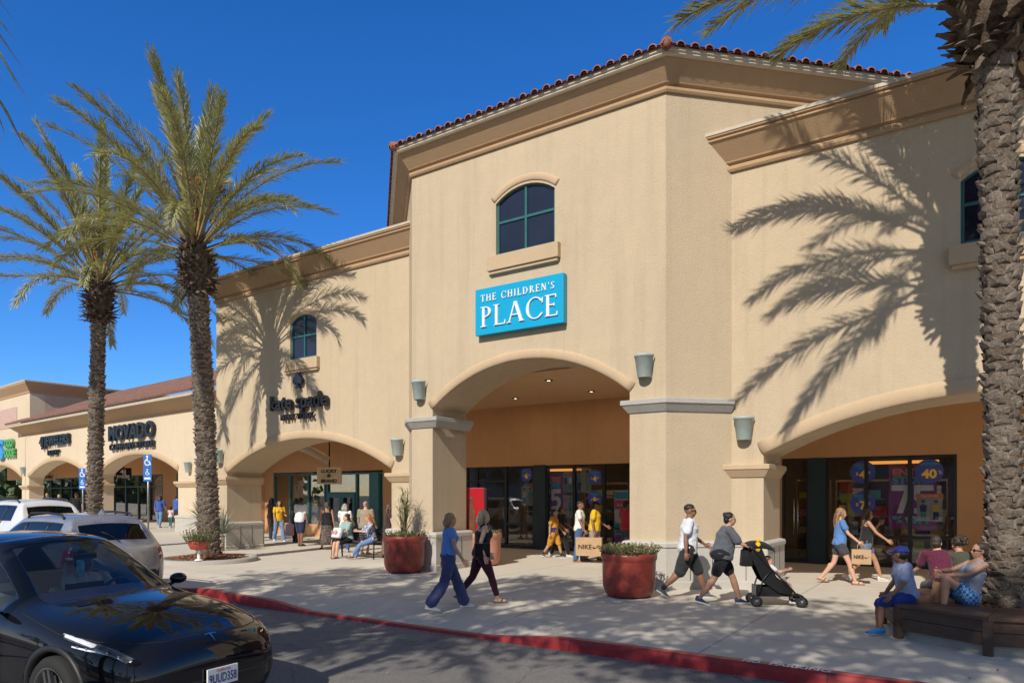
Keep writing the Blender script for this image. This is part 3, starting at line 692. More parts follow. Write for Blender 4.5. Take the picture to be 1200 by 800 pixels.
# window stickers and posters
VB=plain('sticker blue',(.05,.07,.34),.5,var=.05); VP=plain('poster plum',(.24,.03,.17),.5,var=.08); VO=plain('poster orange',(.75,.20,.03),.5,var=.04); VC=plain('poster cyan',(.04,.40,.52),.5,var=.04); VY=plain('sticker yellow',(.85,.58,.04),.5,var=.04); VW=plain('poster white',(.72,.70,.68),.5,var=.04)
def part_text(root,s,x0,x1,z,h,m,y,bold=.0,name='lettering',shear=0):
    b=MB(); fit_text(b,s,x0,x1,z,h,y-.004,y,bold=bold,shear=shear); return b.build(name,m,root)
def sticker(px,py,r,top,num,label,pre='$',post=''):
    x,z=on_wall(px,py,YS+.06)
    t=empty('window_sticker',(x,YS+.06,z),0,label,'sticker','round blue price stickers in the shop windows')
    b=MB(); n=32; b.prism([(r*math.cos(2*PI*i/n),r*math.sin(2*PI*i/n)) for i in range(n)],0,.004); b.build('disc',VB,t)
    part_text(t,top[0],-r*.62,r*.62,r*.52,r*.20,VC,-.002); 
    if len(top)>1: part_text(t,top[1],-r*.4,r*.4,r*.26,r*.18,VC,-.002)
    w=r*(.28 if len(num)==1 else .55); part_text(t,num,-w-.0*r,w-.0*r,-r*.52,r*.68,VY,-.002,bold=.012)
    if pre: part_text(t,pre,-w-r*.26,-w-r*.06,-r*.25,r*.26,VY,-.002)
    if post: part_text(t,post,w+r*.08,w+r*.32,-r*.22,r*.3,VY,-.002)
    return t
sticker(1011,553,.30,('GRAPHIC','TEES'),'4','round blue sticker with a yellow 4 high in the right shop window',post='99')
sticker(1011,589,.30,('KIDS','TEES'),'7','round blue sticker with a yellow 7 low in the right shop window',post='99')
sticker(1089,552,.31,('UNIFORM',),'40','round blue sticker with a yellow 40 on the purple poster',pre='',post='%')
sticker(617,556,.235,('GRAPHIC','TEES'),'6','round blue sticker with a yellow 6 left of the dark entrance pillar',post='99')
sticker(697,559,.25,('GRAPHIC','TEES'),'4','round blue sticker with a yellow 4 high in the entrance window',post='99')
sticker(697,584,.26,('KIDS','TEES'),'9','round blue sticker lower in the entrance window',post='99')
def frame_at(px0,py0,px1,py1,Y):
    xa,za=on_wall(px0,py0,Y); xb,zb=on_wall(px1,py1,Y); return xa,xb,za,zb
def sale_poster(px0,px1,zt,zb,label,off=.2):
    y=YS+off; xa=on_wall(px0,600,y)[0]; xb=on_wall(px1,600,y)[0]; W=xb-xa; H=zt-zb
    t=empty('sale_poster',((xa+xb)/2,y,zb),0,label,'poster','purple sale posters in the shop windows')
    b=MB(); b.box(-W/2,W/2,0,.006,0,H); b.build('poster_sheet',VP,t)
    q=lambda s,a,c,z,h,m,bo=.012: part_text(t,s,-W/2+W*a,-W/2+W*c,H*z,H*h,m,-.001,bold=bo)
    q('ENTIRE',.07,.92,.84,.105,VO); q('STORE',.07,.92,.715,.105,VC)
    # big white figures 75
    b=MB()
    def P(poly): b.prism([(-W/2+W*x,H*z) for x,z in poly],-.006,0)
    P([(.06,.69),(.47,.69),(.47,.62),(.30,.25),(.17,.25),(.33,.60),(.06,.60)])
    P([(.53,.69),(.93,.69),(.93,.60),(.66,.60),(.66,.53),(.53,.47)]); P([(.53,.4695),(.66,.5295),(.80,.54),(.92,.49),(.94,.40),(.90,.30),(.80,.25),(.53,.25),(.53,.33),(.76,.335),(.80,.39),(.77,.455),(.70,.465),(.58,.44)])
    b.build('lettering',VW,t)
    q('%',.07,.30,.09,.11,VC); q('OFF',.34,.92,.09,.12,VC); return t
sale_poster(1041.5,1098,2.62,.98,'tall purple sale poster with a huge white 75 in the right shop window')
sale_poster(632,659,2.56,.95,'tall purple sale poster with a huge white 75 behind the entrance pillar',off=.24)
def photo_poster(px0,py0,px1,py1,Y,seed,label,banner=False):
    rnd=random.Random(seed); xa,xb,za,zb=frame_at(px0,py0,px1,py1,Y); xb=on_wall(px1,py0,Y)[0]; W=xb-xa; H=za-on_wall(px0,py1,Y)[1]; zb=za-H
    t=empty('photo_poster',((xa+xb)/2,Y,zb),0,label,'poster')
    b=MB(); b.box(-W/2,W/2,0,.005,0,H); b.build('poster_sheet',plain('poster backdrop %d'%seed,(.36,.33,.29) if seed%2 else (.30,.26,.23),.6,var=.25,scale=5),t)
    skin=plain('printed skin',(.35,.19,.12),.7); 
    n=2 if W>.35 else 1
    for i in range(n):
        cx=-W/2+W*(i+.5)/n; u=min(W/n*.5,H*.22); c1=rnd.choice(CL); c2=rnd.choice((CL[3],CL[6],CL[5]))
        g=MB(); ell=[(cx+u*.32*math.cos(2*PI*k/14),H*.80+u*.40*math.sin(2*PI*k/14)) for k in range(14)]; g.prism(ell,-.003,0); g.build('printed_head',skin,t)
        g=MB(); g.prism([(cx+u*.36*math.cos(PI*k/10),H*.82+u*.40*math.sin(PI*k/10)) for k in range(11)],-.005,-.003); g.build('printed_hair',M['lamp_in'],t)
        g=MB(); g.prism([(cx-u*.5,H*.40),(cx+u*.5,H*.40),(cx+u*.62,H*.66),(cx+u*.2,H*.71),(cx-u*.2,H*.71),(cx-u*.62,H*.66)],-.003,0); g.build('printed_shirt',c1,t)
        g=MB(); g.prism([(cx-u*.48,H*.40),(cx-u*.42,H*.06),(cx-u*.08,H*.06),(cx,H*.3),(cx+u*.08,H*.06),(cx+u*.42,H*.06),(cx+u*.48,H*.40)],-.0035,0); g.build('printed_trousers',c2,t)
    if banner:
        b=MB(); b.box(-W/2-.02,W/2+.02,-.004,0,H*.98,H*1.18); b.build('banner',VO,t); part_text(t,banner,-W*.34,W*.34,H*1.03,H*.10,VW,-.004)
    return t
photo_poster(1074.5,583,1104.5,610,YS+.155,3,'photo poster of two children under an orange banner at the purple poster','FALL FAVES!')
photo_poster(660,552,671,577,YS+.2,4,'photo poster of a child beside the purple poster in the entrance window'); photo_poster(660,580,671,606,YS+.2,5,'lower photo poster of a child in the entrance window')
photo_poster(674,548,693,577,YS+.2,7,'photo poster of two children left of the high entrance sticker'); photo_poster(611,569,625,592,YS+.17,9,'photo poster of a child below the sticker left of the entrance pillar')
photo_poster(344,563,360,612,YS+.3,11,'pale framed poster in the second pane of the teal shop front'); photo_poster(363,579,372,600,YS+.2,12,'upper small photo poster near the teal door'); photo_poster(363,603,372,614,YS+.2,14,'lower small photo poster near the teal door')
# pink board inside the entrance
xa,za=on_wall(720,574,YS+.6); xb=on_wall(737,574,YS+.6)[0]; t=empty('display_board',((xa+xb)/2,YS+.6,0),0,'tall pink and white display board inside the entrance','board'); W=xb-xa
b=MB(); b.box(-W/2,W/2,0,.04,0,za); b.build('board_sheet',plain('board grey',(.55,.5,.55),.6),t)
pk=plain('board pink',(.65,.08,.22),.6)
for z0,z1,m in ((.86,.97,VC),(.70,.84,pk),(.48,.68,VW),(.30,.46,VC),(.05,.28,plain('board violet',(.3,.12,.35),.6))):
    b=MB(); b.box(-W/2+.02,W/2-.02,-.004,0,za*z0,za*z1); b.build('printed_band',m,t)
part_text(t,'kids',-W*.3,W*.3,za*.74,.12,VW,-.004); b=MB(); b.prism([(0,-.08),(.09,.02),(.09,.07),(.05,.09),(0,.05),(-.05,.09),(-.09,.07),(-.09,.02)],-.008,-.004,map=lambda x,y,z:(x,y,z+za*.58)); b.build('printed_heart',pk,t)
# vending machine
vx,vy=at_depth(557,18.6); t=empty('vending_machine',(vx-.22,vy,0),R(33),'red soft drink vending machine with a bottle picture by the porch pier','vending machine')
VR=plain('vending red',(.42,.010,.018),.3,var=.05,scale=2)
b=MB(); b.box(-.46,.44,-.4,.4,.08,2.05); b.build('cabinet',VR,t,.015)
b=MB(); b.box(.441,.50,-.39,.39,.10,2.03); b.build('door',M['black'],t,.01)
b=MB(); b.lathe([(0.0,.3),(.12,.3),(.13,.5),(.10,.72),(.13,.95),(.11,1.12),(.05,1.30),(.042,1.45),(.055,1.46),(.055,1.52),(.0,1.52)],(0,0,.28),16,cap=False)
o=b.build('bottle_picture',plain('cola bottle brown',(.18,.06,.03),.3,var=.3),t); o.scale=(1,.12,1); o.location=(.10,-.405,.0)
b=MB(); b.box(-.40,.40,-.36,.36,0,.08); b.build('base',M['black'],t)
# hanging blade sign under the left wing arch
x,z=on_wall(386,560,17.6); t=empty('hanging_sign',(x,17.6,z),R(28),'cream hanging box sign with black lettering under the left wing arch','hanging sign')
CR=plain('cream sign box',(.62,.50,.33),.6)
b=MB(); b.box(-.46,.46,-.05,.05,-.22,.40); b.build('sign_box',CR,t,.01); b=MB(); b.box(-.02,.02,-.02,.02,.40,4.94-z); b.build('hanger',M['black'],t)
b=MB(); fit_text(b,'LUCKY',-.30,.30,.20,.12,-.06,-.051,bold=.006); b.build('lettering',M['sign_black'],t); b=MB(); fit_text(b,'BRAND',-.30,.30,-.16,.12,-.06,-.051,bold=.006); b.build('lettering',M['sign_black'],t)
b=MB()
for k in range(4): b.ell((.045*math.cos(PI/4+PI/2*k),-.053,.09+.045*math.sin(PI/4+PI/2*k)),.035,.006,.035,10,6)
b.box(-.16,-.09,-.058,-.051,.08,.095); b.box(.09,.16,-.058,-.051,.08,.095); b.build('emblem',M['sign_black'],t)
# ------------------------------------------------------------------ the arcade building to the left
q=wray(226); AX,AY=q[0]*31,q[1]*31; AR=R(-4.803)
arc_b=empty('arcade_building',(AX,AY,gz(AX)*0),AR,'long low cream arcade building with tiled roof and black shop letters','building')
def apart(mb,name,m,bevel=0,label=None,parent=None):
    o=mb.build(name,m,parent or arc_b,bevel)
    if label: o['label']=label
    return o
PS=M['stucco_pale']
def arcwall(t0,t1,z1,cx,a,zs,rise,y0,y1,clip=None):
    arc=arc_pts(cx,a,zs,rise)
    if clip is None: poly=[(t0,-.1),(cx-a,-.1)]+arc+[(cx+a,-.1),(t1,-.1),(t1,z1),(t0,z1)]
    else: poly=[(t0,-.1),(cx-a,-.1)]+[p for p in arc if p[0]<clip]+[(clip,z1),(t0,z1)]
    b=MB(); b.prism(poly,y0,y1); return b
apart(arcwall(-10.95,-.4,6.1,-5.8,4.45,2.95,.93,0,.8),'wall',PS,label='wall with arch under the long black letters')
apart(arcwall(-21.4,-10.953,6.1,-16.2,4.55,2.95,.9,0,.8),'wall',PS,label='wall with arch at the left of the arcade')
apart(arcwall(-.397,7.7,6.1,5.25,4.45,2.95,.93,0,.8,7.6),'wall',PS,label='wall with arch running behind the left wing')
for cx,a in ((-5.8,4.45),(-16.2,4.55),(5.25,4.45)):
    b=MB(); lipsweep(b,cx,a,2.95,.92,0,.15,n=30); apart(b,'arch_moulding',M['lip'])
EP=[(-.02,5.62),(.04,5.62),(.04,5.72),(.10,5.76),(.62,6.18),(.62,6.24),(-.02,6.26)]
b=MB(); trim(b,[(-21.9,5),(-21.9,-.002),(7.7,-.002)],EP); apart(b,'eave',M['tan'],label='deep sloping tan eave')
b=MB(); trim(b,[(-21.9,5),(-21.9,-.002),(7.7,-.002)],[(.625,6.14),(.70,6.14),(.72,6.27),(.5,6.29),(.5,6.25)]); apart(b,'gutter',M['capmetal'])
b=MB(); RZ0,RZ1,RY0,RY1=6.30,8.8,-.78,4.9
b.add([(-22.6,RY0,RZ0),(7.8,RY0,RZ0),(7.8,RY1,RZ1),(-19.4,RY1,RZ1)],[(0,1,2,3)])
n=int(30.3/.30)
for i in range(n):
    x=-22.6+.3*i+.15; rs=[]; frac=min(1,max(.06,(7.8-x)/1)); top=1.0 if x>-19.4 else max(.08,(x+22.6)/3.2)
    for tt in (0,top*.5,top):
        y=RY0+(RY1-RY0)*tt; z=RZ0+(RZ1-RZ0)*tt
        rs.append([(x+.1*math.cos(PI*k/6),y-.04*math.sin(PI*k/6),z+.1*math.sin(PI*k/6)) for k in range(7)])
    b.rings(rs,0,True,cap=False,closed=False)
    b.add([rs[0][k] for k in range(7)],[tuple(range(7))])
tf=NT('weathered brown roof tile'); tb_=tf.bsdf(Roughness=.85); tv=tf.coord(); tf.l(tf.mix(.5,tf.ramp(tf.noise(tv,1.3,6,.7),[(.3,(.15,.065,.045)),(.7,(.30,.15,.10))]),tf.ramp(tf.noise(tv,9,4),[(.3,(.10,.045,.035)),(.7,(.33,.18,.125))])),tb_.inputs['Base Color'])
apart(b,'roof',tf.m,label='low sloping terracotta tile roof')
for t0,t1 in ((-1.35,.8),(-11.65,-10.25),(-22.0,-20.75)):
    b=MB(); trim(b,[(t0,.8),(t0,0),(t1,0),(t1,.8)],capprof(2.2,2.48,.15)); apart(b,'pier_capital',M['lip'])
    b=MB(); trim(b,[(t0,.8),(t0,0),(t1,0),(t1,.8)],PLP); apart(b,'plinth',M['plinth'])
b=MB(); b.box(-40,7.5,4.2,4.4,3.12,5.4); b.box(-40,7.5,.6,4.6,4.6,4.7); 
for t0,t1 in ((-1.6,3.0),(-11.9,-10.2),(-22.6,-20.6)): b.box(t0,t1,4.2,4.4,-.1,3.12)
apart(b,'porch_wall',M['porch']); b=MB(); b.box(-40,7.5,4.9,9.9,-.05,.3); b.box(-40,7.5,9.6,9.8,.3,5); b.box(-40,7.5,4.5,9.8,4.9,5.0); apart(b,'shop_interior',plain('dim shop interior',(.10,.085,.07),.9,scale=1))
GT=plain('dark green painted frame',(.012,.05,.042),.4)
def afront(t0,t1,ms,label):
    f=MB(); 
    for m in [t0+.05]+ms+[t1-.05]: f.box(m-.06,m+.06,4.2,4.34,0,3.05)
    f.box(t0,t1,4.21,4.33,3.05,3.12); f.box(t0,t1,4.21,4.33,0,.25); f.box(t0,t1,4.205,4.335,2.35,2.43)
    o=apart(f,'window_frame',GT,label=label)
    xs=[t0+.05]+ms+[t1-.05]
    for a,c in zip(xs,xs[1:]):
        g=MB(); g.box(a+.061,c-.061,4.26,4.27,.251,3.049); apart(g,'pane',M['shopglass'],parent=o)
afront(-10.2,-1.6,[-9.0,-8.4,-7.1,-5.6,-4.3,-3.2,-2.6],'dark green shop windows under the long black letters'); afront(-20.6,-11.9,[-19.5,-18.8,-17,-15.2,-13.6],'dark green shop windows at the left of the arcade'); afront(3.0,7.5,[4.2,5.8],'dark green shop windows behind the left wing'); afront(-32,-22.6,[-24.2,-26,-28,-30],'dark shop windows of the taller corner block')
b=MB(); b.box(-3.15,-2.65,4.16,4.36,0,3.12); apart(b,'pillar',GT)
yb=plain('yellow window display',(.6,.55,.04),.6)
b=MB(); b.box(-4.05,-3.35,4.5,4.55,1.2,2.5); apart(b,'window_display',yb,label='yellow display board in the window')
# signs on the arcade
def asign(label,name='shop_sign'):
    t=empty(name,(AX,AY,0),AR,label,'sign'); return t
t=asign('long black condensed letters on the arcade wall over its right arch')
b=MB(); fit_text(b,'MOVADO',-8.55,-3.45,4.68,.72,-.18,-.06,bold=.035); b.build('lettering',M['sign_black'],t); b=MB(); fit_text(b,'COMPANY STORE',-8.45,-3.5,4.18,.30,-.16,-.06,bold=.016,spacing=1.1); b.build('lettering',M['sign_black'],t)['label']='smaller second line of black letters'
t=asign('black two line lettering on the arcade wall over its left arch')
b=MB(); fit_text(b,'4J JEWELERS',-18.5,-13.8,4.82,.55,-.18,-.06,bold=.03); b.build('lettering',M['sign_black'],t); b=MB(); fit_text(b,'OUTLET',-17.2,-15.4,4.22,.30,-.16,-.06,bold=.012); b.build('lettering',M['sign_black'],t)['label']='small second line of black letters'
t=asign('blue and green rounded letters on the taller corner block'); GN=plain('green sign letter',(.10,.36,.10),.4); BL=plain('blue sign letter',(.05,.30,.62),.4)
b=MB(); fit_text(b,'OOO',-24.9,-23.2,5.02,.50,-.2,-.06,bold=.04); b.build('lettering',GN,t); b=MB(); fit_text(b,'OOOE',-24.9,-22.9,4.38,.50,-.2,-.06,bold=.04); b.build('lettering',GN,t); b=MB(); fit_text(b,'S',-26.3,-25.0,4.3,1.25,-.22,-.06,bold=.06); b.build('emblem',BL,t)
def lamp2(tt,z,label):
    p=Matrix.Translation((AX,AY,0))@Matrix.Rotation(AR,4,'Z')@Vector((tt,0,z)); wall_lamp(p.x,p.y,p.z,AR,label)
lamp2(-.23,2.88,'sage bucket lamp on the arcade pier right of the long black letters'); lamp2(-21.5,3.2,'small sage bucket lamp on the pier at the far left of the arcade'); lamp2(-10.95,2.9,'sage bucket lamp on the arcade pier between its two arches')
def blade(px,py,yl,w,h,m,label,txts,tm):
    # hanging in the arch: find the spot on a plane yl behind the arcade wall
    c,s=math.cos(AR),math.sin(AR); O=(AX-s*yl,AY+c*yl); q=wray(px); det=q[0]*(-s)-q[1]*(-c); d=(O[0]*(-s)-O[1]*(-c))/det
    X,Y=q[0]*d,q[1]*d; Z=CZ+(HZ-py)*d/F
    t=empty('hanging_sign',(X,Y,Z),AR+R(35),label,'hanging sign')
    b=MB(); b.box(-w/2,w/2,-.05,.05,-h/2,h/2); b.build('sign_box',m,t,.01)
    b=MB(); b.box(-.02,.02,-.02,.02,h/2,h/2+.5); b.box(-.02,w*.75,-.021,.021,h/2+.44,h/2+.5); b.box(w*.75-.04,w*.75,-.02,.02,h/2+.5,h/2+1.0); b.build('bracket',M['black'],t)
    for s_,z,hh,ww in txts:
        b=MB(); fit_text(b,s_,-ww/2,ww/2,z,hh,-.06,-.051,bold=.006); b.build('lettering',tm,t)
blade(145,554.5,1.5,.86,.62,M['sign_black'],'black hanging sign with pale letters under the right arcade arch',[('4J',-.02,.24,.34),('JEWELERS',-.25,.15,.74)],M['sign_white'])
blade(58,558.5,1.5,.75,.42,CR,'small cream hanging sign under the left arcade arch',[('JAMES',-.08,.18,.56)],M['sign_black'])
# taller corner block at the far left
tb=empty('corner_block',(AX,AY,0),AR,'tall plain cream block at the far left above the arcade','building')
def tpart(mb,name,m,label=None):
    o=mb.build(name,m,tb); 
    if label: o['label']=label
    return o
arc=arc_pts(-26.5,4.48,2.95,.92)
b=MB(); b.prism([(-34,-.1),(-30.98,-.1)]+arc+[(-22.02,-.1),(-21.42,-.1),(-21.42,5.5),(-20.6,5.5),(-20.6,9.0),(-34,9.0)],-.012,.8); tpart(b,'wall',PS)
b=MB(); b.box(-20.85,-20.6,.8,14,4.7,9.0); b.box(-34,-20.85,9,9.2,4.7,9.0); tpart(b,'side_wall',M['stucco_side'])
b=MB(); trim(b,[(-34,0),(-20.6,0),(-20.6,14)],[(-.02,8.30),(.05,8.30),(.07,8.42),(.10,8.46),(.38,8.86),(.40,9.02),(-.02,9.04)]); tpart(b,'cornice',M['tan'])
b=MB(); trim(b,[(-34,0),(-20.6,0),(-20.6,14)],[(.41,8.96),(.415,9.05),(.3,9.08),(-.2,9.09),(-.2,9.045)]); tpart(b,'parapet_cap',M['capmetal'])
b=MB(); lipsweep(b,-26.5,4.48,2.95,.92,-.01,.15,n=30); tpart(b,'arch_moulding',M['lip'])
b=MB(); b.box(-27.2,-22.9+.0,-.04,-.012,6.3,7.6); tpart(b,'wall_panel',plain('pale pink tile panel',(.55,.36,.30),.6))
# ------------------------------------------------------------------ palms
def barkmat(name,c0,c1,c2):
    t=NT(name); b=t.bsdf(Roughness=.95); b.inputs['Specular IOR Level'].default_value=.1; v=t.coord()
    a=t.noise(v,7,6,.75); f=t.noise(v,38,5,.8)
    base=t.ramp(a,[(.3,c0),(.5,c1),(.68,c2)]); base=t.mix(.55,base,t.ramp(f,[(.32,mul(c0,.6)),(.62,mul(c2,1.25))]))
    t.l(base,b.inputs['Base Color']); t.bump(b,f,.9,.02); return t.m
M['bark']=barkmat('palm bark',(.075,.055,.042),(.19,.15,.115),(.36,.30,.24))
M['boot']=barkmat('dry leaf base',(.045,.033,.027),(.115,.085,.065),(.25,.19,.14))
def leafmat(name,c,c2,trans=.35,rough=.45,sc=3.5,spec=.5):
    t=NT(name); v=t.coord()
    d=t.n('ShaderNodeBsdfPrincipled'); d.inputs['Roughness'].default_value=rough; d.inputs['Specular IOR Level'].default_value=spec
    tr=t.n('ShaderNodeBsdfTranslucent')
    f=t.noise(v,sc,4,.6); f2=t.noise(v,sc*9,3,.6)
    base=t.mix(.45,t.ramp(f,[(.3,c),(.7,c2)]),t.ramp(f2,[(.3,mul(c,.6)),(.7,mul(c2,1.35))]))
    t.l(base,d.inputs['Base Color']); x=t.mix(1,base,(1.0,1.1,.5),'MULTIPLY'); t.l(x,tr.inputs[0])
    mx=t.n('ShaderNodeMixShader'); mx.inputs[0].default_value=trans; t.l(d.outputs[0],mx.inputs[1]); t.l(tr.outputs[0],mx.inputs[2]); t.l(mx.outputs[0],t.out.inputs[0]); return t.m
M['frond']=leafmat('palm leaflet',(.19,.195,.075),(.52,.49,.25),.24,.40)
M['rachis']=plain('palm leaf stalk',(.30,.23,.10),.6,var=.3,scale=3)
M['fruit']=plain('orange date stalk',(.42,.17,.04),.6,var=.3,scale=8)
def frond(mb,base,az,e0,L,droop,rnd,n=58,twist=0,width=1.0,mstalk=1,leaf=.46):
    base=Vector(base); K=14; pts=[base]; dirs=[]; azv=az; side=rnd.uniform(-.25,.25)+twist
    for i in range(K):
        s=(i+.5)/K; e=e0-droop*s**1.6; a=az+side*s*s
        d=Vector((math.cos(e)*math.cos(a),math.cos(e)*math.sin(a),math.sin(e))); dirs.append(d); pts.append(pts[-1]+d*L/K)
    mb.tube(pts,[.040*(1-i/K)**.8+.006 for i in range(K+1)],4,mstalk,True,.6)
    def at(s):
        x=min(.9999,max(0,s))*K; i=int(x); return pts[i].lerp(pts[i+1],x-i),dirs[i]
    for j in range(n):
        s=.17+.83*(j+.5)/n
        p,d=at(s); up=Vector((0,0,1)); h=d.cross(up)
        if h.length<.05: h=Vector((math.sin(az),-math.cos(az),0))
        h.normalize(); u=h.cross(d).normalized()
        prof=min(1,.45+2.2*(s-.17)) if s<.42 else 1-.45*((s-.42)/.58)**2
        for sg_ in (-1,1):
            l=leaf*prof*rnd.uniform(.82,1.15); fw=R(rnd.uniform(30,46)-14*s); lift=R(rnd.choice((rnd.uniform(-22,12),rnd.uniform(8,40),rnd.uniform(30,62))))
            v=(d*math.cos(fw)+(h*sg_*math.cos(lift)+u*math.sin(lift))*math.sin(fw)).normalized()
            w=.0135*width*rnd.uniform(.8,1.2); wd=v.cross(u+h*rnd.uniform(-.5,.5)).normalized()*w
            m=p+v*l*.5; tip=p+v*l+Vector((0,0,-l*l*rnd.uniform(.12,.4)))
            mb.add([p-wd*.6,p+wd*.6,m+wd,m-wd,tip],[(0,1,2,3),(3,2,4)],0)
def palm(label,x,y,zc,trunk_r,lean,seed,n=46,L=4.9,group='date palms along the shop front',z0=0,extra=(),emax=86,emin=5,boots=1.35,bootr=1.75,flare=1.25,leaf=.55,drop=1.1,nl=118):
    rnd=random.Random(seed); t=empty('palm_tree',(x,y,z0),0,label,'palm tree',group); H=zc-z0
    def c(z):
        s=max(0,z)/H; return Vector((lean[0]*s**1.3,lean[1]*s**1.3,z))
    def rad(z):
        r=trunk_r*(1+(flare-1)*math.exp(-z/.55))*(1.0-.06*z/H+.05*math.sin(z*2.1+seed)*.4)
        return r
    b=MB(); nr=26
    b.tube([c(H*i/nr)-Vector((0,0,.25 if i==0 else 0)) for i in range(nr+1)],[rad(H*i/nr)*.93 for i in range(nr+1)],18,1)  # dark core tube, painting shade into the crevices between the scales
    row=0; z=.02
    while z<H-boots*.75:
        k=int(2*PI*rad(z)/.165); off=(row%2)*.5
        for i in range(k):
            a=2*PI*(i+off+rnd.uniform(-.16,.16))/k; r=rad(z); o=Vector((math.cos(a),math.sin(a),0)); tt=Vector((-o.y,o.x,0)); cz=c(z+rnd.uniform(-.045,.045))
            w=.088*rnd.uniform(.6,1.35); h=rnd.uniform(.05,.12); pr=rnd.choice((rnd.uniform(.01,.04),rnd.uniform(.03,.075))); sk=rnd.uniform(-.02,.02)
            A=cz+o*r*.93
            P=[A-tt*w,A+tt*w,A+o*(.012)+tt*(w*1.05+sk)+Vector((0,0,h*.75)),A+o*(pr+r*.07)+tt*(w*.45+sk)+Vector((0,0,h)),A+o*(pr+r*.07)+tt*(-w*.45+sk)+Vector((0,0,h*rnd.uniform(.85,1.05))),A+o*(.012)-tt*(w*1.05-sk)+Vector((0,0,h*.75)),A+Vector((0,0,h*1.12)),A+o*pr*.75+Vector((0,0,h*.3))]
            b.add(P,[(0,7,4,5),(0,1,7),(1,2,3,7),(7,3,4),(4,3,6),(3,2,6),(5,4,6)],0)
        row+=1; z+=rnd.uniform(.078,.102)
    b.build('trunk',[M['bark'],M['boot']],t)
    b=MB(); top=c(H)
    b.tube([c(H-boots)+Vector((0,0,0)),c(H-boots*.75),c(H-boots*.4),top,top+Vector((0,0,.35))],[rad(H)*.95,trunk_r*bootr*.84,trunk_r*bootr*.86,trunk_r*bootr*.62,trunk_r*.5],16)
    zz=0
    while zz<boots:
        s=zz/boots; rr=trunk_r*bootr*(.62+.38*math.sin(PI*min(1,s*.95+.12))) ; k=int(2*PI*rr/.17)
        for i in range(k):
            a=2*PI*(i+rnd.random())/k; o=Vector((math.cos(a),math.sin(a),0)); tt=Vector((-o.y,o.x,0)); A=c(H-boots+zz)+o*rr*.72
            w=rnd.uniform(.05,.10); l=rnd.uniform(.18,.36); e=R(rnd.uniform(5,75) if s>.3 else rnd.uniform(-35,60)); d=o*math.cos(e)+Vector((0,0,math.sin(e))); nrm=d.cross(tt).normalized(); cu=nrm*rnd.uniform(-.06,.06)
            tw=tt*rnd.uniform(-.08,.08)
            B=A+d*l*.6+cu+tw; C=A+d*l+cu*2.5+tw
            b.add([A-tt*w,A+tt*w,B+tt*w*.75,B-tt*w*.75,C+tt*w*.35,C-tt*w*.35,A+nrm*.035,B+nrm*.035],[(0,1,2,3),(3,2,4,5),(0,6,7,3),(6,1,2,7),(7,2,4),(3,7,5),(7,4,5)],0)
        zz+=.075
    b.build('leaf_bases',M['boot'],t)
    b=MB(); 
    for i in range(n):
        s=(i+.5)/n; az=i*2.39996+rnd.uniform(-.2,.2); e0=R(emax-(emax-emin)*s**.95+rnd.uniform(-5,5)); 
        frond(b,top+Vector((math.cos(az)*.16,math.sin(az)*.16,.25-.55*s)),az,e0,L*rnd.uniform(.86,1.1)*(1-.12*abs(2*s-1)),R((22+42*s)*drop*rnd.uniform(.8,1.25)),rnd,n=nl,leaf=leaf)
    for (az,e0,l,dr,*zo) in extra: frond(b,top+Vector((math.cos(az)*.3,math.sin(az)*.3,zo[0] if zo else 0)),az,e0,l,dr,rnd,n=nl,leaf=leaf)
    b.build('crown',[M['frond'],M['rachis']],t)
    b=MB()
    for i in range(16):
        az=rnd.uniform(0,2*PI); p=top+Vector((0,0,.2)); e=R(rnd.uniform(62,82)); pts=[p]
        for k in range(5): d=Vector((math.cos(e)*math.cos(az),math.cos(e)*math.sin(az),math.sin(e))); pts.append(pts[-1]+d*.32); e-=R(6)
        b.tube(pts,.016,4)
        for k in range(14):
            q=pts[-1]-d*rnd.uniform(0,.35); dv=Vector((rnd.uniform(-1,1),rnd.uniform(-1,1),rnd.uniform(-.6,.9))).normalized(); b.tube([q,q+dv*.2+d*.1,q+dv*.34+Vector((0,0,-.1))],.006,3)
    b.build('fruit_stalks',M['fruit'],t)
    return t
ra=math.atan2(RD[1],RD[0])
x,y=at_depth(245,19.6); xc,yc=at_depth(229,19.5)
palm('tall date palm rising from a round mulched island before the left wing',x,y,8.88,.268,(xc-x,yc-y),11,n=46,L=4.5,z0=.12,emin=10,leaf=.60,drop=1.22)
PAx,PAy=x,y
x,y=at_depth(110,22.4); xc,yc=at_depth(117,22.4)
palm('date palm with drooping crown behind the parked cars at the left',x,y,8.75,.215,(xc-x,yc-y),23,n=46,L=4.6,z0=.05,emin=2,drop=1.0,bootr=2.0)
x,y=at_depth(1179,9.25); xc,yc=at_depth(1162,8.8)
PRx,PRy=x,y
rb_=math.atan2(-RD[1],-RD[0])
palm('near date palm with thick shaggy trunk rising from the wooden ring bench',x,y,9.1,.208,(xc-x,yc-y),37,n=36,L=4.3,z0=.3,emin=24,boots=1.7,bootr=2.4,drop=.85,extra=((R(232),R(8),3.5,R(45),-.5),(R(205),R(30),3.4,R(40),-.2),(rb_-.06,R(15),3.7,R(44),-.97),(rb_-.55,R(22),2.3,R(48),-.95)))
palm('date palm at the near side of the road beyond the left edge',-6.78,-1.31,6.45,.27,(0,0),51,n=34,L=4.2,z0=0,emin=22,nl=70,extra=((R(50),R(8),4.8,R(110),-.55),))
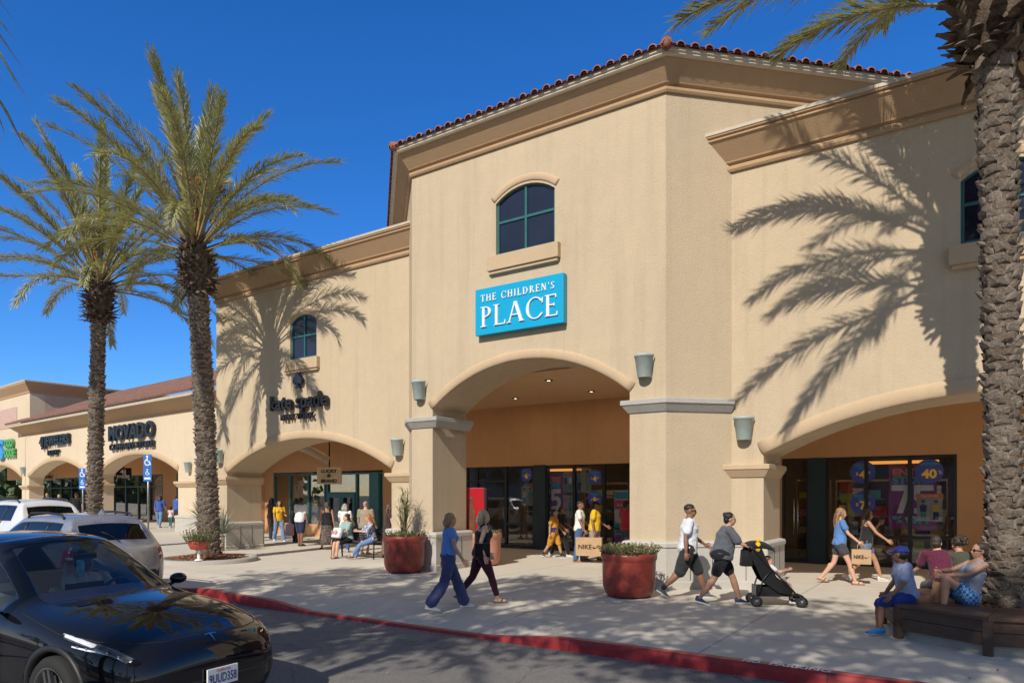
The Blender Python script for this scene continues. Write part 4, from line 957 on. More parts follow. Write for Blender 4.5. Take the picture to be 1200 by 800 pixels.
# ------------------------------------------------------------------ round mulched island of the first palm
isl=empty('tree_island',(PAx,PAy-.02,0),0,'round concrete kerbed island of bark mulch at the palm foot','planting island')
b=MB(); b.lathe([(1.32,-.05),(1.32,.09),(1.28,.115),(1.10,.115),(1.08,.06)],n=56,cap=False); b.build('kerb_ring',M['kerbc'],isl)
rnd=random.Random(4)
def mulch(mb,r,zc,ze,nchip,seed,inner=0):
    rnd=random.Random(seed); n=40; rs=[]
    for k in range(8):
        rr=r*(1-k/7.0); rs.append([(rr*math.cos(2*PI*j/n),rr*math.sin(2*PI*j/n),ze+(zc-ze)*(k/7)**.8+rnd.uniform(-.012,.012)) for j in range(n)])
    mb.rings(rs,0,True,cap=False)
    for i in range(nchip):
        a=rnd.uniform(0,2*PI); rr=r*math.sqrt(rnd.uniform(inner,1)); z=ze+(zc-ze)*((r-rr)/r)**.8
        p=Vector((rr*math.cos(a),rr*math.sin(a),z+.012)); d=Vector((rnd.uniform(-1,1),rnd.uniform(-1,1),rnd.uniform(-.3,.5))).normalized()*rnd.uniform(.02,.055); w=d.cross(Vector((0,0,1))).normalized()*rnd.uniform(.006,.016)
        mb.add([p-d-w,p-d+w,p+d+w,p+d-w],[(0,1,2,3)],0)
M['mulch']=plain('reddish bark mulch',(.24,.115,.06),.95,var=.5,scale=11,bump=.6)
b=MB(); mulch(b,1.10,.22,.07,1500,3); tag(b.build('mulch_bed',M['mulch'],isl))
# ------------------------------------------------------------------ ring bench at the near palm
bx_,by_=.33,11.15
bench=empty('ring_bench',(bx_,by_,0),0,'brown wooden octagonal bench around the near palm trunk','bench')
def wood_mat():
    t=NT('brown stained boards'); b=t.bsdf(Roughness=.6); v=t.coord(); mp=t.n('ShaderNodeMapping'); mp.inputs['Scale'].default_value=(1,1,9); t.l(v,mp.inputs[0])
    a=t.noise(mp.outputs[0],5,6,.7); c=t.noise(v,2,4)
    base=t.mix(.4,t.ramp(a,[(.3,(.05,.026,.017)),(.7,(.125,.068,.042))]),t.ramp(c,[(.3,(.055,.03,.02)),(.7,(.12,.065,.04))]))
    t.l(base,b.inputs['Base Color']); t.bump(b,a,.25,.006); return t.m
M['bench']=wood_mat()
OR=1.45; A0=R(262)
def ov(k,r,z): return (r*math.cos(A0+k*PI/4),r*math.sin(A0+k*PI/4),z)
for k in range(8):
    b=MB(); 
    for (r0,r1,z0,z1) in ((.60,.93,.405,.446),(.94,1.20,.405,.447),(1.21,OR+.045,.405,.449)):
        vs=[ov(k+.002,r0,z0),ov(k+.998,r0,z0),ov(k+.998,r1,z0),ov(k+.002,r1,z0)]; vs+= [(x,y,z1) for x,y,_ in vs]
        b.add(vs,[(3,2,1,0),(4,5,6,7),(0,1,5,4),(1,2,6,5),(2,3,7,6),(3,0,4,7)])
    b.build('seat_board',M['bench'],bench,.006)
    b=MB()
    for (z0,z1) in ((.115,.262),(.268,.402)):
        vs=[ov(k+.004,OR-.035,z0),ov(k+.996,OR-.035,z0),ov(k+.996,OR,z0),ov(k+.004,OR,z0)]; vs+=[(x,y,z1) for x,y,_ in vs]
        b.add(vs,[(3,2,1,0),(4,5,6,7),(0,1,5,4),(1,2,6,5),(2,3,7,6),(3,0,4,7)])
    b.build('side_board',M['bench'],bench,.004)
    b=MB(); a=A0+k*PI/4; mt=Matrix.Translation((OR*math.cos(a),OR*math.sin(a),0))@Matrix.Rotation(a,4,'Z'); b.box(-.045,.035,-.05,.05,.0,.404,mat=mt); b.build('post',M['bench'],bench,.004)
kr=empty('tree_kerb',(bx_,by_,0),0,'pale concrete kerb ring under the wooden bench','kerb ring')
b=MB(); b.rings([[ (r*math.cos(A0+k*PI/4),r*math.sin(A0+k*PI/4),z) for k in range(8)] for r,z in ((1.36,-.05),(1.36,.12),(1.20,.14),(.58,.36),(.50,.3))],0,False,cap=False); b.build('kerb_ring',M['kerbc'],kr)
b=MB(); mulch(b,.60,.40,.36,300,9); b.build('mulch_bed',M['mulch'],kr)
# ------------------------------------------------------------------ planters
def glaze():
    t=NT('red glazed planter'); b=t.bsdf(Roughness=.38); v=t.coord(); a=t.noise(v,3,6,.7); f=t.noise(v,16,5,.7)
    base=t.ramp(a,[(.25,(.13,.020,.016)),(.55,(.26,.038,.027)),(.72,(.34,.10,.07)),(.82,(.40,.20,.15))]); base=t.mix(.35,base,t.ramp(f,[(.35,(.14,.02,.015)),(.7,(.38,.08,.055))]))
    t.l(base,b.inputs['Base Color']); t.bump(b,f,.12,.01); return t.m
M['glaze']=glaze(); M['terracotta']=plain('pale terracotta planter',(.50,.23,.15),.6,var=.12,scale=4)
M['succ']=leafmat('succulent leaf',(.07,.085,.035),(.22,.22,.10),.15,.5,sc=9); M['succ2']=leafmat('dry flower head',(.26,.20,.10),(.42,.34,.18),.15,.7,sc=9)
M['reed']=leafmat('reed leaf',(.11,.13,.05),(.27,.25,.12),.25,.5,sc=5); M['yucca']=leafmat('yucca leaf',(.035,.075,.02),(.14,.20,.05),.2,.4,sc=5); M['agave']=leafmat('grey spiky leaf',(.16,.19,.15),(.32,.33,.27),.1,.5,sc=5)
def planter(x,y,r,h,label,m,z=0):
    t=empty('planter',(x,y,z),0,label,'planter')
    b=MB(); b.lathe([(.0,.03),(r*.80,.03),(r*.86,.06),(r*.965,.20),(r*.985,h*.5),(r*.99,h*.80),(r*1.0,h*.83),(r*1.035,h*.86),(r*1.045,h*.93),(r*1.04,h*.975),(r*1.01,h),(r*.93,h),(r*.90,h*.96),(r*.90,h*.9)],n=48,cap=False)
    b.build('pot',m,t)
    b=MB(); b.lathe([(.0,h*.9),(r*.5,h*.915),(r*.905,h*.9)],n=30,cap=False); b.build('soil',M['mulch'],t)
    b=MB()
    for k in range(3): b.box(-.08,.08,-.05,.05,0,.05,mat=Matrix.Rotation(2*PI*k/3+.5,4,'Z')@Matrix.Translation((r*.62,0,0)))
    b.build('foot',M['lamp_in'],t); return t
def lowplants(label,x,y,z,r,seed,n=230,hmax=.16,m2=True):
    rnd=random.Random(seed); t=empty('low_plants',(x,y,z),0,label,'plant'); b=MB()
    for i in range(n):
        a=rnd.uniform(0,2*PI); rr=r*math.sqrt(rnd.random()); p=Vector((rr*math.cos(a),rr*math.sin(a),0)); lean=Vector((math.cos(a),math.sin(a),0))*(rr/r)**2*.6
        hh=hmax*rnd.uniform(.45,1.2); q=p+(Vector((0,0,1))+lean+Vector((rnd.uniform(-.3,.3),rnd.uniform(-.3,.3),0))).normalized()*hh
        b.tube([p,q],.005,3,0,False)
        fl=1 if (m2 and rnd.random()<.38) else 0
        for k in range(9):
            s=rnd.uniform(.25,1.05); c=p.lerp(q,s); d=Vector((rnd.uniform(-1,1),rnd.uniform(-1,1),rnd.uniform(-.1,1))).normalized()*rnd.uniform(.025,.055); w=d.cross(Vector((rnd.uniform(-1,1),rnd.uniform(-1,1),1))).normalized()*rnd.uniform(.008,.018)
            b.add([c,c+d*.5+w,c+d,c+d*.5-w],[(0,1,2,3)],fl if s>.7 else 0)
    b.build('foliage',[M['succ'],M['succ2']],t); return t
def blades(mb,base,n,L,w,emin,emax,droop,rnd,mi=0,seg=5):
    for i in range(n):
        az=rnd.uniform(0,2*PI); e=R(rnd.uniform(emin,emax)); l=L*rnd.uniform(.65,1.1); p=Vector(base)+Vector((rnd.uniform(-.02,.02),rnd.uniform(-.02,.02),0)); tt=Vector((-math.sin(az),math.cos(az),0)); rows=[]; dr=R(rnd.uniform(*droop))
        for k in range(seg+1):
            s=k/seg; ww=w*(1-s**2)*(.6+.4*min(1,s*4)); rows.append((p-tt*ww,p+tt*ww)); ee=e-dr*s
            p=p+Vector((math.cos(ee)*math.cos(az),math.cos(ee)*math.sin(az),math.sin(ee)))*l/seg
        for k in range(seg): mb.add([rows[k][0],rows[k][1],rows[k+1][1],rows[k+1][0]],[(0,1,2,3)],mi)
x,y=at_depth(474,16.75); P1=(x,y)
planter(x,y,.50,.88,'red glazed round planter with tall reeds before the left tower pier',M['glaze'])
lowplants('low succulents filling the planter under the tall reeds',x,y,.80,.46,2)
rnd=random.Random(8); t=empty('reed_plant',(x,y,.80),0,'tall thin reed clump rising from the red planter by the tower pier','plant'); b=MB()
for i in range(15):
    a=rnd.uniform(0,2*PI); p=Vector((rnd.uniform(-.07,.07),rnd.uniform(-.07,.07),0)); q=p+Vector((math.cos(a)*.10,math.sin(a)*.10,rnd.uniform(.7,1.25))); b.tube([p,p.lerp(q,.5)+Vector((0,0,.02)),q],[.011,.009,.006],5)
    for k in range(7):
        s=rnd.uniform(.45,1); blades(b,p.lerp(q,s),1,.42,.011,30,75,(50,130),rnd)
blades(b,(0,0,0),22,1.15,.011,62,86,(20,75),rnd); b.build('foliage',M['reed'],t)
x,y=at_depth(737,12.75)
planter(x,y,.49,.80,'red glazed round planter of low plants before the right tower pier',M['glaze']); lowplants('low succulents with dry flower heads in the right hand planter',x,y,.74,.47,5,n=330,hmax=.2)
x,y=at_depth(566,18.45)
planter(x,y,.48,.86,'pale terracotta planter standing behind the left tower pier',M['terracotta']); lowplants('low plants in the pale terracotta planter',x,y,.78,.44,6,n=120)
# small bowl planter on the island
x,y=at_depth(233,18.4)
t=empty('bowl_planter',(x,y,.12),0,'small red bowl of leafy plants on a white stand beside the palm','planter')
b=MB(); b.lathe([(.11,0),(.11,.03),(.04,.05),(.035,.26),(.09,.28)],n=16); b.build('stand',M['white_paint'],t)
b=MB(); b.lathe([(.06,.28),(.2,.31),(.26,.42),(.28,.5),(.27,.52),(.24,.5)],n=24,cap=False); b.build('pot',plain('orange red glazed bowl',(.42,.06,.04),.35,var=.2),t)
lowplants('bushy grey green plant in the small red bowl',x,y,.58,.30,12,n=150,hmax=.34)
# spiky plants behind the first palm
rnd=random.Random(3)
x,y=at_depth(236,23.0); t=empty('yucca_plant',(x,y,gz(x)),0,'bright green spiky yucca on a short stem behind the palm','plant'); b=MB(); b.tube([(0,0,0),(.02,0,.9)],.07,8); b.build('stem',M['bark'],t); b=MB(); blades(b,(0.02,0,.95),110,.85,.024,-25,88,(5,40),rnd); b.build('foliage',M['yucca'],t)
x,y=at_depth(261,22.6); t=empty('agave_plant',(x,y,gz(x)),0,'grey spiky agave in front of the left wing pier','plant'); b=MB(); b.tube([(0,0,0),(0,0,.5)],.06,8); b.build('stem',M['bark'],t); b=MB(); blades(b,(0,0,.55),90,.95,.022,0,85,(0,30),rnd); b.build('foliage',M['agave'],t)
# ------------------------------------------------------------------ accessible parking signs
SB=plain('blue sign face',(.03,.16,.50),.4,var=.03); 
def icon(mb,cx,cz,s,y):
    mb.prism([(cx+.10*s*math.cos(2*PI*k/12)-.02*s,cz+.36*s+.10*s*math.sin(2*PI*k/12)) for k in range(12)],y-.004,y)
    mb.prism([(cx-.06*s,cz-.02*s),(cx+.05*s,cz-.02*s),(cx+.04*s,cz+.24*s),(cx-.06*s,cz+.24*s)],y-.004,y); mb.prism([(cx+.05*s,cz-.02*s),(cx+.22*s,cz-.02*s),(cx+.34*s,cz-.32*s),(cx+.24*s,cz-.34*s),(cx+.15*s,cz-.10*s),(cx+.05*s,cz-.10*s)],y-.0045,y)
    n=16; o=[(cx+.28*s*math.cos(R(100)+R(230)*k/n),cz-.12*s+.28*s*math.sin(R(100)+R(230)*k/n)) for k in range(n+1)]; i=[(cx+.2*s*math.cos(R(100)+R(230)*k/n),cz-.12*s+.2*s*math.sin(R(100)+R(230)*k/n)) for k in range(n+1)]
    for k in range(n): mb.prism([o[k],o[k+1],i[k+1],i[k]],y-.004,y)
def psign(px,d,ztop,label,rz):
    x,y=at_depth(px,d); t=empty('parking_sign',(x,y,gz(x)),rz,label,'road sign','blue accessible parking signs'); zt=ztop-gz(x)
    b=MB(); b.tube([(0,0.03,0),(0,0.03,zt-.03)],.03,8); b.build('post',plain('galvanised post',(.35,.36,.37),.4,.7),t)
    for k in range(2):
        b=MB(); b.box(-.16,.16,-.012,0,zt-.48*(k+1)+.02,zt-.48*k); f=b.build('sign_plate',SB,t)
        b=MB(); cz=zt-.48*k-.2
        if k==0: icon(b,0,cz-.02,.42,-.012)
        else: icon(b,0,cz+.06,.26,-.012); b.box(-.12,.12,-.016,-.012,cz-.19,cz-.12)
        b.build('symbol',M['sign_white'],f)
psign(173,24.5,3.28,'blue accessible parking sign on a grey post right of the silver car',R(25)); psign(96.5,31,3.05,'blue accessible parking sign on a post left of the far palm trunk',R(25))
# ------------------------------------------------------------------ street trees on the near verge (their crowns hang over the road)
M['leaf']=leafmat('broad tree leaf',(.045,.075,.02),(.11,.14,.04),.3,.5); M['tbark']=barkmat('tree bark',(.05,.04,.03),(.12,.095,.07),(.2,.16,.12))
def tree(x,y,h,rx,ry,rz,seed,label,nleaf=5200,ls=.10,z0=0,zc=None,group='street trees on the near side of the road'):
    rnd=random.Random(seed); t=empty('street_tree',(x,y,z0),0,label,'tree',group); b=MB(); zc=zc or h-rz
    tips=[]
    b.tube([(0,0,-.1),(.04,.02,1.2),(-.03,.05,2.4),(0,0,zc-rz*.45)],[.19,.15,.13,.11],10)
    for i in range(11):
        a=2*PI*i/11+rnd.uniform(-.3,.3); p=Vector((0,0,rnd.uniform(zc-rz*1.1,zc-rz*.4))); e=Vector((rx*.8*math.cos(a),ry*.8*math.sin(a),zc+rz*rnd.uniform(-.35,.7)))
        m=p.lerp(e,.5)+Vector((rnd.uniform(-.3,.3),rnd.uniform(-.3,.3),rnd.uniform(.1,.5))); b.tube([p,p.lerp(m,.5)+Vector((0,0,.1)),m,e],[.07,.055,.04,.012],6); tips+= [m,e,m.lerp(e,.5)]
    b.build('trunk',M['tbark'],t)
    b=MB(); cl=[]
    for i in range(62):
        while True:
            v=Vector((rnd.uniform(-1,1),rnd.uniform(-1,1),rnd.uniform(-1,1)))
            if .25<v.length<1: break
        cl.append((Vector((v.x*rx,v.y*ry,zc+v.z*rz)),rnd.uniform(.38,.8)))
    for i in range(nleaf):
        c,r=rnd.choice(cl); v=Vector((rnd.gauss(0,1),rnd.gauss(0,1),rnd.gauss(0,.7)))*r*.5; p=c+v
        d=Vector((rnd.uniform(-1,1),rnd.uniform(-1,1),rnd.uniform(-.9,.4))).normalized()*ls*rnd.uniform(.7,1.3); w=d.cross(Vector((rnd.uniform(-1,1),rnd.uniform(-1,1),rnd.uniform(-1,1)))).normalized()*ls*.42
        b.add([p-d,p+w,p+d,p-w],[(0,1,2,3)],0)
    b.build('crown',M['leaf'],t); return t
TL=[(-9.4,-3.0,12.0,2.8,2.7,2.2,71),(-4.9,-2.8,12.3,2.9,2.8,2.3,72),(-.4,-3.0,12.0,2.8,2.7,2.2,73),(3.4,-3.0,11.6,2.5,2.6,2.1,74)]
for (x,y,h,rx,ry,rz,sd_) in TL: tree(x,y,h,rx,ry,rz,sd_,'broad leafy street tree on the mulched strip beside the road',nleaf=5500,ls=.12)
# far side of the car park, seen only as reflections
for i in range(9):
    tree(-44+10*i+(i%3)*1.2,-24-(i%2)*3,7.5+(i%3),3.2,3.0,2.5,90+i,'leafy car park tree across the road',nleaf=2200,ls=.2,group='car park trees across the road')
b=MB(); b.box(-70,50,-62,-46,-.2,7.5); b.box(-70.3,50.3,-46.2,-45.6,7.0,7.9); o=b.build('opposite_building',M['stucco_pale']); tag(o,'long low cream shop block across the car park','building')
tag(sheet('parking_lot',[(-90,-9),(60,-9),(60,-46),(-90,-46)],-.16,M['asphalt']),'asphalt car park across the road')

# tree belt to the far left, at the end of the street
rnd=random.Random(77); b=MB()
for i in range(5200):
    u=rnd.random(); x=-120+30*rnd.random()+ (0); y=-40+110*u; z=abs(rnd.gauss(0,1))*3.2; 
    p=Vector((x,y,z)); d=Vector((rnd.uniform(-1,1),rnd.uniform(-1,1),rnd.uniform(-1,1))).normalized()*rnd.uniform(.6,1.2); w=d.cross(Vector((rnd.uniform(-1,1),rnd.uniform(-1,1),rnd.uniform(-1,1)))).normalized()*.6
    b.add([p-d,p+w,p+d,p-w],[(0,1,2,3)])
tag(b.build('tree_belt',M['leaf']),'distant belt of trees at the end of the street',kind='stuff')

rnd=random.Random(31); b=MB()
for i in range(420):
    g=rnd.random()
    if g<.62: x=rnd.uniform(-9,1); y=kerb_y(x)-.19-abs(rnd.gauss(0,.07)); z=gz(x)-.145
    elif g<.8: x=rnd.uniform(-11,1); y=rnd.uniform(4,7.6); z=gz(x)-.146
    else: x=rnd.uniform(-13,1); y=rnd.uniform(8.3,12.5); z=.004
    d=Vector((rnd.uniform(-1,1),rnd.uniform(-1,1),rnd.uniform(-.1,.3))).normalized()*rnd.uniform(.01,.035); w=d.cross(Vector((0,0,1))).normalized()*rnd.uniform(.004,.014); p=Vector((x,y,z+.008))
    b.add([p-d,p+w,p+d,p-w],[(0,1,2,3)],0)
tag(b.build('leaf_litter',plain('dry leaf litter',(.30,.20,.10),.9,var=.6,scale=30)),'dry leaf litter along the gutter and on the pavement',kind='stuff')
# ------------------------------------------------------------------ cars
def paintmat(name,c,rough=.25,metal=.0,coat=1.0,flake=0):
    t=NT(name); b=t.bsdf(Roughness=rough,Metallic=metal); b.inputs['Coat Weight'].default_value=coat; b.inputs['Specular IOR Level'].default_value=.5 if c[0]>.1 else .0; b.inputs['Coat Roughness'].default_value=.02
    v=t.coord(); f=t.noise(v,2.2,5,.65); t.l(t.ramp(f,[(.3,mul(c,.9)),(.7,mul(c,1.1))]),b.inputs['Base Color'])
    d=t.noise(v,45,3,.7); rr=t.ramp(d,[(.4,(rough*.8,)*3),(.7,(min(1,rough*1.5),)*3)]); t.l(rr,b.inputs['Roughness'])
    return t.m
M['paint_black']=paintmat('black car paint',(.006,.0065,.010),.12); M['paint_silver']=paintmat('silver car paint',(.42,.42,.42),.32,.55); M['paint_white']=paintmat('white car paint',(.72,.72,.70),.3)
M['carglass']=glassmat('tinted car glass',(.86,.90,.90),fm=.8,base=.01); M['carside']=glassmat('light tinted side glass',(.62,.66,.66),fm=.9); M['cardark']=glassmat('dark tinted car glass',(.13,.14,.15),base=.03)
M['rubber']=plain('tyre rubber',(.018,.018,.018),.85,bump=.2); M['rim']=plain('grey alloy rim',(.22,.22,.23),.35,.8,var=.1); M['plastic']=plain('black trim plastic',(.016,.016,.017),.5)
M['lens']=plain('clear lamp lens',(.10,.11,.13),.06,.35,var=.6,scale=16,coat=1); M['lampwhite']=plain('bright lamp reflector',(.85,.87,.9),.15,.2,var=.1,coat=1); M['redlens']=plain('red lamp lens',(.35,.015,.015),.15,var=.2,coat=1)
M['seat']=plain('pale car seat leather',(.60,.58,.55),.6,var=.06); M['cabin']=plain('car cabin grey',(.07,.07,.075),.8); M['chrome']=plain('bright metal',(.7,.7,.72),.15,1,var=0)
def car(name,label,st,loc,rz,paint,glass,side_glass,roofm,ws,rear,sidew,wheels,wr,cat='car',group=None,track=.80):
    """st: stations front to rear, each nine (x,y,z); ws/rear/sidew: (first,last) station index of windscreen, rear glass, side windows"""
    root=empty(name,loc,rz,label,cat,group)
    n=9; V=[];Fc=[];mi=[]; idx={}
    for i,s in enumerate(st):
        for side in (1,-1):
            for j,(x,y,z) in enumerate(s):
                if side==-1 and abs(y)<1e-6: idx[i,j,-1]=idx[i,j,1]; continue
                V.append((x,side*y,z)); idx[i,j,side]=len(V)-1
    for i in range(len(st)-1):
        for side in (1,-1):
            for j in range(n-1):
                q=[idx[i,j,side],idx[i+1,j,side],idx[i+1,j+1,side],idx[i,j+1,side]]
                u=[];[u.append(k) for k in q if k not in u]
                if len(u)<3: continue
                m=0
                if j>=6 and ws[0]<=i<ws[1]: m=1
                elif j>=6 and rear[0]<=i<rear[1]: m=2
                elif j==4 and sidew[0]<=i<sidew[1]: m=3
                elif j>=5 and ws[1]<i<rear[0]-0 and roofm: m=4
                elif ws[0]-1==i and j>=6: m=5
                Fc.append(tuple(u) if side==1 else tuple(reversed(u))); mi.append(m)
    # underside left open; floor added below
    me=bpy.data.meshes.new('cage'); me.from_pydata(V,[],Fc); me.polygons.foreach_set('material_index',mi)
    mats=[paint,glass,side_glass,side_glass,roofm or paint,M['darkglass']]
    for m in mats: me.materials.append(m)
    o=bpy.data.objects.new('cage',me); col.objects.link(o); sm=o.modifiers.new('s','SUBSURF'); sm.levels=3; sm.render_levels=3; sm.boundary_smooth='PRESERVE_CORNERS'
    ev=mesh_of(o); bpy.data.objects.remove(o); bpy.data.meshes.remove(me)
    bm=bmesh.new(); bm.from_mesh(ev); bmesh.ops.recalc_face_normals(bm,faces=bm.faces)
    bvh=BVHTree.FromBMesh(bm)
    # wheel openings
    kill=[f for f in bm.faces if abs(f.calc_center_median().y)>.55 and any((f.calc_center_median().x-wx)**2+(f.calc_center_median().z-wr)**2<(wr+.055)**2 for wx in wheels)]
    bmesh.ops.delete(bm,geom=kill,context='FACES')
    names={0:'body_shell',1:'windscreen',2:'rear_window',3:'side_window',4:'roof_panel',5:'cowl'}
    parts={}
    for k in range(6):
        fs=[f for f in bm.faces if f.material_index==k]
        if not fs: continue
        groups=[fs]
        if k==3: groups=[[f for f in fs if f.calc_center_median().y>0],[f for f in fs if f.calc_center_median().y<0]]
        for fs in groups:
            vm={}; vs=[]; ff=[]
            for f in fs:
                q=[]
                for v in f.verts:
                    if v not in vm: vm[v]=len(vs); vs.append(v.co.copy())
                    q.append(vm[v])
                ff.append(tuple(q))
            m2=bpy.data.meshes.new(names[k]); m2.from_pydata(vs,[],ff); m2.materials.append(mats[k]); m2.polygons.foreach_set('use_smooth',[True]*len(ff)); m2.update()
            ob=bpy.data.objects.new(names[k],m2); col.objects.link(ob); ob.parent=root; parts[k]=ob
            if k==0: so_=ob.modifiers.new('t','SOLIDIFY'); so_.thickness=.012; so_.offset=-1; apply_mods(ob)
    bm.free(); bpy.data.meshes.remove(ev)
    # wheels
    for wx in wheels:
        for s in (1,-1):
            w=MB(); prof=[(wr-.10,-.10),(wr-.03,-.115),(wr,-.08),(wr,.08),(wr-.03,.115),(wr-.10,.10)]
            w.rings([[(r*math.cos(2*PI*j/36),yy,r*math.sin(2*PI*j/36)) for j in range(36)] for r,yy in prof],0,True,cap=False)
            wo=w.build('wheel',M['rubber'],root); wo.location=(wx,s*(track+.0),wr)
            h=MB(); yo=s*.085
            h.rings([[(r*math.cos(2*PI*j/36),yy*s,r*math.sin(2*PI*j/36)) for j in range(36)] for r,yy in ((wr-.105,-.09),(wr-.105,.10),(wr-.085,.112),(wr-.10,.105))],0,True,cap=False)
            h.rings([[(r*math.cos(2*PI*j/24),s*.03,r*math.sin(2*PI*j/24)) for j in range(24)] for r in (wr-.104,.02)],1,False)
            for k in range(5):
                a=2*PI*k/5; mt=Matrix.Rotation(a,4,'Y')
                for off in (-.035,.035): h.box(.03,wr-.10,yo-.012,yo+.016,off-.016,off+.016,mat=mt)
            h.rings([[(r*math.cos(2*PI*j/20),yo+yy*s,r*math.sin(2*PI*j/20)) for j in range(20)] for r,yy in ((.075,-.04),(.075,.02),(.05,.032))],0,True)
            h.build('rim',[M['rim'],M['cabin']],wo)
            # arch lip and dark well
            a_=MB(); rs=[]
            for j in range(25):
                th=R(-14)+R(208)*j/24; rr=wr+.055; px_,pz_=wx+rr*math.cos(th),wr+rr*math.sin(th)
                hit=bvh.ray_cast(Vector((px_,s*2,pz_)),Vector((0,-s,0)))[0]
                y_=hit.y if hit else s*.9
                rs.append([(wx+(rr+d1)*math.cos(th),y_+s*d2,wr+(rr+d1)*math.sin(th)) for d1,d2 in ((-.02,-.14),(-.018,.004),(0,.012),(.035,.006),(.03,-.03))])
            a_.rings(rs,0,True,cap=True); a_.build('wheel_arch',M['plastic'],root)
    c=MB(); x0=st[3][4][0]; x1=st[-3][4][0]
    zf=st[4][0][2]; c.box(x0+.1,x1-.1,-.52,.52,zf+.02,zf+.06); c.box(x0-.1,x1,-.53,.53,zf+.061,.62); c.build('floor_pan',M['cabin'],root)
    return root,bvh
def snap(bvh,p,off=.004,d=None):
    p=Vector(p)
    if d is None: loc,nm,_,_=bvh.find_nearest(p)
    else:
        loc,nm,_,_=bvh.ray_cast(p,Vector(d))
        if loc is None: loc,nm,_,_=bvh.find_nearest(p)
    c=Vector((2,0,.6))
    if nm.dot(loc-c)<0: nm=-nm
    return loc+nm*off,nm
def patch(mb,bvh,quad,nu,nv,off=.005,d=None,mi=0,shape=None):
    A,B,C,D=[Vector(q) for q in quad]; vs=[]
    for i in range(nu+1):
        for j in range(nv+1):
            u=i/nu; v=j/nv; p=(A*(1-u)+B*u)*(1-v)+(D*(1-u)+C*u)*v
            vs.append(snap(bvh,p,off if 0<i<nu and 0<j<nv else .0015,d)[0])
    fs=[(i*(nv+1)+j,(i+1)*(nv+1)+j,(i+1)*(nv+1)+j+1,i*(nv+1)+j+1) for i in range(nu) for j in range(nv)]
    mb.add(vs,fs,mi,True)
def seam(mb,bvh,pts,r=.004,n=12,d=None):
    P=[]
    for a,b in zip(pts,pts[1:]):
        for k in range(n): P.append(snap(bvh,Vector(a).lerp(Vector(b),k/n),.0005,d)[0])
    mb.tube(P,r,5)
def S(x,A,B,C,D,W,Rr,P,Mm,G):
    def q(t): return t if len(t)==3 else (x,)+tuple(t)
    return [q(t) for t in (A,B,C,D,W,Rr,P,Mm,G)]
def side(x,w=.96,zb=.19): return [(x,w-.09,zb),(x,w-.025,zb+.15),(x,w,.58)]
E1=[[(.06,0,.20),(.01,0,.32),(0,0,.48),(.01,0,.60),(.045,0,.685),(.08,0,.725),(.115,0,.745),(.15,0,.76),(.18,0,.773)],
[(.08,.42,.20),(.03,.45,.32),(.02,.46,.48),(.035,.45,.60),(.075,.42,.69),(.12,.36,.732),(.16,.27,.753),(.20,.14,.77),(.24,0,.785)],
[(.17,.70,.20),(.12,.745,.32),(.11,.755,.48),(.14,.74,.61),(.20,.68,.70),(.25,.56,.758),(.29,.42,.788),(.33,.21,.81),(.36,0,.822)],
[(.36,.84,.19),(.33,.885,.32),(.33,.905,.50),(.36,.885,.655),(.42,.80,.765),(.46,.64,.825),(.49,.47,.852),(.51,.24,.868),(.53,0,.876)],
[(.88,.87,.19),(.88,.93,.34),(.88,.955,.54),(.88,.945,.73),(.88,.865,.865),(.88,.69,.908),(.88,.50,.932),(.88,.25,.95),(.88,0,.957)],
[(1.30,.87,.19),(1.3,.935,.34),(1.3,.96,.56),(1.3,.95,.78),(1.3,.875,.92),(1.28,.70,.972),(1.26,.51,.998),(1.24,.26,1.014),(1.22,0,1.02)],
side(1.72)+[(1.72,.945,.82),(1.72,.880,.968),(1.66,.765,1.018),(1.60,.70,1.03),(1.44,.36,1.058),(1.36,0,1.066)],
side(1.85)+[(1.85,.945,.84),(1.85,.875,.98),(1.78,.748,1.07),(1.68,.685,1.068),(1.52,.355,1.098),(1.44,0,1.106)],
side(2.2)+[(2.2,.945,.85),(2.2,.87,.99),(2.14,.665,1.305),(2.06,.60,1.30),(1.95,.31,1.35),(1.90,0,1.365)],
side(2.6)+[(2.6,.945,.86),(2.6,.865,.995),(2.55,.592,1.50),(2.48,.53,1.508),(2.40,.27,1.552),(2.36,0,1.567)],
side(2.68)+[(2.68,.945,.86),(2.68,.865,.996),(2.64,.586,1.528),(2.58,.525,1.54),(2.47,.265,1.578),(2.43,0,1.592)],
side(3.0)+[(3.0,.945,.87),(3.0,.865,1.0),(3.0,.57,1.57),(3.0,.51,1.59),(3.0,.26,1.617),(3.0,0,1.627)],
side(3.6)+[(3.6,.94,.89),(3.6,.855,1.03),(3.6,.56,1.545),(3.6,.50,1.57),(3.6,.25,1.602),(3.6,0,1.612)],
side(4.05,.95)+[(4.05,.92,.92),(4.05,.83,1.07),(3.98,.55,1.45),(3.97,.49,1.482),(3.95,.25,1.52),(3.94,0,1.53)],
side(4.42,.92)+[(4.42,.87,.95),(4.42,.78,1.09),(4.44,.64,1.15),(4.46,.5,1.16),(4.5,.25,1.17),(4.52,0,1.18)],
[(4.62,.74,.22),(4.68,.80,.36),(4.68,.82,.6),(4.66,.79,.88),(4.62,.70,.99),(4.62,.58,1.03),(4.63,.44,1.04),(4.64,.22,1.05),(4.65,0,1.055)],
[(4.70,0,.22),(4.74,0,.36),(4.75,0,.6),(4.73,0,.88),(4.70,0,.98),(4.69,0,1.0),(4.68,0,1.015),(4.67,0,1.03),(4.66,0,1.04)]]
for i in range(1,6):
    E1[i]=[(x,y,z+(.05 if j>=3 else .02 if j==2 else 0)*(1 if i<5 else .5)) for j,(x,y,z) in enumerate(E1[i])]
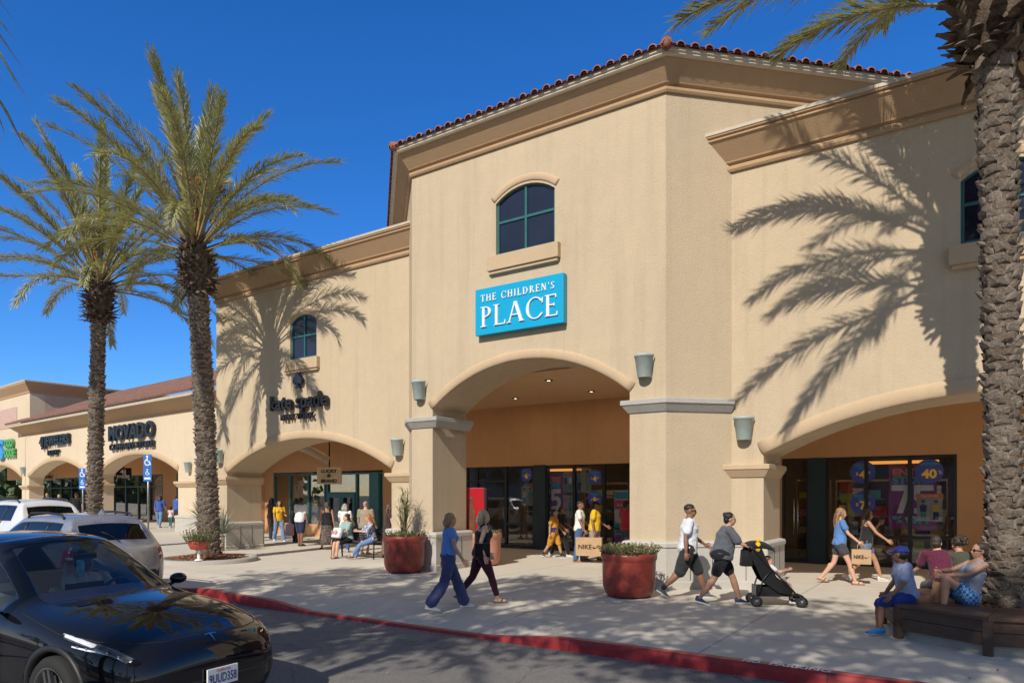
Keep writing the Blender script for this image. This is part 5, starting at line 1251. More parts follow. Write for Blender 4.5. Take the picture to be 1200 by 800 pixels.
E1[0]=[(x,y,z+(.05 if j>=3 else .02 if j==2 else 0)) for j,(x,y,z) in enumerate(E1[0])]
E1=[[(x,y*.945,z) for x,y,z in s_] for s_ in E1]
CARROT=PI+R(4); TX,TY=-5.40,3.58
root,bv=car('parked_car','glossy black electric car with a driver nearest the camera at the lower left',E1,(TX,TY,-.15),CARROT,M['paint_black'],M['carglass'],M['carside'],M['darkglass'],(7,9),(13,14),(7,13),(.90,3.79),.345)
def cpart(mb,name,m,root,label=None,parent=None,bevel=0):
    o=mb.build(name,m,parent or root,bevel)
    if label: o['label']=label
    return o
for s in (1,-1):
    # swept headlamp lying on the wing, with a bright upper blade and a row of lenses
    h=MB(); patch(h,bv,((.19,s*.640,.70),(.86,s*.852,.905),(.82,s*.872,.862),(.215,s*.685,.668)),18,6,.004); lo=cpart(h,'headlight',M['lens'],root)
    g=MB(); patch(g,bv,((.47,s*.755,.81),(.86,s*.848,.906),(.815,s*.865,.868),(.48,s*.785,.77)),10,3,.009); cpart(g,'lamp_blade',M['lampwhite'],root,parent=lo)
    g=MB(); patch(g,bv,((.195,s*.65,.68),(.70,s*.855,.798),(.695,s*.86,.788),(.20,s*.66,.67)),14,1,.009); cpart(g,'light_strip',M['lampwhite'],root,parent=lo)
    for k in range(5):
        u=.26+.085*k; c_,nm=snap(bv,(.28+.09*k,s*(.705+.03*k),.71+.018*k),.004); g=MB(); g.ell(c_,.014,.004,.012,10,6); cpart(g,'lamp_lens',M['chrome'],root,parent=lo)
    # mirror
    g=MB(); g.ell((0,0,0),.08,.095,.06,16,10); g.tube([(.0,-s*.05,-.04),(.0,-s*.15,-.075)],.02,6); o=cpart(g,'wing_mirror',M['paint_black'],root); o.location=(1.98,s*.985,1.075)
    g=MB(); g.box(.05,.072,-.05,.05,-.03,.03); cpart(g,'mirror_glass',M['darkglass'],root,parent=o)
    g=MB(); c_,_=snap(bv,(.16,s*.62,.40),.01); patch(g,bv,((.08,s*.60,.46),(.25,s*.82,.44),(.27,s*.84,.33),(.1,s*.62,.33)),6,4,.004); cpart(g,'fog_lamp',M['plastic'],root)
g=MB(); seam(g,bv,[(.30,.60,.78),(.50,.74,.82),(.9,.85,.875),(1.3,.83,.95),(1.6,.80,1.0)],.005); seam(g,bv,[(.30,-.60,.78),(.50,-.74,.82),(.9,-.85,.875),(1.3,-.83,.95),(1.6,-.80,1.0)],.005); seam(g,bv,[(.30,.60,.775),(.19,.38,.765),(.165,0,.767),(.19,-.38,.765),(.30,-.60,.775)],.005); cpart(g,'bonnet_seam',M['plastic'],root)
g=MB(); patch(g,bv,((.02,-.56,.40),(.02,.56,.40),(.05,.60,.25),(.05,-.60,.25)),16,4,.006); cpart(g,'grille',M['plastic'],root,label='black lower air intake')
g=MB(); seam(g,bv,[(.05,-.62,.44),(0,0,.44),(.05,.62,.44)],.007,n=14); cpart(g,'bumper_trim',M['plastic'],root)
# emblem on the bonnet nose
c_,nm=snap(bv,(.115,0,.75),.004); fw=Vector((-1,0,-.25)); fw=(fw-nm*fw.dot(nm)).normalized(); rt=nm.cross(fw).normalized()
def emb(poly,mb): mb.add([c_+rt*(x*.062)+fw*(z*.062)+nm*.004 for x,z in poly],[tuple(range(len(poly)))])
g=MB(); emb([(-.95,-.62),(-.5,-.76),(0,-.8),(.5,-.76),(.95,-.62),(.85,-.42),(.45,-.58),(.2,-.6),(0,.9),(-.2,-.6),(-.45,-.58),(-.85,-.42)],g); cpart(g,'emblem',M['chrome'],root)
# number plate, slightly to the side of the middle as on the photo
pl=empty('number_plate',(-.018,-.02,.455),0); pl.parent=root
g=MB(); g.box(-.006,.01,-.152,.152,-.076,.076); g.bx=None; pf=g.build('plate_sheet',plain('white plate enamel',(.78,.78,.76),.4,var=.05,scale=12),pl,.003); pl.rotation_euler=(0,R(0),0)
def pmap(x,y,z): return (y-.0075,-x,z)
g=MB(); fit_text(g,'9UUD358',-.137,.137,-.048,.075,0,.0015,bold=.0015,map=pmap); g.build('lettering',plain('dark blue plate figures',(.02,.03,.12),.5),pl)
g=MB(); fit_text(g,'California',-.07,.07,.045,.022,0,.0015,map=pmap,shear=.3); g.build('lettering',plain('red plate script',(.5,.03,.04),.5),pl)
# cabin
def seat_at(x,y,root):
    g=MB(); g.box(-.25,.25,-.25,.25,.0,.16); g.box(.17,.33,-.24,.24,.16,.66,mat=Matrix.Translation((.05,0,0))@Matrix.Rotation(R(10),4,'Y')); g.box(.30,.40,-.13,.13,.70,.88); o=g.build('car_seat',M['seat'],root,.05); o.location=(x,y,.40); return o
for y in (-.38,.38): seat_at(2.55,y,root)
g=MB(); g.box(1.62,2.0,-.72,.72,.88,.985); g.box(1.80,2.02,-.70,.70,.62,.88); g.build('dashboard',M['cabin'],root,.03)
g=MB(); g.box(2.03,2.05,-.19,.19,.93,1.13); g.build('screen',M['cabin'],root,.01)
g=MB(); g.box(3.3,3.45,-.62,.62,.5,1.15); g.box(2.9,3.4,-.62,.62,.4,.55); g.build('rear_seat',M['seat'],root,.06)
g=MB(); ringp=[(math.cos(2*PI*j/20)*.175,math.sin(2*PI*j/20)*.175) for j in range(21)]; mt=Matrix.Translation((2.13,-.38,.98))@Matrix.Rotation(R(65),4,'Y'); g.tube([mt@Vector((a,b_,0)) for a,b_ in ringp],.015,8); g.tube([mt@Vector((-.16,0,0)),mt@Vector((.16,0,0))],.013,6); g.tube([mt@Vector((0,0,0)),mt@Vector((0,0,-.3))],.03,8); g.build('steering_wheel',M['cabin'],root)
g=MB(); g.box(2.02,2.045,-.11,.11,1.36,1.42); g.build('rear_view_mirror',M['plastic'],root,.01)
ornament=MB(); ornament.box(-.004,.004,-.035,.035,-.17,0); 
o=ornament.build('windscreen_tag',plain('pale blue hanging tag',(.25,.55,.65),.5,var=.5,scale=22),None); o.location=(TX-2.02,TY-.05-.14,-.15+1.36); tag(o,'pale blue patterned tag hanging behind the windscreen of the black car','tag')
# silver estate car
E2=[[(.04,0,.25),(.01,0,.38),(0,0,.55),(.01,0,.70),(.04,0,.82),(.08,0,.88),(.12,0,.91),(.16,0,.93),(.2,0,.94)],
[(.06,.45,.25),(.03,.48,.38),(.02,.49,.55),(.03,.48,.70),(.07,.46,.82),(.12,.4,.885),(.16,.3,.915),(.2,.15,.935),(.24,0,.945)],
[(.18,.72,.25),(.14,.76,.38),(.13,.77,.55),(.15,.76,.70),(.2,.72,.83),(.26,.6,.90),(.3,.45,.925),(.34,.22,.945),(.38,0,.955)],
[(.4,.83,.25),(.38,.875,.38),(.38,.89,.55),(.4,.88,.72),(.45,.82,.86),(.5,.66,.93),(.53,.48,.955),(.55,.24,.975),(.57,0,.985)]]
def side2(x,w=.93): return [(x,w-.07,.27),(x,w-.02,.42),(x,w,.65)]
E2+=[side2(.95)+[(.95,.915,.82),(.95,.85,.945),(.95,.69,.99),(.95,.5,1.01),(.95,.25,1.025),(.95,0,1.03)],
side2(1.35)+[(1.35,.92,.86),(1.35,.86,1.0),(1.33,.70,1.045),(1.31,.51,1.065),(1.29,.26,1.08),(1.27,0,1.085)],
side2(1.62)+[(1.62,.92,.88),(1.62,.865,1.035),(1.57,.77,1.085),(1.52,.69,1.09),(1.42,.36,1.115),(1.36,0,1.125)],
side2(1.72)+[(1.72,.92,.89),(1.72,.862,1.045),(1.66,.755,1.13),(1.58,.675,1.13),(1.48,.35,1.155),(1.42,0,1.165)],
side2(2.1)+[(2.1,.92,.9),(2.1,.855,1.05),(2.04,.69,1.40),(1.96,.61,1.40),(1.88,.31,1.44),(1.84,0,1.455)],
side2(2.4)+[(2.4,.92,.9),(2.4,.85,1.05),(2.36,.645,1.55),(2.30,.56,1.565),(2.24,.28,1.60),(2.2,0,1.61)],
side2(2.5)+[(2.5,.92,.9),(2.5,.85,1.05),(2.46,.64,1.575),(2.42,.55,1.60),(2.34,.27,1.63),(2.3,0,1.64)],
side2(3.1)+[(3.1,.92,.91),(3.1,.85,1.06),(3.1,.635,1.60),(3.1,.54,1.63),(3.1,.27,1.66),(3.1,0,1.67)],
side2(3.85)+[(3.85,.92,.92),(3.85,.85,1.075),(3.85,.635,1.585),(3.85,.54,1.62),(3.85,.27,1.65),(3.85,0,1.66)],
side2(4.12)+[(4.12,.915,.92),(4.12,.845,1.08),(4.10,.635,1.565),(4.10,.54,1.60),(4.10,.27,1.635),(4.10,0,1.645)],
side2(4.34)+[(4.34,.91,.92),(4.34,.835,1.08),(4.24,.64,1.54),(4.22,.545,1.575),(4.22,.27,1.615),(4.22,0,1.63)],
side2(4.48)+[(4.48,.905,.92),(4.50,.825,1.08),(4.36,.655,1.50),(4.30,.57,1.50),(4.30,.29,1.535),(4.30,0,1.545)],
side2(4.58,.92)+[(4.60,.88,.92),(4.62,.80,1.10),(4.60,.72,1.14),(4.62,.64,1.12),(4.66,.32,1.13),(4.68,0,1.135)],
[(4.72,.72,.30),(4.76,.76,.46),(4.77,.77,.66),(4.74,.745,.92),(4.71,.70,1.03),(4.71,.62,1.05),(4.71,.5,1.06),(4.72,.25,1.07),(4.73,0,1.075)],
[(4.80,0,.30),(4.84,0,.46),(4.85,0,.66),(4.82,0,.92),(4.79,0,1.0),(4.78,0,1.02),(4.77,0,1.035),(4.76,0,1.05),(4.755,0,1.06)]]
SX,SY=-17.6,6.55
root2,bv2=car('parked_car','silver estate car with roof rails seen from behind in the middle lane',E2,(SX,SY,-.15),0,M['paint_silver'],M['cardark'],M['cardark'],None,(7,9),(15,16),(7,13),(.95,3.65),.345,track=.78)
def rails(root,y,z,x0,x1):
    for s in (1,-1):
        g=MB(); g.tube([(x0,s*y,z-.04),(x0+.12,s*(y+.005),z+.045),((x0+x1)/2,s*(y+.01),z+.06),(x1-.12,s*(y+.005),z+.035),(x1,s*y,z-.05)],.022,8); g.build('roof_rail',M['plastic'],root)
rails(root2,.60,1.615,2.55,4.0)
g=MB(); g.prism([(3.95,1.65),(4.18,1.65),(4.16,1.69),(4.10,1.745)],-.02,.02); g.build('roof_fin',M['paint_silver'],root2)
for s in (1,-1):
    g=MB(); patch(g,bv2,((4.50,s*.90,1.06),(4.74,s*.74,1.03),(4.76,s*.76,.80),(4.56,s*.91,.80)),8,8,.006); tl=cpart(g,'tail_light',M['redlens'],root2)
    g=MB(); patch(g,bv2,((4.60,s*.885,.95),(4.75,s*.75,.94),(4.76,s*.76,.87),(4.60,s*.89,.88)),6,2,.012); cpart(g,'lamp_lens',M['lampwhite'],root2,parent=tl)
    g=MB(); g.ell((0,0,0),.07,.12,.08,12,8); o=g.build('wing_mirror',M['paint_silver'],root2); o.location=(1.75,s*1.02,1.12)
    g=MB(); seam(g,bv2,[(2.72,s*.86,1.06),(2.72,s*.645,1.56)],.02,n=6); seam(g,bv2,[(3.55,s*.86,1.07),(3.60,s*.64,1.56)],.018,n=6); g.build('door_pillar',M['plastic'],root2)
    g=MB(); seam(g,bv2,[(1.75,s*.865,1.05),(4.3,s*.845,1.085)],.012,n=24); g.build('belt_trim',M['chrome'],root2)
g=MB(); g.box(4.845,4.86,-.155,.155,.80,.955); g.build('number_plate',plain('white plate enamel',(.7,.7,.68),.4),root2)
g=MB(); patch(g,bv2,((4.72,-.72,.62),(4.72,.72,.62),(4.78,.74,.34),(4.78,-.74,.34)),14,5,.006); cpart(g,'bumper',M['plastic'],root2)
g=MB(); g.tube([(4.68,.02,1.16),(4.52,-.12,1.30),(4.44,-.24,1.36)],.010,5); g.build('rear_wiper',M['plastic'],root2)
g=MB(); g.box(3.25,3.4,-.6,.6,.6,1.2); g.box(2.3,2.42,.14,.6,.6,1.22); g.box(2.3,2.42,-.6,-.14,.6,1.22); 
for y in (-.35,.35): g.box(2.33,2.41,y-.12,y+.12,1.24,1.42); g.box(3.3,3.38,y-.12,y+.12,1.22,1.38)
g.build('car_seats',M['seat'],root2,.03)
# white sport utility car
E3=[[(x*1.02,y,z*1.075) for x,y,z in s] for s in E2]
wx_=-25.3
root3,bv3=car('parked_car','white sport utility car half hidden behind the silver estate car',E3,(wx_,8.75,gz(-24)-.13),0,M['paint_white'],M['cardark'],M['cardark'],None,(7,9),(15,16),(7,13),(.97,3.72),.36,track=.78)
rails(root3,.60,1.735,2.6,4.15)
for s in (1,-1):
    g=MB(); patch(g,bv3,((4.59,s*.90,1.14),(4.83,s*.74,1.11),(4.85,s*.76,.86),(4.65,s*.91,.86)),8,8,.006); cpart(g,'tail_light',M['redlens'],root3)
    g=MB(); seam(g,bv3,[(2.77,s*.86,1.14),(2.77,s*.645,1.67)],.02,n=6); seam(g,bv3,[(3.62,s*.86,1.15),(3.67,s*.64,1.67)],.018,n=6); g.build('door_pillar',M['plastic'],root3)
g=MB(); g.box(3.3,3.45,-.6,.6,.6,1.28); g.box(2.35,2.47,.14,.6,.6,1.32); g.box(2.35,2.47,-.6,-.14,.6,1.32); g.build('car_seats',M['cabin'],root3,.03)
# ------------------------------------------------------------------ people
def skinmat(name,c):
    t=NT(name); b=t.bsdf(Roughness=.55); b.inputs['Subsurface Weight'].default_value=.0; v=t.coord()
    f=t.noise(v,9,5); t.l(t.ramp(f,[(.3,mul(c,.86)),(.7,mul(c,1.1))]),b.inputs['Base Color']); return t.m
SKIN={'fair':skinmat('fair skin',(.62,.36,.25)),'tan':skinmat('tan skin',(.46,.25,.155)),'brown':skinmat('brown skin',(.26,.125,.07)),'dark':skinmat('deep brown skin',(.14,.065,.038))}
def clothmat(name,c,var=.14): 
    key='cloth_'+name
    if key in _mc: return _mc[key]
    t=NT(name); b=t.bsdf(Roughness=.88); b.inputs['Specular IOR Level'].default_value=.2; b.inputs['Sheen Weight'].default_value=.15; v=t.coord()
    a=t.noise(v,5,5,.6); f=t.noise(v,90,2); base=t.ramp(a,[(.3,mul(c,1-var)),(.7,mul(c,1+var))]); base=t.mix(.25,base,t.ramp(f,[(.3,mul(c,.75)),(.7,mul(c,1.2))]))
    t.l(base,b.inputs['Base Color']); mp=t.n('ShaderNodeMapping'); mp.inputs['Scale'].default_value=(1,1,.45); t.l(v,mp.inputs[0]); w=t.noise(mp.outputs[0],13,4,.6); t.bump(b,w,.75,.035)
    _mc[key]=t.m; return t.m
def pattern(name,c1,c2,kind='check',scale=14):
    t=NT(name); b=t.bsdf(Roughness=.85); v=t.coord()
    if kind=='check':
        x=t.n('ShaderNodeTexChecker'); x.inputs['Scale'].default_value=scale; x.inputs[1].default_value=(*c1,1); x.inputs[2].default_value=(*c2,1); t.l(v,x.inputs[0]); t.l(x.outputs[0],b.inputs['Base Color'])
    else:
        f=t.noise(v,scale,3,.5); t.l(t.ramp(f,[(.47,c1),(.53,c2)]),b.inputs['Base Color'])
    return t.m
def hairmat(name,c):
    key='hair_'+name
    if key in _mc: return _mc[key]
    t=NT('hair '+name); b=t.bsdf(Roughness=.5); v=t.coord(); mp=t.n('ShaderNodeMapping'); mp.inputs['Scale'].default_value=(6,6,.8); t.l(v,mp.inputs[0]); f=t.noise(mp.outputs[0],9,5,.7)
    t.l(t.ramp(f,[(.3,mul(c,.55)),(.7,mul(c,1.5))]),b.inputs['Base Color']); t.bump(b,f,.5,.02); _mc[key]=t.m; return t.m
HAIR={'black':(.012,.010,.009),'dark':(.035,.022,.015),'brown':(.10,.055,.03),'lightbrown':(.27,.16,.08),'red':(.38,.16,.05),'blond':(.42,.30,.16),'grey':(.32,.29,.26),'dirtyblond':(.42,.30,.17)}
def vec(a): return Vector((math.sin(a),0,-math.cos(a)))
def limb(mb,a,b,rs,n=12,flat=1.0,mi=0):
    a=Vector(a); b=Vector(b); d=(b-a); L=d.length; d.normalize(); k=len(rs)
    up=Vector((1,0,0)) if abs(d.x)<.9 else Vector((0,0,1)); u=(up-d*up.dot(d)).normalized(); w=d.cross(u); R_=[]
    r0,r1=rs[0],rs[-1]
    prof=[(-r0*.85,.45*r0),(-r0*.45,.85*r0)]+[(L*i/(k-1),rs[i]) for i in range(k)]+[(L+r1*.45,.85*r1),(L+r1*.85,.45*r1)]
    for t,r in prof: R_.append([a+d*t+u*math.cos(2*PI*j/n)*r+w*math.sin(2*PI*j/n)*r*flat for j in range(n)])
    mb.rings(R_,mi,True)
def torso_loft(mb,pel,R3,rows,n=20,mi=0):
    R_=[]
    for (t,hw,hd,fx) in rows:
        R_.append([pel+R3@Vector((fx+hd*math.cos(2*PI*j/n),math.copysign(abs(math.sin(2*PI*j/n))**.85,math.sin(2*PI*j/n))*hw,t)) for j in range(n)])
    mb.rings(R_,mi,True)
def solidify_mesh(mb,name,mat,vox,parent=None,smooth=3,disp=0):
    o=mb.build(name,mat,None)
    m=o.modifiers.new('r','REMESH'); m.mode='VOXEL'; m.voxel_size=vox; m.use_smooth_shade=True
    if smooth: s=o.modifiers.new('s','SMOOTH'); s.factor=.5; s.iterations=smooth
    apply_mods(o)
    if disp:
        me=o.data; sd0=len(name)*3.1+me.vertices[0].co.x*7; nm=[v.normal.copy() for v in me.vertices]
        for v,n_ in zip(me.vertices,nm):
            c=v.co
            if name=='hair': a=noise.noise(Vector((c.x*46+sd0,c.y*46,c.z*7)))*1.0
            else:
                q=Vector((c.x*8+c.z*3,c.y*8-c.z*2.2,c.z*6.5+sd0)); a=(.5-abs(noise.noise(q)))*1.5+noise.noise(q*2.3)*.55
            v.co=c+n_*a*disp
    for p in o.data.polygons: p.use_smooth=True
    if parent: o.parent=parent
    return o
def person(label,x,y,heading,h=1.72,z=0,sex='m',w=1.0,skin='tan',lean=3,legs=((22,8),(-18,22)),arms=((-18,12,10),(20,20,10)),seat=None,torso_yaw=0,headyaw=0,headpitch=0,
           top=None,bottom=None,shoes=('shoe',(.6,.6,.6),(.7,.7,.7)),hair=('short','dark'),extras=(),near=True,abd=3,group=None,twist=0,child=False,footp=(0,0)):
    """legs: (hip pitch, knee bend) for left, right; arms: (shoulder pitch, elbow bend, out) for left, right; degrees"""
    s=h/1.75; vox=(.010 if near else .014)*s; fem=sex=='f'; hd=1.0 if not child else 1.16
    tl=Matrix.Rotation(R(lean),3,'Y')@Matrix.Rotation(R(twist),3,'Z'); pel=Vector((0,0,0)); P={}
    hipw=.088*(1.06 if fem else 1.0); shw=.180 if fem else .204
    ft=[]
    for i,sd in enumerate((1,-1)):
        a,k=legs[i][:2]; ab=R(legs[i][2] if len(legs[i])>2 else abd)*sd
        hip=pel+Vector((0,sd*hipw,-.03)); rot=Matrix.Rotation(ab,3,'X')
        kn=hip+rot@(vec(R(a))*.425); an=kn+rot@(vec(R(a-k))*.405); P['hip',sd]=hip; P['knee',sd]=kn; P['ank',sd]=an
        pitch=legs[i][3] if len(legs[i])>3 else None
        ft.append(an)
    low=min((P['ank',1].z,P['ank',-1].z))
    base=.088-low if seat is None else None
    # foot pitch: the trailing foot rolls on to its toe
    if seat is not None: off=Vector((0,0,seat/s+.115))
    else: off=Vector((0,0,base))
    for k in list(P): P[k]=P[k]+off
    pel=pel+off
    fd={}
    for i,sd in enumerate((1,-1)):
        an=P['ank',sd]; hgt=an.z-.088; pt=0
        if len(legs[i])>3: pt=R(legs[i][3])
        elif hgt>.02 and seat is None: pt=-min(R(55),math.asin(min(.85,hgt/.17))) if legs[i][0]<10 else R(14)
        fd[sd]=Vector((math.cos(pt),math.sin(R(6))*sd*1.2,math.sin(pt))).normalized()
    cw=w
    sh={}
    for sd in (1,-1): sh[sd]=pel+tl@Vector((-.005,sd*shw*(.5+.5*cw),.475))
    el={};wr={};hdn={}
    for i,sd in enumerate((1,-1)):
        a,e,o_=arms[i][:3]; inn=arms[i][3] if len(arms[i])>3 else 0
        rot=Matrix.Rotation(R(o_)*sd,3,'X'); base_r=Matrix.Rotation(R(twist),3,'Z')
        el[sd]=sh[sd]+base_r@(rot@(vec(R(a))*.285)); fdv=base_r@(Matrix.Rotation(R(inn)*-sd,3,'Z')@(rot@vec(R(a+e)))); wr[sd]=el[sd]+fdv*.25; hdn[sd]=fdv
    nb=pel+tl@Vector((-.005,0,.535)); hc=pel+tl@Vector((.014,0,.610)); HR=Matrix.Rotation(R(lean*.4-headpitch),3,'Y'); HR=Matrix.Rotation(R(headyaw+twist),3,'Z')@HR
    hc=hc+Vector((0,0,.045))
    def sc(v): return Vector(v)
    # ---- body: one continuous surface
    b=MB()
    bw=cw
    rows=[(-.12,.085,.075,0),(-.07,.155*bw,.105*bw,-.008),(.0,(.172 if fem else .160)*bw,.118*bw,-.012),(.09,(.150 if fem else .152)*bw,.106*bw,0),(.18,(.128 if fem else .148)*bw,.098*bw,.004),(.28,(.142 if fem else .162)*bw,.112*bw,.008),(.36,(.150 if fem else .178)*bw,.118*bw,.006),(.43,(.155 if fem else .180)*(.5+.5*bw),.098,0),(.487,(.130 if fem else .148)*(.5+.5*bw),.078,-.005),(.515,.088,.068,-.004),(.540,.060,.058,0)]
    torso_loft(b,pel,tl,rows)
    if fem:
        for sd in (1,-1): b.ell(pel+tl@Vector((.085*bw,sd*.07,.345)),.062*bw,.066*bw,.066*bw,12,8)
    limb(b,nb-Vector((0,0,.03)),hc+Vector((0,0,-.04)),[.060,.053 if fem else .06],12)
    for sd in (1,-1):
        limb(b,P['hip',sd],P['knee',sd],[.092*bw,.088*bw,.076*bw,.062*(.6+.4*bw),.056*(.6+.4*bw)],14)
        k0=P['knee',sd]; a0=P['ank',sd]; limb(b,k0,a0,[.054*(.6+.4*bw),.058*(.6+.4*bw),.054*(.6+.4*bw),.042,.036],12)
        back=(a0-k0).normalized().cross(Vector((0,1,0))); mid=k0.lerp(a0,.3); b.ell(mid+back*(.012 if back.x<0 else -.012),.048,.046,.085,10,8)
        limb(b,sh[sd],el[sd],[.055 if not fem else .047,.050 if not fem else .043,.045 if not fem else .038,.038 if not fem else .034],12)
        limb(b,el[sd],wr[sd],[.038 if not fem else .034,.041 if not fem else .035,.035 if not fem else .029,.026],12)
        # palm
        hv=hdn[sd]; side_=Vector((0,1,0)); side_=(side_-hv*side_.dot(hv)).normalized(); nrm=hv.cross(side_); pw=nrm
        c=wr[sd]+hv*.055; q=Matrix((pw,side_,hv)).transposed()
        b.ell(c,.040,.017,.056,12,8,0,q)
    # head: cranium, face, jaw, nose, ears
    def H(v): return hc+HR@(Vector(v)*hd)
    b.ell(H((-.012,0,.028)),.098*hd,.077*hd,.092*hd,18,12,0,HR); b.ell(H((.020,0,-.035)),.074*hd,.062*hd,.078*hd,16,10,0,HR); b.ell(H((.048,0,-.078)),.036*hd,.036*hd,.026*hd,12,8,0,HR)
    b.ell(H((.094,0,-.022)),.020*hd,.014*hd,.020*hd,10,8,0,HR); b.ell(H((.088,0,.0)),.014*hd,.012*hd,.030*hd,8,8,0,HR)
    for sd in (1,-1):
        b.ell(H((-.008,sd*.076,-.005)),.018*hd,.010*hd,.030*hd,8,8,0,HR); b.ell(H((.070,sd*.030,.022)),.022*hd,.026*hd,.010*hd,8,6,0,HR); b.ell(H((.062,sd*.036,-.022)),.024*hd,.022*hd,.018*hd,8,6,0,HR)
    b.ell(H((.083,0,-.055)),.012*hd,.024*hd,.009*hd,8,6,0,HR)
    barefoot=shoes[0] in('sandal','bare')
    if barefoot:
        for sd in (1,-1):
            an=P['ank',sd]; f=fd[sd]; dn=Vector((0,0,-1)); dn=(dn-f*dn.dot(f)).normalized()
            limb(b,an+dn*.035-f*.03,an+dn*.052+f*.135,[.036,.038,.038,.03],12,.75)
    body=solidify_mesh(b,'person',SKIN[skin],vox,None,3)
    # fingers: five per hand, rooted in the palm, curled
    g=MB()
    for i,sd in enumerate((1,-1)):
        hv=hdn[sd]; side_=Vector((0,1,0)); side_=(side_-hv*side_.dot(hv)).normalized(); nrm=hv.cross(side_)
        pin=-side_*sd      # palm faces the body
        fwd=nrm if nrm.x*1.0+nrm.z*.5>0 else -nrm
        for k,(o_,l) in enumerate(((.030,.070),(.011,.079),(-.008,.074),(-.026,.058))):
            p0=wr[sd]+hv*.098+fwd*o_; p1=p0+(hv*.9+pin*.35).normalized()*l*.5; p2=p1+(hv*.55+pin*.8).normalized()*l*.32; p3=p2+(hv*.1+pin*1).normalized()*l*.22
            g.tube([p0-hv*.02,p0,p1,p2,p3],[.0085,.0088,.0082,.0075,.005],6)
        p0=wr[sd]+hv*.035+fwd*.033; g.tube([p0-fwd*.015,p0+fwd*.018+hv*.02,p0+fwd*.026+hv*.048+pin*.012,p0+fwd*.02+hv*.068+pin*.024],[.012,.0115,.0095,.006],6)
    fb=MB(); me=body.data
    vs=[v.co.copy() for v in me.vertices]; fs=[tuple(p.vertices) for p in me.polygons]
    fb.add(vs,fs,0,True); fb.add(g.v,g.f,0,True)
    bpy.data.objects.remove(body); body=fb.build('person',SKIN[skin],None,recalc=False); 
    body.location=(x,y,z); body.rotation_euler=(0,0,heading); body.scale=(s,s,s); tag(body,label,'person',group)
    # ---- face
    if near:
        for sd in (1,-1):
            e=MB(); e.ell(H((.078,sd*.031,.004)),.010*hd,.013*hd,.008*hd,8,6,0,HR); e.build('eye',plain('dark eyes',(.02,.013,.01),.2),body)
        for sd in (1,-1):
            e=MB(); e.ell(H((.084,sd*.033,.025)),.008*hd,.022*hd,.005*hd,8,6,0,HR); e.build('eyebrow',hairmat(hair[1],HAIR[hair[1]]),body)
        e=MB(); e.ell(H((.092,0,-.054)),.006*hd,.022*hd,.006*hd,8,6,0,HR); e.build('mouth',plain('lips',(.35,.12,.10),.5),body)
    # ---- hair
    hm=hairmat(hair[1],HAIR[hair[1]]); hb=MB(); hk=hair[0]
    def he(c,rx,ry,rz): hb.ell(H(c),rx*hd,ry*hd,rz*hd,16,12,0,HR)
    if hk!='bald':
        if hk=='fade': he((-.022,0,.052),.096,.080,.078)
        elif hk in('cap','capshort'): he((-.038,0,.005),.078,.080,.075)
        elif hk=='curly':
            rr=random.Random(int(x*100)); he((-.03,0,.05),.105,.095,.095)
            for k in range(46):
                a=rr.uniform(0,2*PI); e_=rr.uniform(-.35,1.2); hb.ell(H((-.03+.11*math.cos(a)*math.cos(e_)-.01,.10*math.sin(a)*math.cos(e_),.045+.10*math.sin(e_))),.028,.028,.028,6,5)
        else: he((-.026,0,.045),.096,.085,.090); he((-.058,0,-.01),.060,.077,.075)
        def strand(pts,rs): hb.tube([H(p) for p in pts],[r*hd for r in rs],10,0,True,1.0)
        if hk=='long': 
            for oy in (-.05,-.025,0,.025,.05): strand([(-.05,oy,.05),(-.095,oy*1.15,-.03),(-.105,oy*1.25,-.13),(-.10,oy*1.15,-.22),(-.095,oy*.8,-.29)],[.03,.036,.036,.030,.012])
            for oy in (-.072,.072): strand([(.0,oy,.06),(-.01,oy*1.15,-.03),(-.03,oy*1.15,-.12),(-.05,oy,-.20)],[.022,.024,.024,.012])
        if hk=='vlong':
            for oy in (-.06,-.03,0,.03,.06): strand([(-.05,oy,.05),(-.098,oy*1.15,-.03),(-.11,oy*1.25,-.16),(-.11,oy*1.15,-.28),(-.10,oy*.8,-.39)],[.03,.036,.038,.032,.010])
            for oy in (-.074,.074): strand([(.01,oy,.06),(.0,oy*1.18,-.03),(.0,oy*1.2,-.14),(.0,oy*1.1,-.27)],[.022,.025,.026,.010])
        if hk=='bob':
            for oy in (-.06,-.03,0,.03,.06): strand([(-.05,oy,.05),(-.092,oy*1.15,-.02),(-.10,oy*1.25,-.09),(-.09,oy*1.15,-.15)],[.032,.038,.04,.02])
            for oy in (-.074,.074): strand([(.005,oy,.06),(.0,oy*1.18,-.02),(-.02,oy*1.2,-.11)],[.022,.028,.018])
        if hk=='braid':
            for oy in (-.04,0,.04): strand([(-.05,oy,.05),(-.098,oy*1.1,-.03),(-.105,oy*.9,-.10)],[.032,.036,.024])
            pts=[(-.10,.0,-.08)]; hb.tube([H((-.105+.008*math.sin(k*2.2),.035*0-.01*k*.25,-.08-.035*k)) for k in range(11)],[.028+.006*math.sin(k*2.1) for k in range(10)]+[.008],10)
        if hk=='bun': he((-.095,0,.085),.040,.042,.038)
        if hk=='pony': strand([(-.09,0,.06),(-.14,0,.05),(-.16,0,-.04),(-.15,0,-.16)],[.03,.032,.03,.01])
    if hb.f: 
        o=solidify_mesh(hb,'hair',hm,.009 if near else .013,body,2,.006)
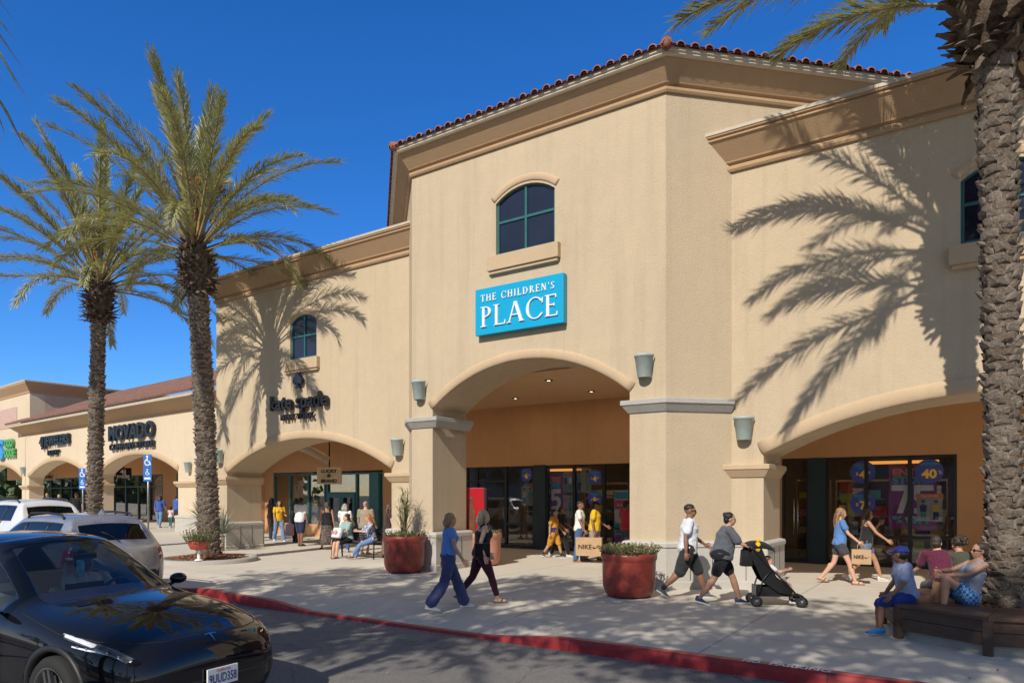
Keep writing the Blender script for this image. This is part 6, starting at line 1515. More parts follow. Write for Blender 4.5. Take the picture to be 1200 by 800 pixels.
    if hk in('cap','capshort') or hair[-1]=='hat':
        cb=MB(); col_=hair[2]; fwd_=-1 if hk=='capback' else 1
        rs=[]
        for k in range(7):
            th=PI/2*k/6.2; rs.append([H((-.018+.106*math.cos(th)*math.cos(2*PI*j/20),.088*math.cos(th)*math.sin(2*PI*j/20),.038+.088*math.sin(th))) for j in range(20)])
        cb.rings(rs,0,True); 
        vs=[];n=10
        for k in range(n+1):
            a=-PI/2+PI*k/n; 
            for rr,zz in ((1,.040),(1.0,.048)): pass
            vs+= [H((.03+.05*math.cos(a),.080*math.sin(a),.045)),H((.06+.105*math.cos(a),.074*math.sin(a),.030-.01*abs(math.sin(a))))]
        cb.add(vs,[(2*k,2*k+1,2*k+3,2*k+2) for k in range(n)],0,True)
        cb.build('cap',clothmat('cap %d%d%d'%tuple(int(c*99) for c in col_),col_),body)
    # ---- clothes
    def tee(mat,sleeve=.55,lo=-.07,infl=.014,name='shirt',neck=.53,hemw=1.0,tank=False):
        c=MB(); R2=[]
        for (t,hw,hd_,fx) in rows:
            if t<lo-.03 or t>neck: continue
            i_=infl*(1.6 if t<.2 else 1.0)
            R2.append((t,(hw+i_)*(1 if t>.1 else hemw),hd_+i_*1.3,fx))
        first=R2[0]
        R2=[(lo,max(first[1],R2[1][1]*.98),max(first[2],R2[1][2]*.98),first[3])]+[r for r in R2 if r[0]>lo+.02]
        if tank: R2=[r for r in R2 if r[0]<.40]+[(.43,.125,.088,0),(.455,.10,.07,0)]
        torso_loft(c,pel,tl,R2)
        if fem:
            for sd in (1,-1): c.ell(pel+tl@Vector((.088*bw,sd*.07,.345)),.072*bw,.074*bw,.072*bw,12,8)
        for sd in (1,-1):
            if tank: c.tube([pel+tl@Vector((-.07,sd*.085,.40)),pel+tl@Vector((-.055,sd*.095,.49)),pel+tl@Vector((0,sd*.095,.525)),pel+tl@Vector((.06,sd*.09,.47)),pel+tl@Vector((.085,sd*.08,.40))],.022,8)
            elif sleeve>0:
                e2=sh[sd].lerp(el[sd],min(1,sleeve)); rr=(.055 if not fem else .048)+infl
                limb(c,sh[sd],e2,[rr*.96,rr*.97,rr*1.0],12)
                if sleeve>1: limb(c,el[sd],el[sd].lerp(wr[sd],sleeve-1),[rr*.95,rr*.8],12)
            else: c.ell(sh[sd],.058,.050,.055,12,8)
        return solidify_mesh(c,name,mat,.010 if near else .014,body,3,.009 if not tank else .005)
    def pants(mat,length=2.0,infl=.014,flare=0,name='trousers',top_=.10):
        c=MB(); R2=[(t,hw+infl,hd_+infl,fx) for (t,hw,hd_,fx) in rows if -.13<t<top_+.01]; torso_loft(c,pel,tl,R2)
        for sd in (1,-1):
            u=min(1,length); k2=P['hip',sd].lerp(P['knee',sd],u); r1=.092*bw+infl; r2=(.056*(.6+.4*bw)+infl)*(1 if u>=1 else 1+(1-u)*.7)+flare*.3
            limb(c,P['hip',sd],k2,[r1,r1*.97,(r1+r2)/2,r2],14)
            if length>1:
                e2=P['knee',sd].lerp(P['ank',sd],length-1); limb(c,P['knee',sd],e2,[r2,r2*1.02+flare*.4,(.050+infl)+flare*.7,.044+infl+flare],14)
        return solidify_mesh(c,name,mat,.010 if near else .014,body,3,.010 if infl>.012 else .003)
    def skirt(mat,z1=.1,z0=.5,rr=.3):
        c=MB(); mid=(P['knee',1]+P['knee',-1])/2; an=(P['ank',1]+P['ank',-1])/2
        R_=[]
        for k in range(8):
            u=k/7; ctr=pel+Vector((0,0,.12))+(an-pel-Vector((0,0,.12)))*u*.93; a=.17*bw+(rr-.17)*u; R_.append([ctr+Vector((a*.75*math.cos(2*PI*j/20)*(1+.06*math.sin(5*j)*u),a*math.sin(2*PI*j/20)*(1+.06*math.cos(4*j)*u),0)) for j in range(20)])
        c.rings(R_,0,True); return c.build('skirt',mat,body)
    made={}
    if top: 
        made['top']=tee(**top)
    if bottom:
        bb=dict(bottom); k=bb.pop('kind','pants'); made['bottom']=skirt(**bb) if k=='skirt' else pants(**bb)
    # ---- shoes
    if shoes[0]!='none':
        for sd in (1,-1):
            an=P['ank',sd]; f=fd[sd]; dn=Vector((0,0,-1)); dn=(dn-f*dn.dot(f)).normalized(); sdv=f.cross(dn).normalized()
            def fp(a,l_,d_): return an+f*a+sdv*l_+dn*d_
            sp=MB(); R_=[]
            outline=[(-.075,.024),(-.06,.036),(0,.038),(.07,.046),(.13,.046),(.175,.034),(.195,.016)]
            if not barefoot:
                tops=[.0,-.028,-.02,.022,.045,.060,.072]
                for (a,wd),tp in zip(outline,tops): R_.append([fp(a,wd*math.cos(2*PI*j/12)*(1 if math.sin(2*PI*j/12)<.2 else .8),(tp+.078)/2-(.078-tp)/2*math.sin(2*PI*j/12)) for j in range(12)])
                sp.rings(R_,0,True)
                if shoes[0]=='sock':
                    limb(sp,an+Vector((0,0,0)),an.lerp(P['knee',sd],.18),[.044,.042],10,mi=2)
            else: sp.tube([fp(.06,-.045,.06),fp(.075,-.03,.02),fp(.10,0,.012),fp(.075,.03,.02),fp(.06,.045,.06)],.008,6)
            z0,z1=(.066,.090)
            n=len(outline); vs=[]
            for dz in (z0,z1): vs+= [fp(a,wd*1.05,dz) for a,wd in outline]+[fp(a,-wd*1.05,dz) for a,wd in reversed(outline)]
            m=2*n; sp.add(vs,[tuple(range(m)),tuple(reversed(range(m,2*m)))]+[(i,i+m,(i+1)%m+m,(i+1)%m) for i in range(m)],1)
            nm='shoe %d%d%d'%tuple(int(c*99) for c in shoes[1]); ns='sole %d%d%d'%tuple(int(c*99) for c in shoes[2])
            sp.build('sandal' if barefoot else 'shoe',[plain(nm,shoes[1],.6,var=.1),plain(ns,shoes[2],.7,var=.1),plain('sock cloth',shoes[3] if len(shoes)>3 else (.02,.02,.02),.9,var=.05)],body)
    # ---- extras
    for ex in extras:
        k=ex[0]
        if k=='glasses':
            g=MB()
            for sd in (1,-1): g.ell(H((.090,sd*.034,.006)),.008*hd,.026*hd,.018*hd,12,8,0,HR); g.tube([H((.088,sd*.058,.012)),H((.02,sd*.082,.012)),H((-.01,sd*.082,.008))],.004,5)
            g.tube([H((.097,-.014,.010)),H((.097,.014,.010))],.004,5); g.build('sunglasses',M['black'],body)
        if k=='print':
            g=MB(); d=rows[6][2]*bw+.03
            R_=[]; 
            for zz in (.26,.40): R_.append([pel+tl@Vector(((.112*bw+.034)*math.cos(R(a)),.165*bw*math.sin(R(a)),zz)) for a in range(-34,35,17)])
            g.rings(R_,0,True,cap=False,closed=False); g.build('shirt_print',ex[1],body)
        if k=='band':
            g=MB(); 
            R_=[]
            for zz in (ex[2],ex[3]): R_.append([pel+tl@Vector(((.115*bw+.036)*math.cos(2*PI*j/24),((.152 if fem else .180)*bw+.028)*math.sin(2*PI*j/24),zz)) for j in range(24)])
            g.rings(R_,0,True,cap=False); g.build('shirt_band',ex[1],body)
    body['_h']=0; del body['_h']
    W=Matrix.Translation((x,y,z))@Matrix.Rotation(heading,4,'Z')@Matrix.Scale(s,4)
    J={'handL':W@(wr[1]+hdn[1]*.09),'handR':W@(wr[-1]+hdn[-1]*.09),'pel':W@pel,'shL':W@sh[1],'shR':W@sh[-1],'head':W@hc,'W':W,'tl':tl,'pl':pel}
    body_J[body.name]=J
    return body,J
body_J={}
HR_=lambda deg: R(deg)
def PX(px,d): return at_depth(px,d)
T_=lambda n,c,**k: dict(mat=clothmat(n,c),**k)
# ---- the couple walking towards the tall porch
x,y=PX(526,11.35)
p,J=person('young woman with a long braid in a blue top and wide navy trousers',x,y,R(52),1.64,0,'f',.90,'tan',lean=2,legs=((24,4),(-16,20)),arms=((-14,14,7),(8,24,10)),top=T_('sky blue blouse',(.10,.25,.62),sleeve=.32,lo=.05),bottom=T_('navy wide trousers',(.055,.065,.16),length=1.93,infl=.018,flare=.040,top_=.11),shoes=('shoe',(.72,.72,.70),(.75,.74,.7)),hair=('braid','lightbrown'),headyaw=18)
b=MB(); b.box(-.09,.09,-.012,.012,-.055,.055); o=b.build('clutch_purse',clothmat('dark blue purse',(.02,.03,.10)),None,.01); o.location=J['handL']+Vector((.02,.06,.16)); o.rotation_euler=(.3,.2,R(50)); tag(o,'small dark blue purse held by the young woman in wide navy trousers','purse')
x,y=PX(564,12.0)
p,J=person('woman in a black tank top and burgundy leggings walking beside the young woman',x,y,R(50),1.66,0,'f',1.10,'fair',lean=4,legs=((-18,22),(22,6)),arms=((12,18,10),(-20,34,10)),top=T_('black tank',(.022,.022,.026),sleeve=0,tank=True,lo=-.06),bottom=T_('burgundy leggings',(.055,.012,.026),length=1.80,infl=.008,name='leggings'),shoes=('sandal',(.03,.025,.02),(.12,.09,.06)),hair=('bob','dirtyblond'),headyaw=5)
def bag(name,label,cat,loc,w,h,d,m,rz,strap=None,soft=.02,text=None,tmat=None,handles=True):
    t=empty(name,loc,rz,label,cat); b=MB(); b.box(-w/2,w/2,-d/2,d/2,-h,0); bo=b.build('bag_body',m,t,soft)
    if handles:
        for s in (1,-1):
            b=MB(); b.tube([(-w*.22,s*d*.45,-.01),(-w*.18,s*d*.3,.09),(0,s*d*.15,.13),(w*.18,s*d*.3,.09),(w*.22,s*d*.45,-.01)],.006,6); b.build('handle',m if strap is None else strap,t)
    if text:
        for s in (1,-1):
            mp=(lambda X,Y,Z,s=s:(X*s,Y*s,Z)); b=MB(); fit_text(b,text,-w*.40,w*.12,-h*.62,h*.24,-d/2-.004,-d/2-.001,bold=.004,map=mp)
            if s: 
                sw=[(.12,.62),(.02,.42),(.0,.22),(.06,.08),(.18,.03),(.35,.10),(1.0,.55),(.36,.27),(.22,.27),(.12,.36),(.10,.48)]; b.prism([(.16*w+px_*.28*w,-h*.62+pz_*.30*h) for px_,pz_ in sw],-d/2-.004,-d/2-.001,map=mp)
            b.build('lettering',tmat,t)
    return t
paper=plain('brown kraft paper',(.46,.30,.17),.8,var=.10,scale=3); tank_bag=clothmat('black handbag',(.012,.012,.013))
bag('handbag','black shoulder bag of the woman in burgundy leggings','handbag',J['W']@(J['pl']+Vector((-.04,-.235,.20))),.27,.24,.10,tank_bag,R(50),soft=.03,handles=False)
# ---- the family with the pushchair
x,y=PX(806,12.55)
p,J=person('man in a white tee and dark shorts with sunglasses walking behind the pushchair',x,y,R(22),1.78,0,'m',1.12,'brown',lean=3,legs=((26,8),(-20,26)),arms=((14,42,8),(-14,16,10)),top=T_('white tee',(.72,.73,.78),sleeve=.62,lo=-.09,infl=.02),bottom=T_('charcoal shorts',(.03,.032,.036),length=.98,infl=.03,flare=.03,name='shorts'),shoes=('sock',(.10,.10,.11),(.5,.5,.5),(.015,.015,.015)),hair=('fade','black'),extras=(('glasses',),('print',plain('dark chest print',(.08,.09,.16),.8,var=.5,scale=20))))
x,y=PX(846,11.85)
p,J=person('woman in a grey tee and black shorts with a hair bun pushing the pushchair',x,y,R(25),1.66,0,'f',1.22,'tan',lean=12,legs=((28,10),(-22,14)),arms=((40,26,4),(36,32,4)),top=T_('slate grey tee',(.10,.11,.125),sleeve=.85,lo=-.05,infl=.03),bottom=T_('black shorts',(.012,.012,.014),length=.72,infl=.014,name='shorts'),shoes=('shoe',(.03,.05,.12),(.7,.7,.7)),hair=('bun','black'))
t=empty('belt_bag',J['W']@(J['pl']+Vector((-.06,-.20,.02))),R(25),'black belt bag worn by the woman pushing the pushchair','bag'); b=MB(); b.ell((0,0,0),.17,.06,.10,14,10); b.build('bag_body',clothmat('black belt bag',(.015,.016,.022)),t); b=MB(); b.tube([(-.05,-.062,.03),(.05,-.064,.02)],.006,6); b.build('zip',M['chrome'],t)
# pushchair
hx_,hy_=(J['handL']+J['handR'])/2.0*1.0,0
hm_=(J['handL']+J['handR'])/2
sx_,sy_=PX(905,11.72); 
push=empty('pushchair',(sx_,sy_,0),R(27),'black folding pushchair with a child inside pushed along the pavement','pushchair')
BM=M['black']; BF=clothmat('black pushchair fabric',(.011,.011,.012))
for s in (1,-1):
    b=MB(); b.tube([(.42,s*.20,.12),(.20,s*.215,.36),(-.10,s*.22,.66),(-.34,s*.22,.95),(-.44,s*.21,1.02)],.014,8); b.build('side_frame',BM,push)
    b=MB(); b.tube([(-.30,s*.21,.12),(-.20,s*.22,.45),(-.06,s*.22,.62)],.013,8); b.build('rear_leg',BM,push)
    b=MB(); b.tube([(-.44,s*.21,1.02),(-.50,s*.16,1.03),(-.52,s*.05,1.03)],.017,8); b.build('handle',M['rubber'],push)
    for wx,wz,n in ((.42,.09,'front'),(-.30,.09,'rear')):
        for k in (-.035,.035):
            b=MB(); b.rings([[(wx+r*math.cos(2*PI*j/20),s*.20+k+yy,wz+r*math.sin(2*PI*j/20)) for j in range(20)] for r,yy in ((.062,-.014),(.088,-.012),(.09,0),(.088,.012),(.062,.014))],0,True,cap=False); b.rings([[(wx+r*math.cos(2*PI*j/14),s*.20+k+yy,wz+r*math.sin(2*PI*j/14)) for j in range(14)] for r,yy in ((.03,-.016),(.03,.016))],1,True)
            for q in range(4): b.box(-.064,.064,-.004,.004,-.008,.008,1,mat=Matrix.Translation((wx,s*.20+k,wz))@Matrix.Rotation(PI*q/4,4,'Y'))
            b.build('wheel',[M['rubber'],M['rim']],push)
b=MB(); b.rings([[Vector((cx,yy,cz)) for yy,cx,cz in ((-.20,a,z),(-.12,a-.03,z-.02),(0,a-.04,z-.03),(.12,a-.03,z-.02),(.20,a,z),(.20,a-.035,z-.02),(0,a-.08,z-.05),(-.20,a-.035,z-.02))] for a,z in ((.30,.20),(.18,.34),(.02,.36),(-.14,.60),(-.28,.86))],0,True); b.build('seat',BF,push)
b=MB(); rs=[]
for k in range(9):
    a=R(-25)+R(105)*k/8; rs.append([(-.24+.30*math.cos(R(55)+a)*.9,.225*math.cos(PI*j/10),.78+.05+.26*math.sin(R(55)+a*.8)*(.55+.45*math.sin(PI*j/10))) for j in range(11)])
b.rings(rs,0,True,cap=False,closed=False); o=b.build('canopy',BF,push); so_=o.modifiers.new('s','SOLIDIFY'); so_.thickness=.01; apply_mods(o)
for s_ in (1,-1):
    b=MB(); b.prism([(-.37,.96),(-.22,.98),(-.14,.78),(.02,.50),(.30,.28),(.24,.20),(.05,.24),(-.20,.42),(-.33,.70)],s_*.19,s_*.205); b.build('side_panel',BF,push)
b=MB(); b.ell((-.33,0,.86),.11,.20,.17,16,10); b.build('folded_hood',BF,push)
b=MB(); b.box(-.30,.24,-.17,.17,.17,.20); b.box(-.30,-.28,-.17,.17,.2,.34); b.box(.22,.24,-.17,.17,.2,.30); b.box(-.3,.24,-.17,-.165,.2,.33); b.box(-.3,.24,.165,.17,.2,.33); b.build('basket',BF,push)
b=MB(); b.tube([(.42,-.2,.13),(.44,0,.14),(.42,.2,.13)],.012,6); b.tube([(-.30,-.2,.14),(-.31,0,.14),(-.30,.2,.14)],.012,6); b.box(.34,.46,-.17,.17,.17,.185); b.build('foot_rest',BM,push)
pw=Matrix.Translation((sx_,sy_,0))@Matrix.Rotation(R(27),4,'Z')
q=pw@Vector((.06,0,.0)); person('small child in a white top riding in the black pushchair',q.x,q.y,R(27),.98,.0,'m',.95,'fair',lean=-22,legs=((78,62),(70,66)),arms=((50,50,8),(55,55,8)),seat=.34,top=T_('white child top',(.68,.66,.62),sleeve=.5),bottom=T_('dark child shorts',(.10,.11,.13),length=.7,name='shorts'),shoes=('sock',(.6,.62,.66),(.1,.1,.1),(.6,.6,.6)),hair=('short','brown'),child=True,headpitch=-10)
b=MB(); b.ell((0,0,0),.055,.06,.10,12,10); b.ell((0,0,.12),.035,.035,.04,10,8); o=b.build('yellow_toy',clothmat('bright yellow plush',(.75,.45,.02)),None); q=pw@Vector((-.27,-.16,.98)); o.location=q; tag(o,'bright yellow toy hanging at the handle of the pushchair','toy')
b=MB(); b.lathe([(.05,0),(.06,.02),(.05,.26),(.03,.30),(.03,.34)],n=12); o=b.build('hanging_bag',clothmat('black hanging pouch',(.014,.014,.015)),None); o.location=pw@Vector((-.42,-.02,.66)); o.scale=(2.0,2.6,1); tag(o,'black pouch hanging behind the pushchair seat','bag')
# ---- two women passing the right window
x,y=PX(984,14.55)
p,J=person('long haired woman in a blue tee carrying a paper bag past the right window',x,y,R(18),1.66,0,'f',.95,'fair',lean=2,legs=((-14,24),(24,8)),arms=((-12,16,9),(26,22,9)),top=T_('royal blue tee',(.10,.22,.50),sleeve=.55,lo=-.04),bottom=T_('charcoal short shorts',(.06,.06,.075),length=.40,infl=.016,name='shorts'),shoes=('sandal',(.12,.08,.06),(.2,.13,.09)),hair=('vlong','lightbrown'),extras=(('print',plain('pale chest print',(.45,.55,.70),.8,var=.3,scale=12)),),headyaw=8)
bag('paper_bag','brown paper carrier bag carried by the woman in the blue tee','shopping bag',J['handR']+Vector((0,-.02,-.10)),.36,.30,.12,paper,R(8),text='NIKE',tmat=M['sign_black'],soft=.004)
x,y=PX(1015,15.0)
p,J=person('woman in a black tank top and denim shorts talking on a phone',x,y,R(15),1.64,0,'f',1.02,'tan',lean=3,legs=((28,10),(-20,24)),arms=((26,118,12),(34,18,12)),top=T_('black tank',(.022,.022,.026),sleeve=0,tank=True,lo=-.05),bottom=T_('denim shorts',(.12,.17,.27),length=.42,infl=.016,name='shorts'),shoes=('shoe',(.6,.58,.55),(.6,.58,.55)),hair=('vlong','brown'),extras=(('glasses',),))
b=MB(); b.box(-.005,.005,-.036,.036,-.075,.075); o=b.build('mobile_phone',M['black'],None,.006); o.location=J['handL']+Vector((0,0,.02)); o.rotation_euler=(0,R(15),R(15)); tag(o,'black mobile phone held to the ear of the woman in the black tank top','phone')
# ---- people on the ring bench
def on_bench(ang,r): return (bx_+r*math.cos(R(ang)),by_+r*math.sin(R(ang)))
x,y=-.74,10.52
p,J=person('boy in a blue cap and blue shorts sitting on the ring bench',x,y,R(203),1.42,0,'m',.95,'brown',lean=9,legs=((76,72),(70,70)),arms=((16,26,6),(10,22,6)),seat=.45,top=T_('pale blue tee',(.30,.34,.50),sleeve=.65,lo=-.06,infl=.022),bottom=T_('blue shorts',(.02,.045,.24),length=.98,infl=.028,name='shorts'),shoes=('shoe',(.02,.22,.52),(.02,.22,.52)),hair=('cap','black',(.03,.05,.30)),child=True,headyaw=-42)
b=MB()
x,y=PX(1106,10.35)
person('young man in a burgundy shirt seen from behind beyond the ring bench',x,y,R(118),1.62,0,'m',.98,'fair',lean=22,legs=((80,80),(80,80)),arms=((30,30,8),(30,30,8)),seat=.45,top=T_('burgundy shirt',(.11,.02,.045),sleeve=.7),bottom=T_('dark seated trousers',(.03,.03,.04),length=1.95),shoes=('shoe',(.1,.1,.1),(.5,.5,.5)),hair=('short','dark'),headyaw=-30)
x,y=PX(1133,10.3)
person('person with dark curly hair and an olive shirt on the ring bench',x,y,R(125),1.56,0,'f',1.0,'tan',lean=20,legs=((80,80),(80,80)),arms=((30,30,8),(30,30,8)),seat=.45,top=T_('olive shirt',(.07,.07,.045),sleeve=.7),bottom=T_('dark seated trousers',(.03,.03,.04),length=1.95),shoes=('shoe',(.1,.1,.1),(.5,.5,.5)),hair=('curly','dark'),headyaw=25)
x,y=PX(1133,9.05)
person('woman in plaid blue shorts resting against the palm with knees drawn up',x,y,R(208),1.60,0,'f',1.05,'tan',lean=-17,legs=((132,126),(122,118)),arms=((62,22,10,30),(66,24,10,30)),seat=.44,top=T_('grey tank',(.25,.26,.32),sleeve=0,tank=True,lo=-.05),bottom=dict(mat=pattern('blue plaid cloth',(.02,.08,.30),(.16,.36,.55),'check',26),length=.45,infl=.022,name='shorts'),shoes=('sandal',(.1,.08,.06),(.1,.08,.06)),hair=('bun','dark'),extras=(('glasses',),),headpitch=-2)
# ---- people in the tall porch
x,y=PX(649,20.6)
person('boy in a mustard and navy tee with mustard shorts walking along the entrance window',x,y,R(8),1.48,0,'m',1.0,'tan',lean=2,legs=((20,6),(-16,20)),arms=((14,24,8),(-12,14,8)),top=T_('mustard tee',(.55,.27,.03),sleeve=.6,infl=.02),bottom=T_('mustard shorts',(.55,.26,.03),length=.98,infl=.03,name='shorts'),shoes=('sock',(.08,.1,.14),(.6,.6,.6),(.7,.7,.7)),hair=('short','black'),extras=(('band',clothmat('navy stripe',(.03,.04,.14)),-.06,.16),),near=False,child=True)
x,y=PX(657.5,20.9)
person('person in black clothes walking behind the boy in mustard at the entrance window',x,y,R(8),1.56,0,'m',.95,'brown',lean=2,legs=((18,6),(-14,18)),arms=((14,40,8),(10,40,8)),top=T_('black tee',(.016,.016,.018),sleeve=.7),bottom=T_('black trousers',(.015,.015,.017),length=1.95),shoes=('shoe',(.6,.6,.6),(.6,.6,.6)),hair=('short','black'),near=False)
x,y=PX(679,19.3)
p,J=person('man in a white tee and blue jeans standing in the tall porch',x,y,R(20),1.72,0,'m',1.02,'brown',lean=2,legs=((6,2),(-4,4)),arms=((18,26,8),(10,18,8)),top=T_('white tee plain',(.74,.73,.70),sleeve=.6),bottom=T_('blue jeans',(.06,.12,.27),length=1.97,infl=.018,flare=.012),shoes=('shoe',(.3,.12,.05),(.3,.2,.1)),hair=('fade','black'),near=False)
bag('paper_bag','large brown paper carrier bag with black lettering held low in the tall porch','shopping bag',(PX(690.5,19.0)[0],PX(690.5,19.0)[1],.70),.72,.50,.18,paper,R(14),text='NIKE',tmat=M['sign_black'],soft=.004)
x,y=PX(697,19.5)
person('man in a bright yellow tee and dark cap in the tall porch',x,y,R(15),1.72,0,'m',1.06,'brown',lean=3,legs=((10,4),(-10,12)),arms=((8,50,8),(-6,16,8)),top=T_('yellow tee',(.72,.47,.02),sleeve=.62,infl=.022),bottom=T_('grey trousers',(.30,.29,.28),length=1.95,infl=.02),shoes=('shoe',(.03,.03,.03),(.4,.4,.4)),hair=('cap','black',(.015,.015,.018)),near=False)
x,y=PX(734,20.0)
person('person in a red shirt and dark trousers by the pink board inside the porch',x,y,R(60),1.72,0,'m',1.05,'brown',lean=0,legs=((5,2),(-4,4)),arms=((6,12,8),(6,12,8)),top=T_('red shirt',(.36,.02,.03),sleeve=.7),bottom=T_('charcoal trousers',(.05,.05,.055),length=1.95),shoes=('shoe',(.03,.03,.03),(.1,.1,.1)),hair=('short','black'),near=False)
# ---- people at the left wing arch
def far(label,px,d,hd,h,**k):
    x,y=PX(px,d); return person(label,x,y,R(hd),h,gz(x),near=False,**k)
far('woman in a yellow tee and blue jeans walking out of the left wing arch',327,27.0,-25,1.62,sex='f',skin='tan',legs=((20,6),(-14,16)),arms=((10,70,8),(14,20,8)),top=T_('golden tee',(.72,.42,.03),sleeve=.6),bottom=T_('faded jeans',(.17,.26,.42),length=1.95,infl=.02,flare=.02),shoes=('shoe',(.6,.6,.6),(.6,.6,.6)),hair=('vlong','brown'))
far('person in dark clothes standing behind the woman in the yellow tee',318,28.2,100,1.68,sex='f',skin='brown',legs=((8,4),(-6,8)),arms=((6,12,8),(6,12,8)),top=T_('dark brown vest',(.05,.03,.025),sleeve=.3),bottom=T_('brown trousers',(.06,.04,.035),length=1.95),shoes=('shoe',(.03,.03,.03),(.1,.1,.1)),hair=('bob','black'))
far('man in a white polo and navy shorts seen from behind at the left wing arch',352,24.9,95,1.76,sex='m',w=1.08,skin='brown',legs=((6,2),(-4,4)),arms=((8,14,9),(-4,14,9)),top=T_('white polo',(.76,.76,.76),sleeve=.75,lo=-.10,infl=.024),bottom=T_('navy shorts',(.025,.035,.085),length=.95,infl=.024,name='shorts'),shoes=('sandal',(.03,.03,.03),(.03,.03,.03)),hair=('short','black'))
far('person in a plum top half hidden behind the man in the white polo',347,26.5,100,1.7,sex='f',skin='tan',legs=((4,2),(-4,4)),arms=((6,12,8),(6,12,8)),top=T_('plum top',(.06,.03,.06),sleeve=.5),bottom=T_('dark trousers',(.03,.03,.04),length=1.95),shoes=('shoe',(.03,.03,.03),(.1,.1,.1)),hair=('long','black'))
xq,yq=PX(339.5,26.0); bag('paper_bag','mauve paper bag hanging beside the woman in the yellow tee','shopping bag',(xq,yq,.72+gz(xq)),.30,.42,.12,plain('mauve paper',(.42,.27,.36),.8),R(20),soft=.004)
far('woman in a long black patterned dress walking by the teal shop front',383,23.6,150,1.64,sex='f',skin='tan',legs=((14,6),(-12,16)),arms=((8,16,8),(-10,12,8)),top=T_('black tank',(.022,.022,.026),sleeve=0,tank=True),bottom=dict(kind='skirt',mat=pattern('black floral cloth',(.014,.013,.015),(.22,.17,.15),'spots',34),rr=.30),shoes=('sandal',(.03,.03,.03),(.03,.03,.03)),hair=('pony','brown'))
far('grey haired person in a white top standing behind the metal bench',404,22.6,120,1.60,sex='f',skin='fair',legs=((4,2),(-4,4)),arms=((16,40,8),(16,40,8)),top=T_('white tee plain',(.74,.73,.70),sleeve=.6),bottom=T_('blue jeans',(.06,.12,.27),length=1.97),shoes=('shoe',(.5,.5,.5),(.5,.5,.5)),hair=('bob','grey'))
far('older man in a khaki shirt standing behind the seated woman with red hair',428,21.9,110,1.68,sex='m',w=1.1,skin='fair',legs=((4,2),(-4,4)),arms=((6,20,10),(6,20,10)),top=T_('khaki shirt',(.33,.27,.19),sleeve=.7,lo=-.10),bottom=T_('grey check shorts',(.20,.20,.21),length=.95,infl=.024,name='shorts'),shoes=('shoe',(.5,.5,.5),(.5,.5,.5)),hair=('fade','grey'))
far('woman in a dark floral dress standing half behind the tower pier',455,20.0,60,1.62,sex='f',skin='fair',legs=((4,2),(-4,4)),arms=((6,12,12),(6,12,12)),top=T_('dark brown vest',(.05,.03,.025),sleeve=.3),bottom=dict(kind='skirt',mat=pattern('brown floral cloth',(.05,.02,.018),(.35,.25,.18),'spots',40),rr=.26),shoes=('shoe',(.03,.03,.03),(.1,.1,.1)),hair=('long','brown'))
# bench with two people
xb_,yb_=PX(419,20.6); bz=gz(xb_); bt=empty('park_bench',(xb_,yb_,bz),R(12),'dark metal park bench in front of the left wing arch','bench')
for s in (1,-1):
    b=MB(); b.tube([(s*.72,-.26,0),(s*.72,-.24,.42),(s*.72,.20,.42)],.022,6); b.tube([(s*.72,.26,0),(s*.72,.20,.42),(s*.72,.30,.86)],.022,6); b.tube([(s*.72,-.24,.42),(s*.72,-.22,.62),(s*.72,.24,.64)],.02,6); b.build('bench_end',BM,bt)
b=MB(); 
for k in range(7): b.box(-.72,.72,-.25+.068*k,-.205+.068*k,.425,.445)
b.build('seat',BM,bt); b=MB()
for k in range(6): b.box(-.72,.72,.205+.016*k,.225+.016*k,.50+.062*k,.545+.062*k)
b.build('backrest',BM,bt)
def bl(xx,yy): 
    m=Matrix.Translation((xb_,yb_,0))@Matrix.Rotation(R(12),4,'Z')@Vector((xx,yy,0)); return m.x,m.y
x,y=bl(-.36,.02); p,J=person('person in a pale green tee sitting at the left of the metal bench',x,y,R(-100),1.66,bz,'f',1.1,'fair',lean=4,legs=((80,72),(76,70)),arms=((34,54,6,20),(34,54,6,20)),seat=.45,top=T_('pale green tee',(.30,.42,.40),sleeve=.7),bottom=T_('black shorts',(.012,.012,.014),length=.8,infl=.018,name='shorts'),shoes=('sandal',(.03,.03,.03),(.03,.03,.03)),hair=('bun','dark'),near=False,headyaw=-25)
b=MB(); b.box(-.20,.20,-.06,.06,-.15,.16); o=b.build('white_bag',plain('white plastic bag',(.68,.68,.72),.6,var=.15),None,.04); o.location=(x-.05,y-.36,bz+.74); o.rotation_euler=(R(-20),0,R(-10)); tag(o,'white plastic bag on the lap of the person in the pale green tee','bag')
x,y=bl(.50,.02); p,J=person('red haired woman in jeans sitting on the metal bench',x,y,R(-118),1.64,bz,'f',1.0,'fair',lean=10,legs=((74,34),(68,52)),arms=((38,58,6,25),(38,58,6,25)),seat=.45,top=dict(mat=pattern('blue white print cloth',(.05,.08,.24),(.55,.55,.62),'spots',30),sleeve=1.1),bottom=T_('light blue jeans',(.14,.25,.47),length=1.85,infl=.01),shoes=('sandal',(.03,.03,.03),(.03,.03,.03)),hair=('long','red'),near=False,headpitch=-25)
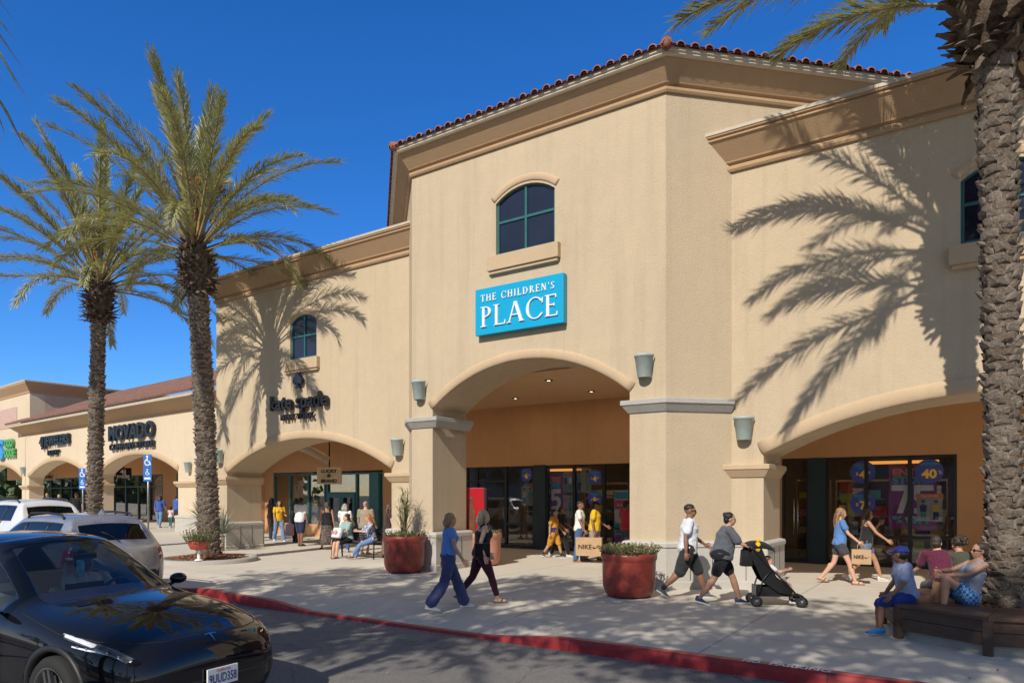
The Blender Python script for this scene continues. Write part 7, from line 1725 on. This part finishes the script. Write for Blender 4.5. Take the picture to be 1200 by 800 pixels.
# ---- far left
far('woman in a royal blue top and jeans walking away beside a small child',187,35.2,125,1.66,sex='f',w=1.12,skin='tan',legs=((14,6),(-12,16)),arms=((4,18,14),(4,18,14)),top=T_('royal blue top',(.05,.10,.36),sleeve=.8),bottom=T_('washed jeans',(.14,.24,.40),length=1.95),shoes=('shoe',(.4,.4,.4),(.5,.5,.5)),hair=('long','dark'))
far('small child in a pink top and teal leggings at the arcade',200,34.8,120,1.08,sex='f',skin='tan',legs=((12,6),(-10,14)),arms=((30,20,30),(4,10,8)),top=T_('pale pink tee',(.66,.50,.52),sleeve=.5),bottom=T_('teal leggings',(.03,.16,.17),length=1.9,infl=.008),shoes=('shoe',(.6,.6,.6),(.6,.6,.6)),hair=('pony','dark'),child=True)
far('person in a blue top half hidden behind the arcade pier',207,36.5,100,1.66,sex='m',skin='tan',legs=((4,2),(-4,4)),arms=((6,12,8),(6,12,8)),top=T_('cobalt top',(.04,.12,.42),sleeve=.6),bottom=T_('dark trousers',(.03,.03,.04),length=1.95),shoes=('shoe',(.1,.1,.1),(.1,.1,.1)),hair=('short','black'))
far('man in a black shirt and dark cap standing behind the white car',90,34.5,-40,1.74,sex='m',w=1.1,skin='brown',legs=((4,2),(-4,4)),arms=((6,20,8),(6,20,8)),top=T_('black tee',(.016,.016,.018),sleeve=.7),bottom=T_('dark trousers',(.03,.03,.04),length=1.95),shoes=('shoe',(.1,.1,.1),(.1,.1,.1)),hair=('cap','black',(.012,.012,.014)))
far('person with dark hair seen only as a head above the white car',56,37,-60,1.7,sex='m',skin='tan',legs=((4,2),(-4,4)),arms=((6,12,8),(6,12,8)),top=T_('dark blue tee',(.03,.04,.10),sleeve=.6),bottom=T_('dark trousers',(.03,.03,.04),length=1.95),shoes=('shoe',(.1,.1,.1),(.1,.1,.1)),hair=('short','black'))
far('fair person seen only as a head above the white car near the palm',70,38,-60,1.62,sex='f',skin='fair',legs=((4,2),(-4,4)),arms=((6,12,8),(6,12,8)),top=T_('dark blue tee',(.03,.04,.10),sleeve=.6),bottom=T_('dark trousers',(.03,.03,.04),length=1.95),shoes=('shoe',(.1,.1,.1),(.1,.1,.1)),hair=('bob','brown'))
# ---- driver of the black car
dm=Matrix.Translation((TX,TY,-.15))@Matrix.Rotation(CARROT,4,'Z'); q=dm@Vector((2.58,-.36,.0))
person('driver with short dark hair seated behind the windscreen of the black car',q.x,q.y,CARROT+PI,1.66,-.15,'m',.95,'tan',lean=-14,legs=((88,60),(88,60)),arms=((48,34,8,10),(48,34,8,10)),seat=.56,top=T_('white driver tee',(.6,.6,.6),sleeve=.6),bottom=T_('dark trousers',(.03,.03,.04),length=1.9),shoes=('shoe',(.1,.1,.1),(.1,.1,.1)),hair=('short','dark'),near=False,headyaw=15)
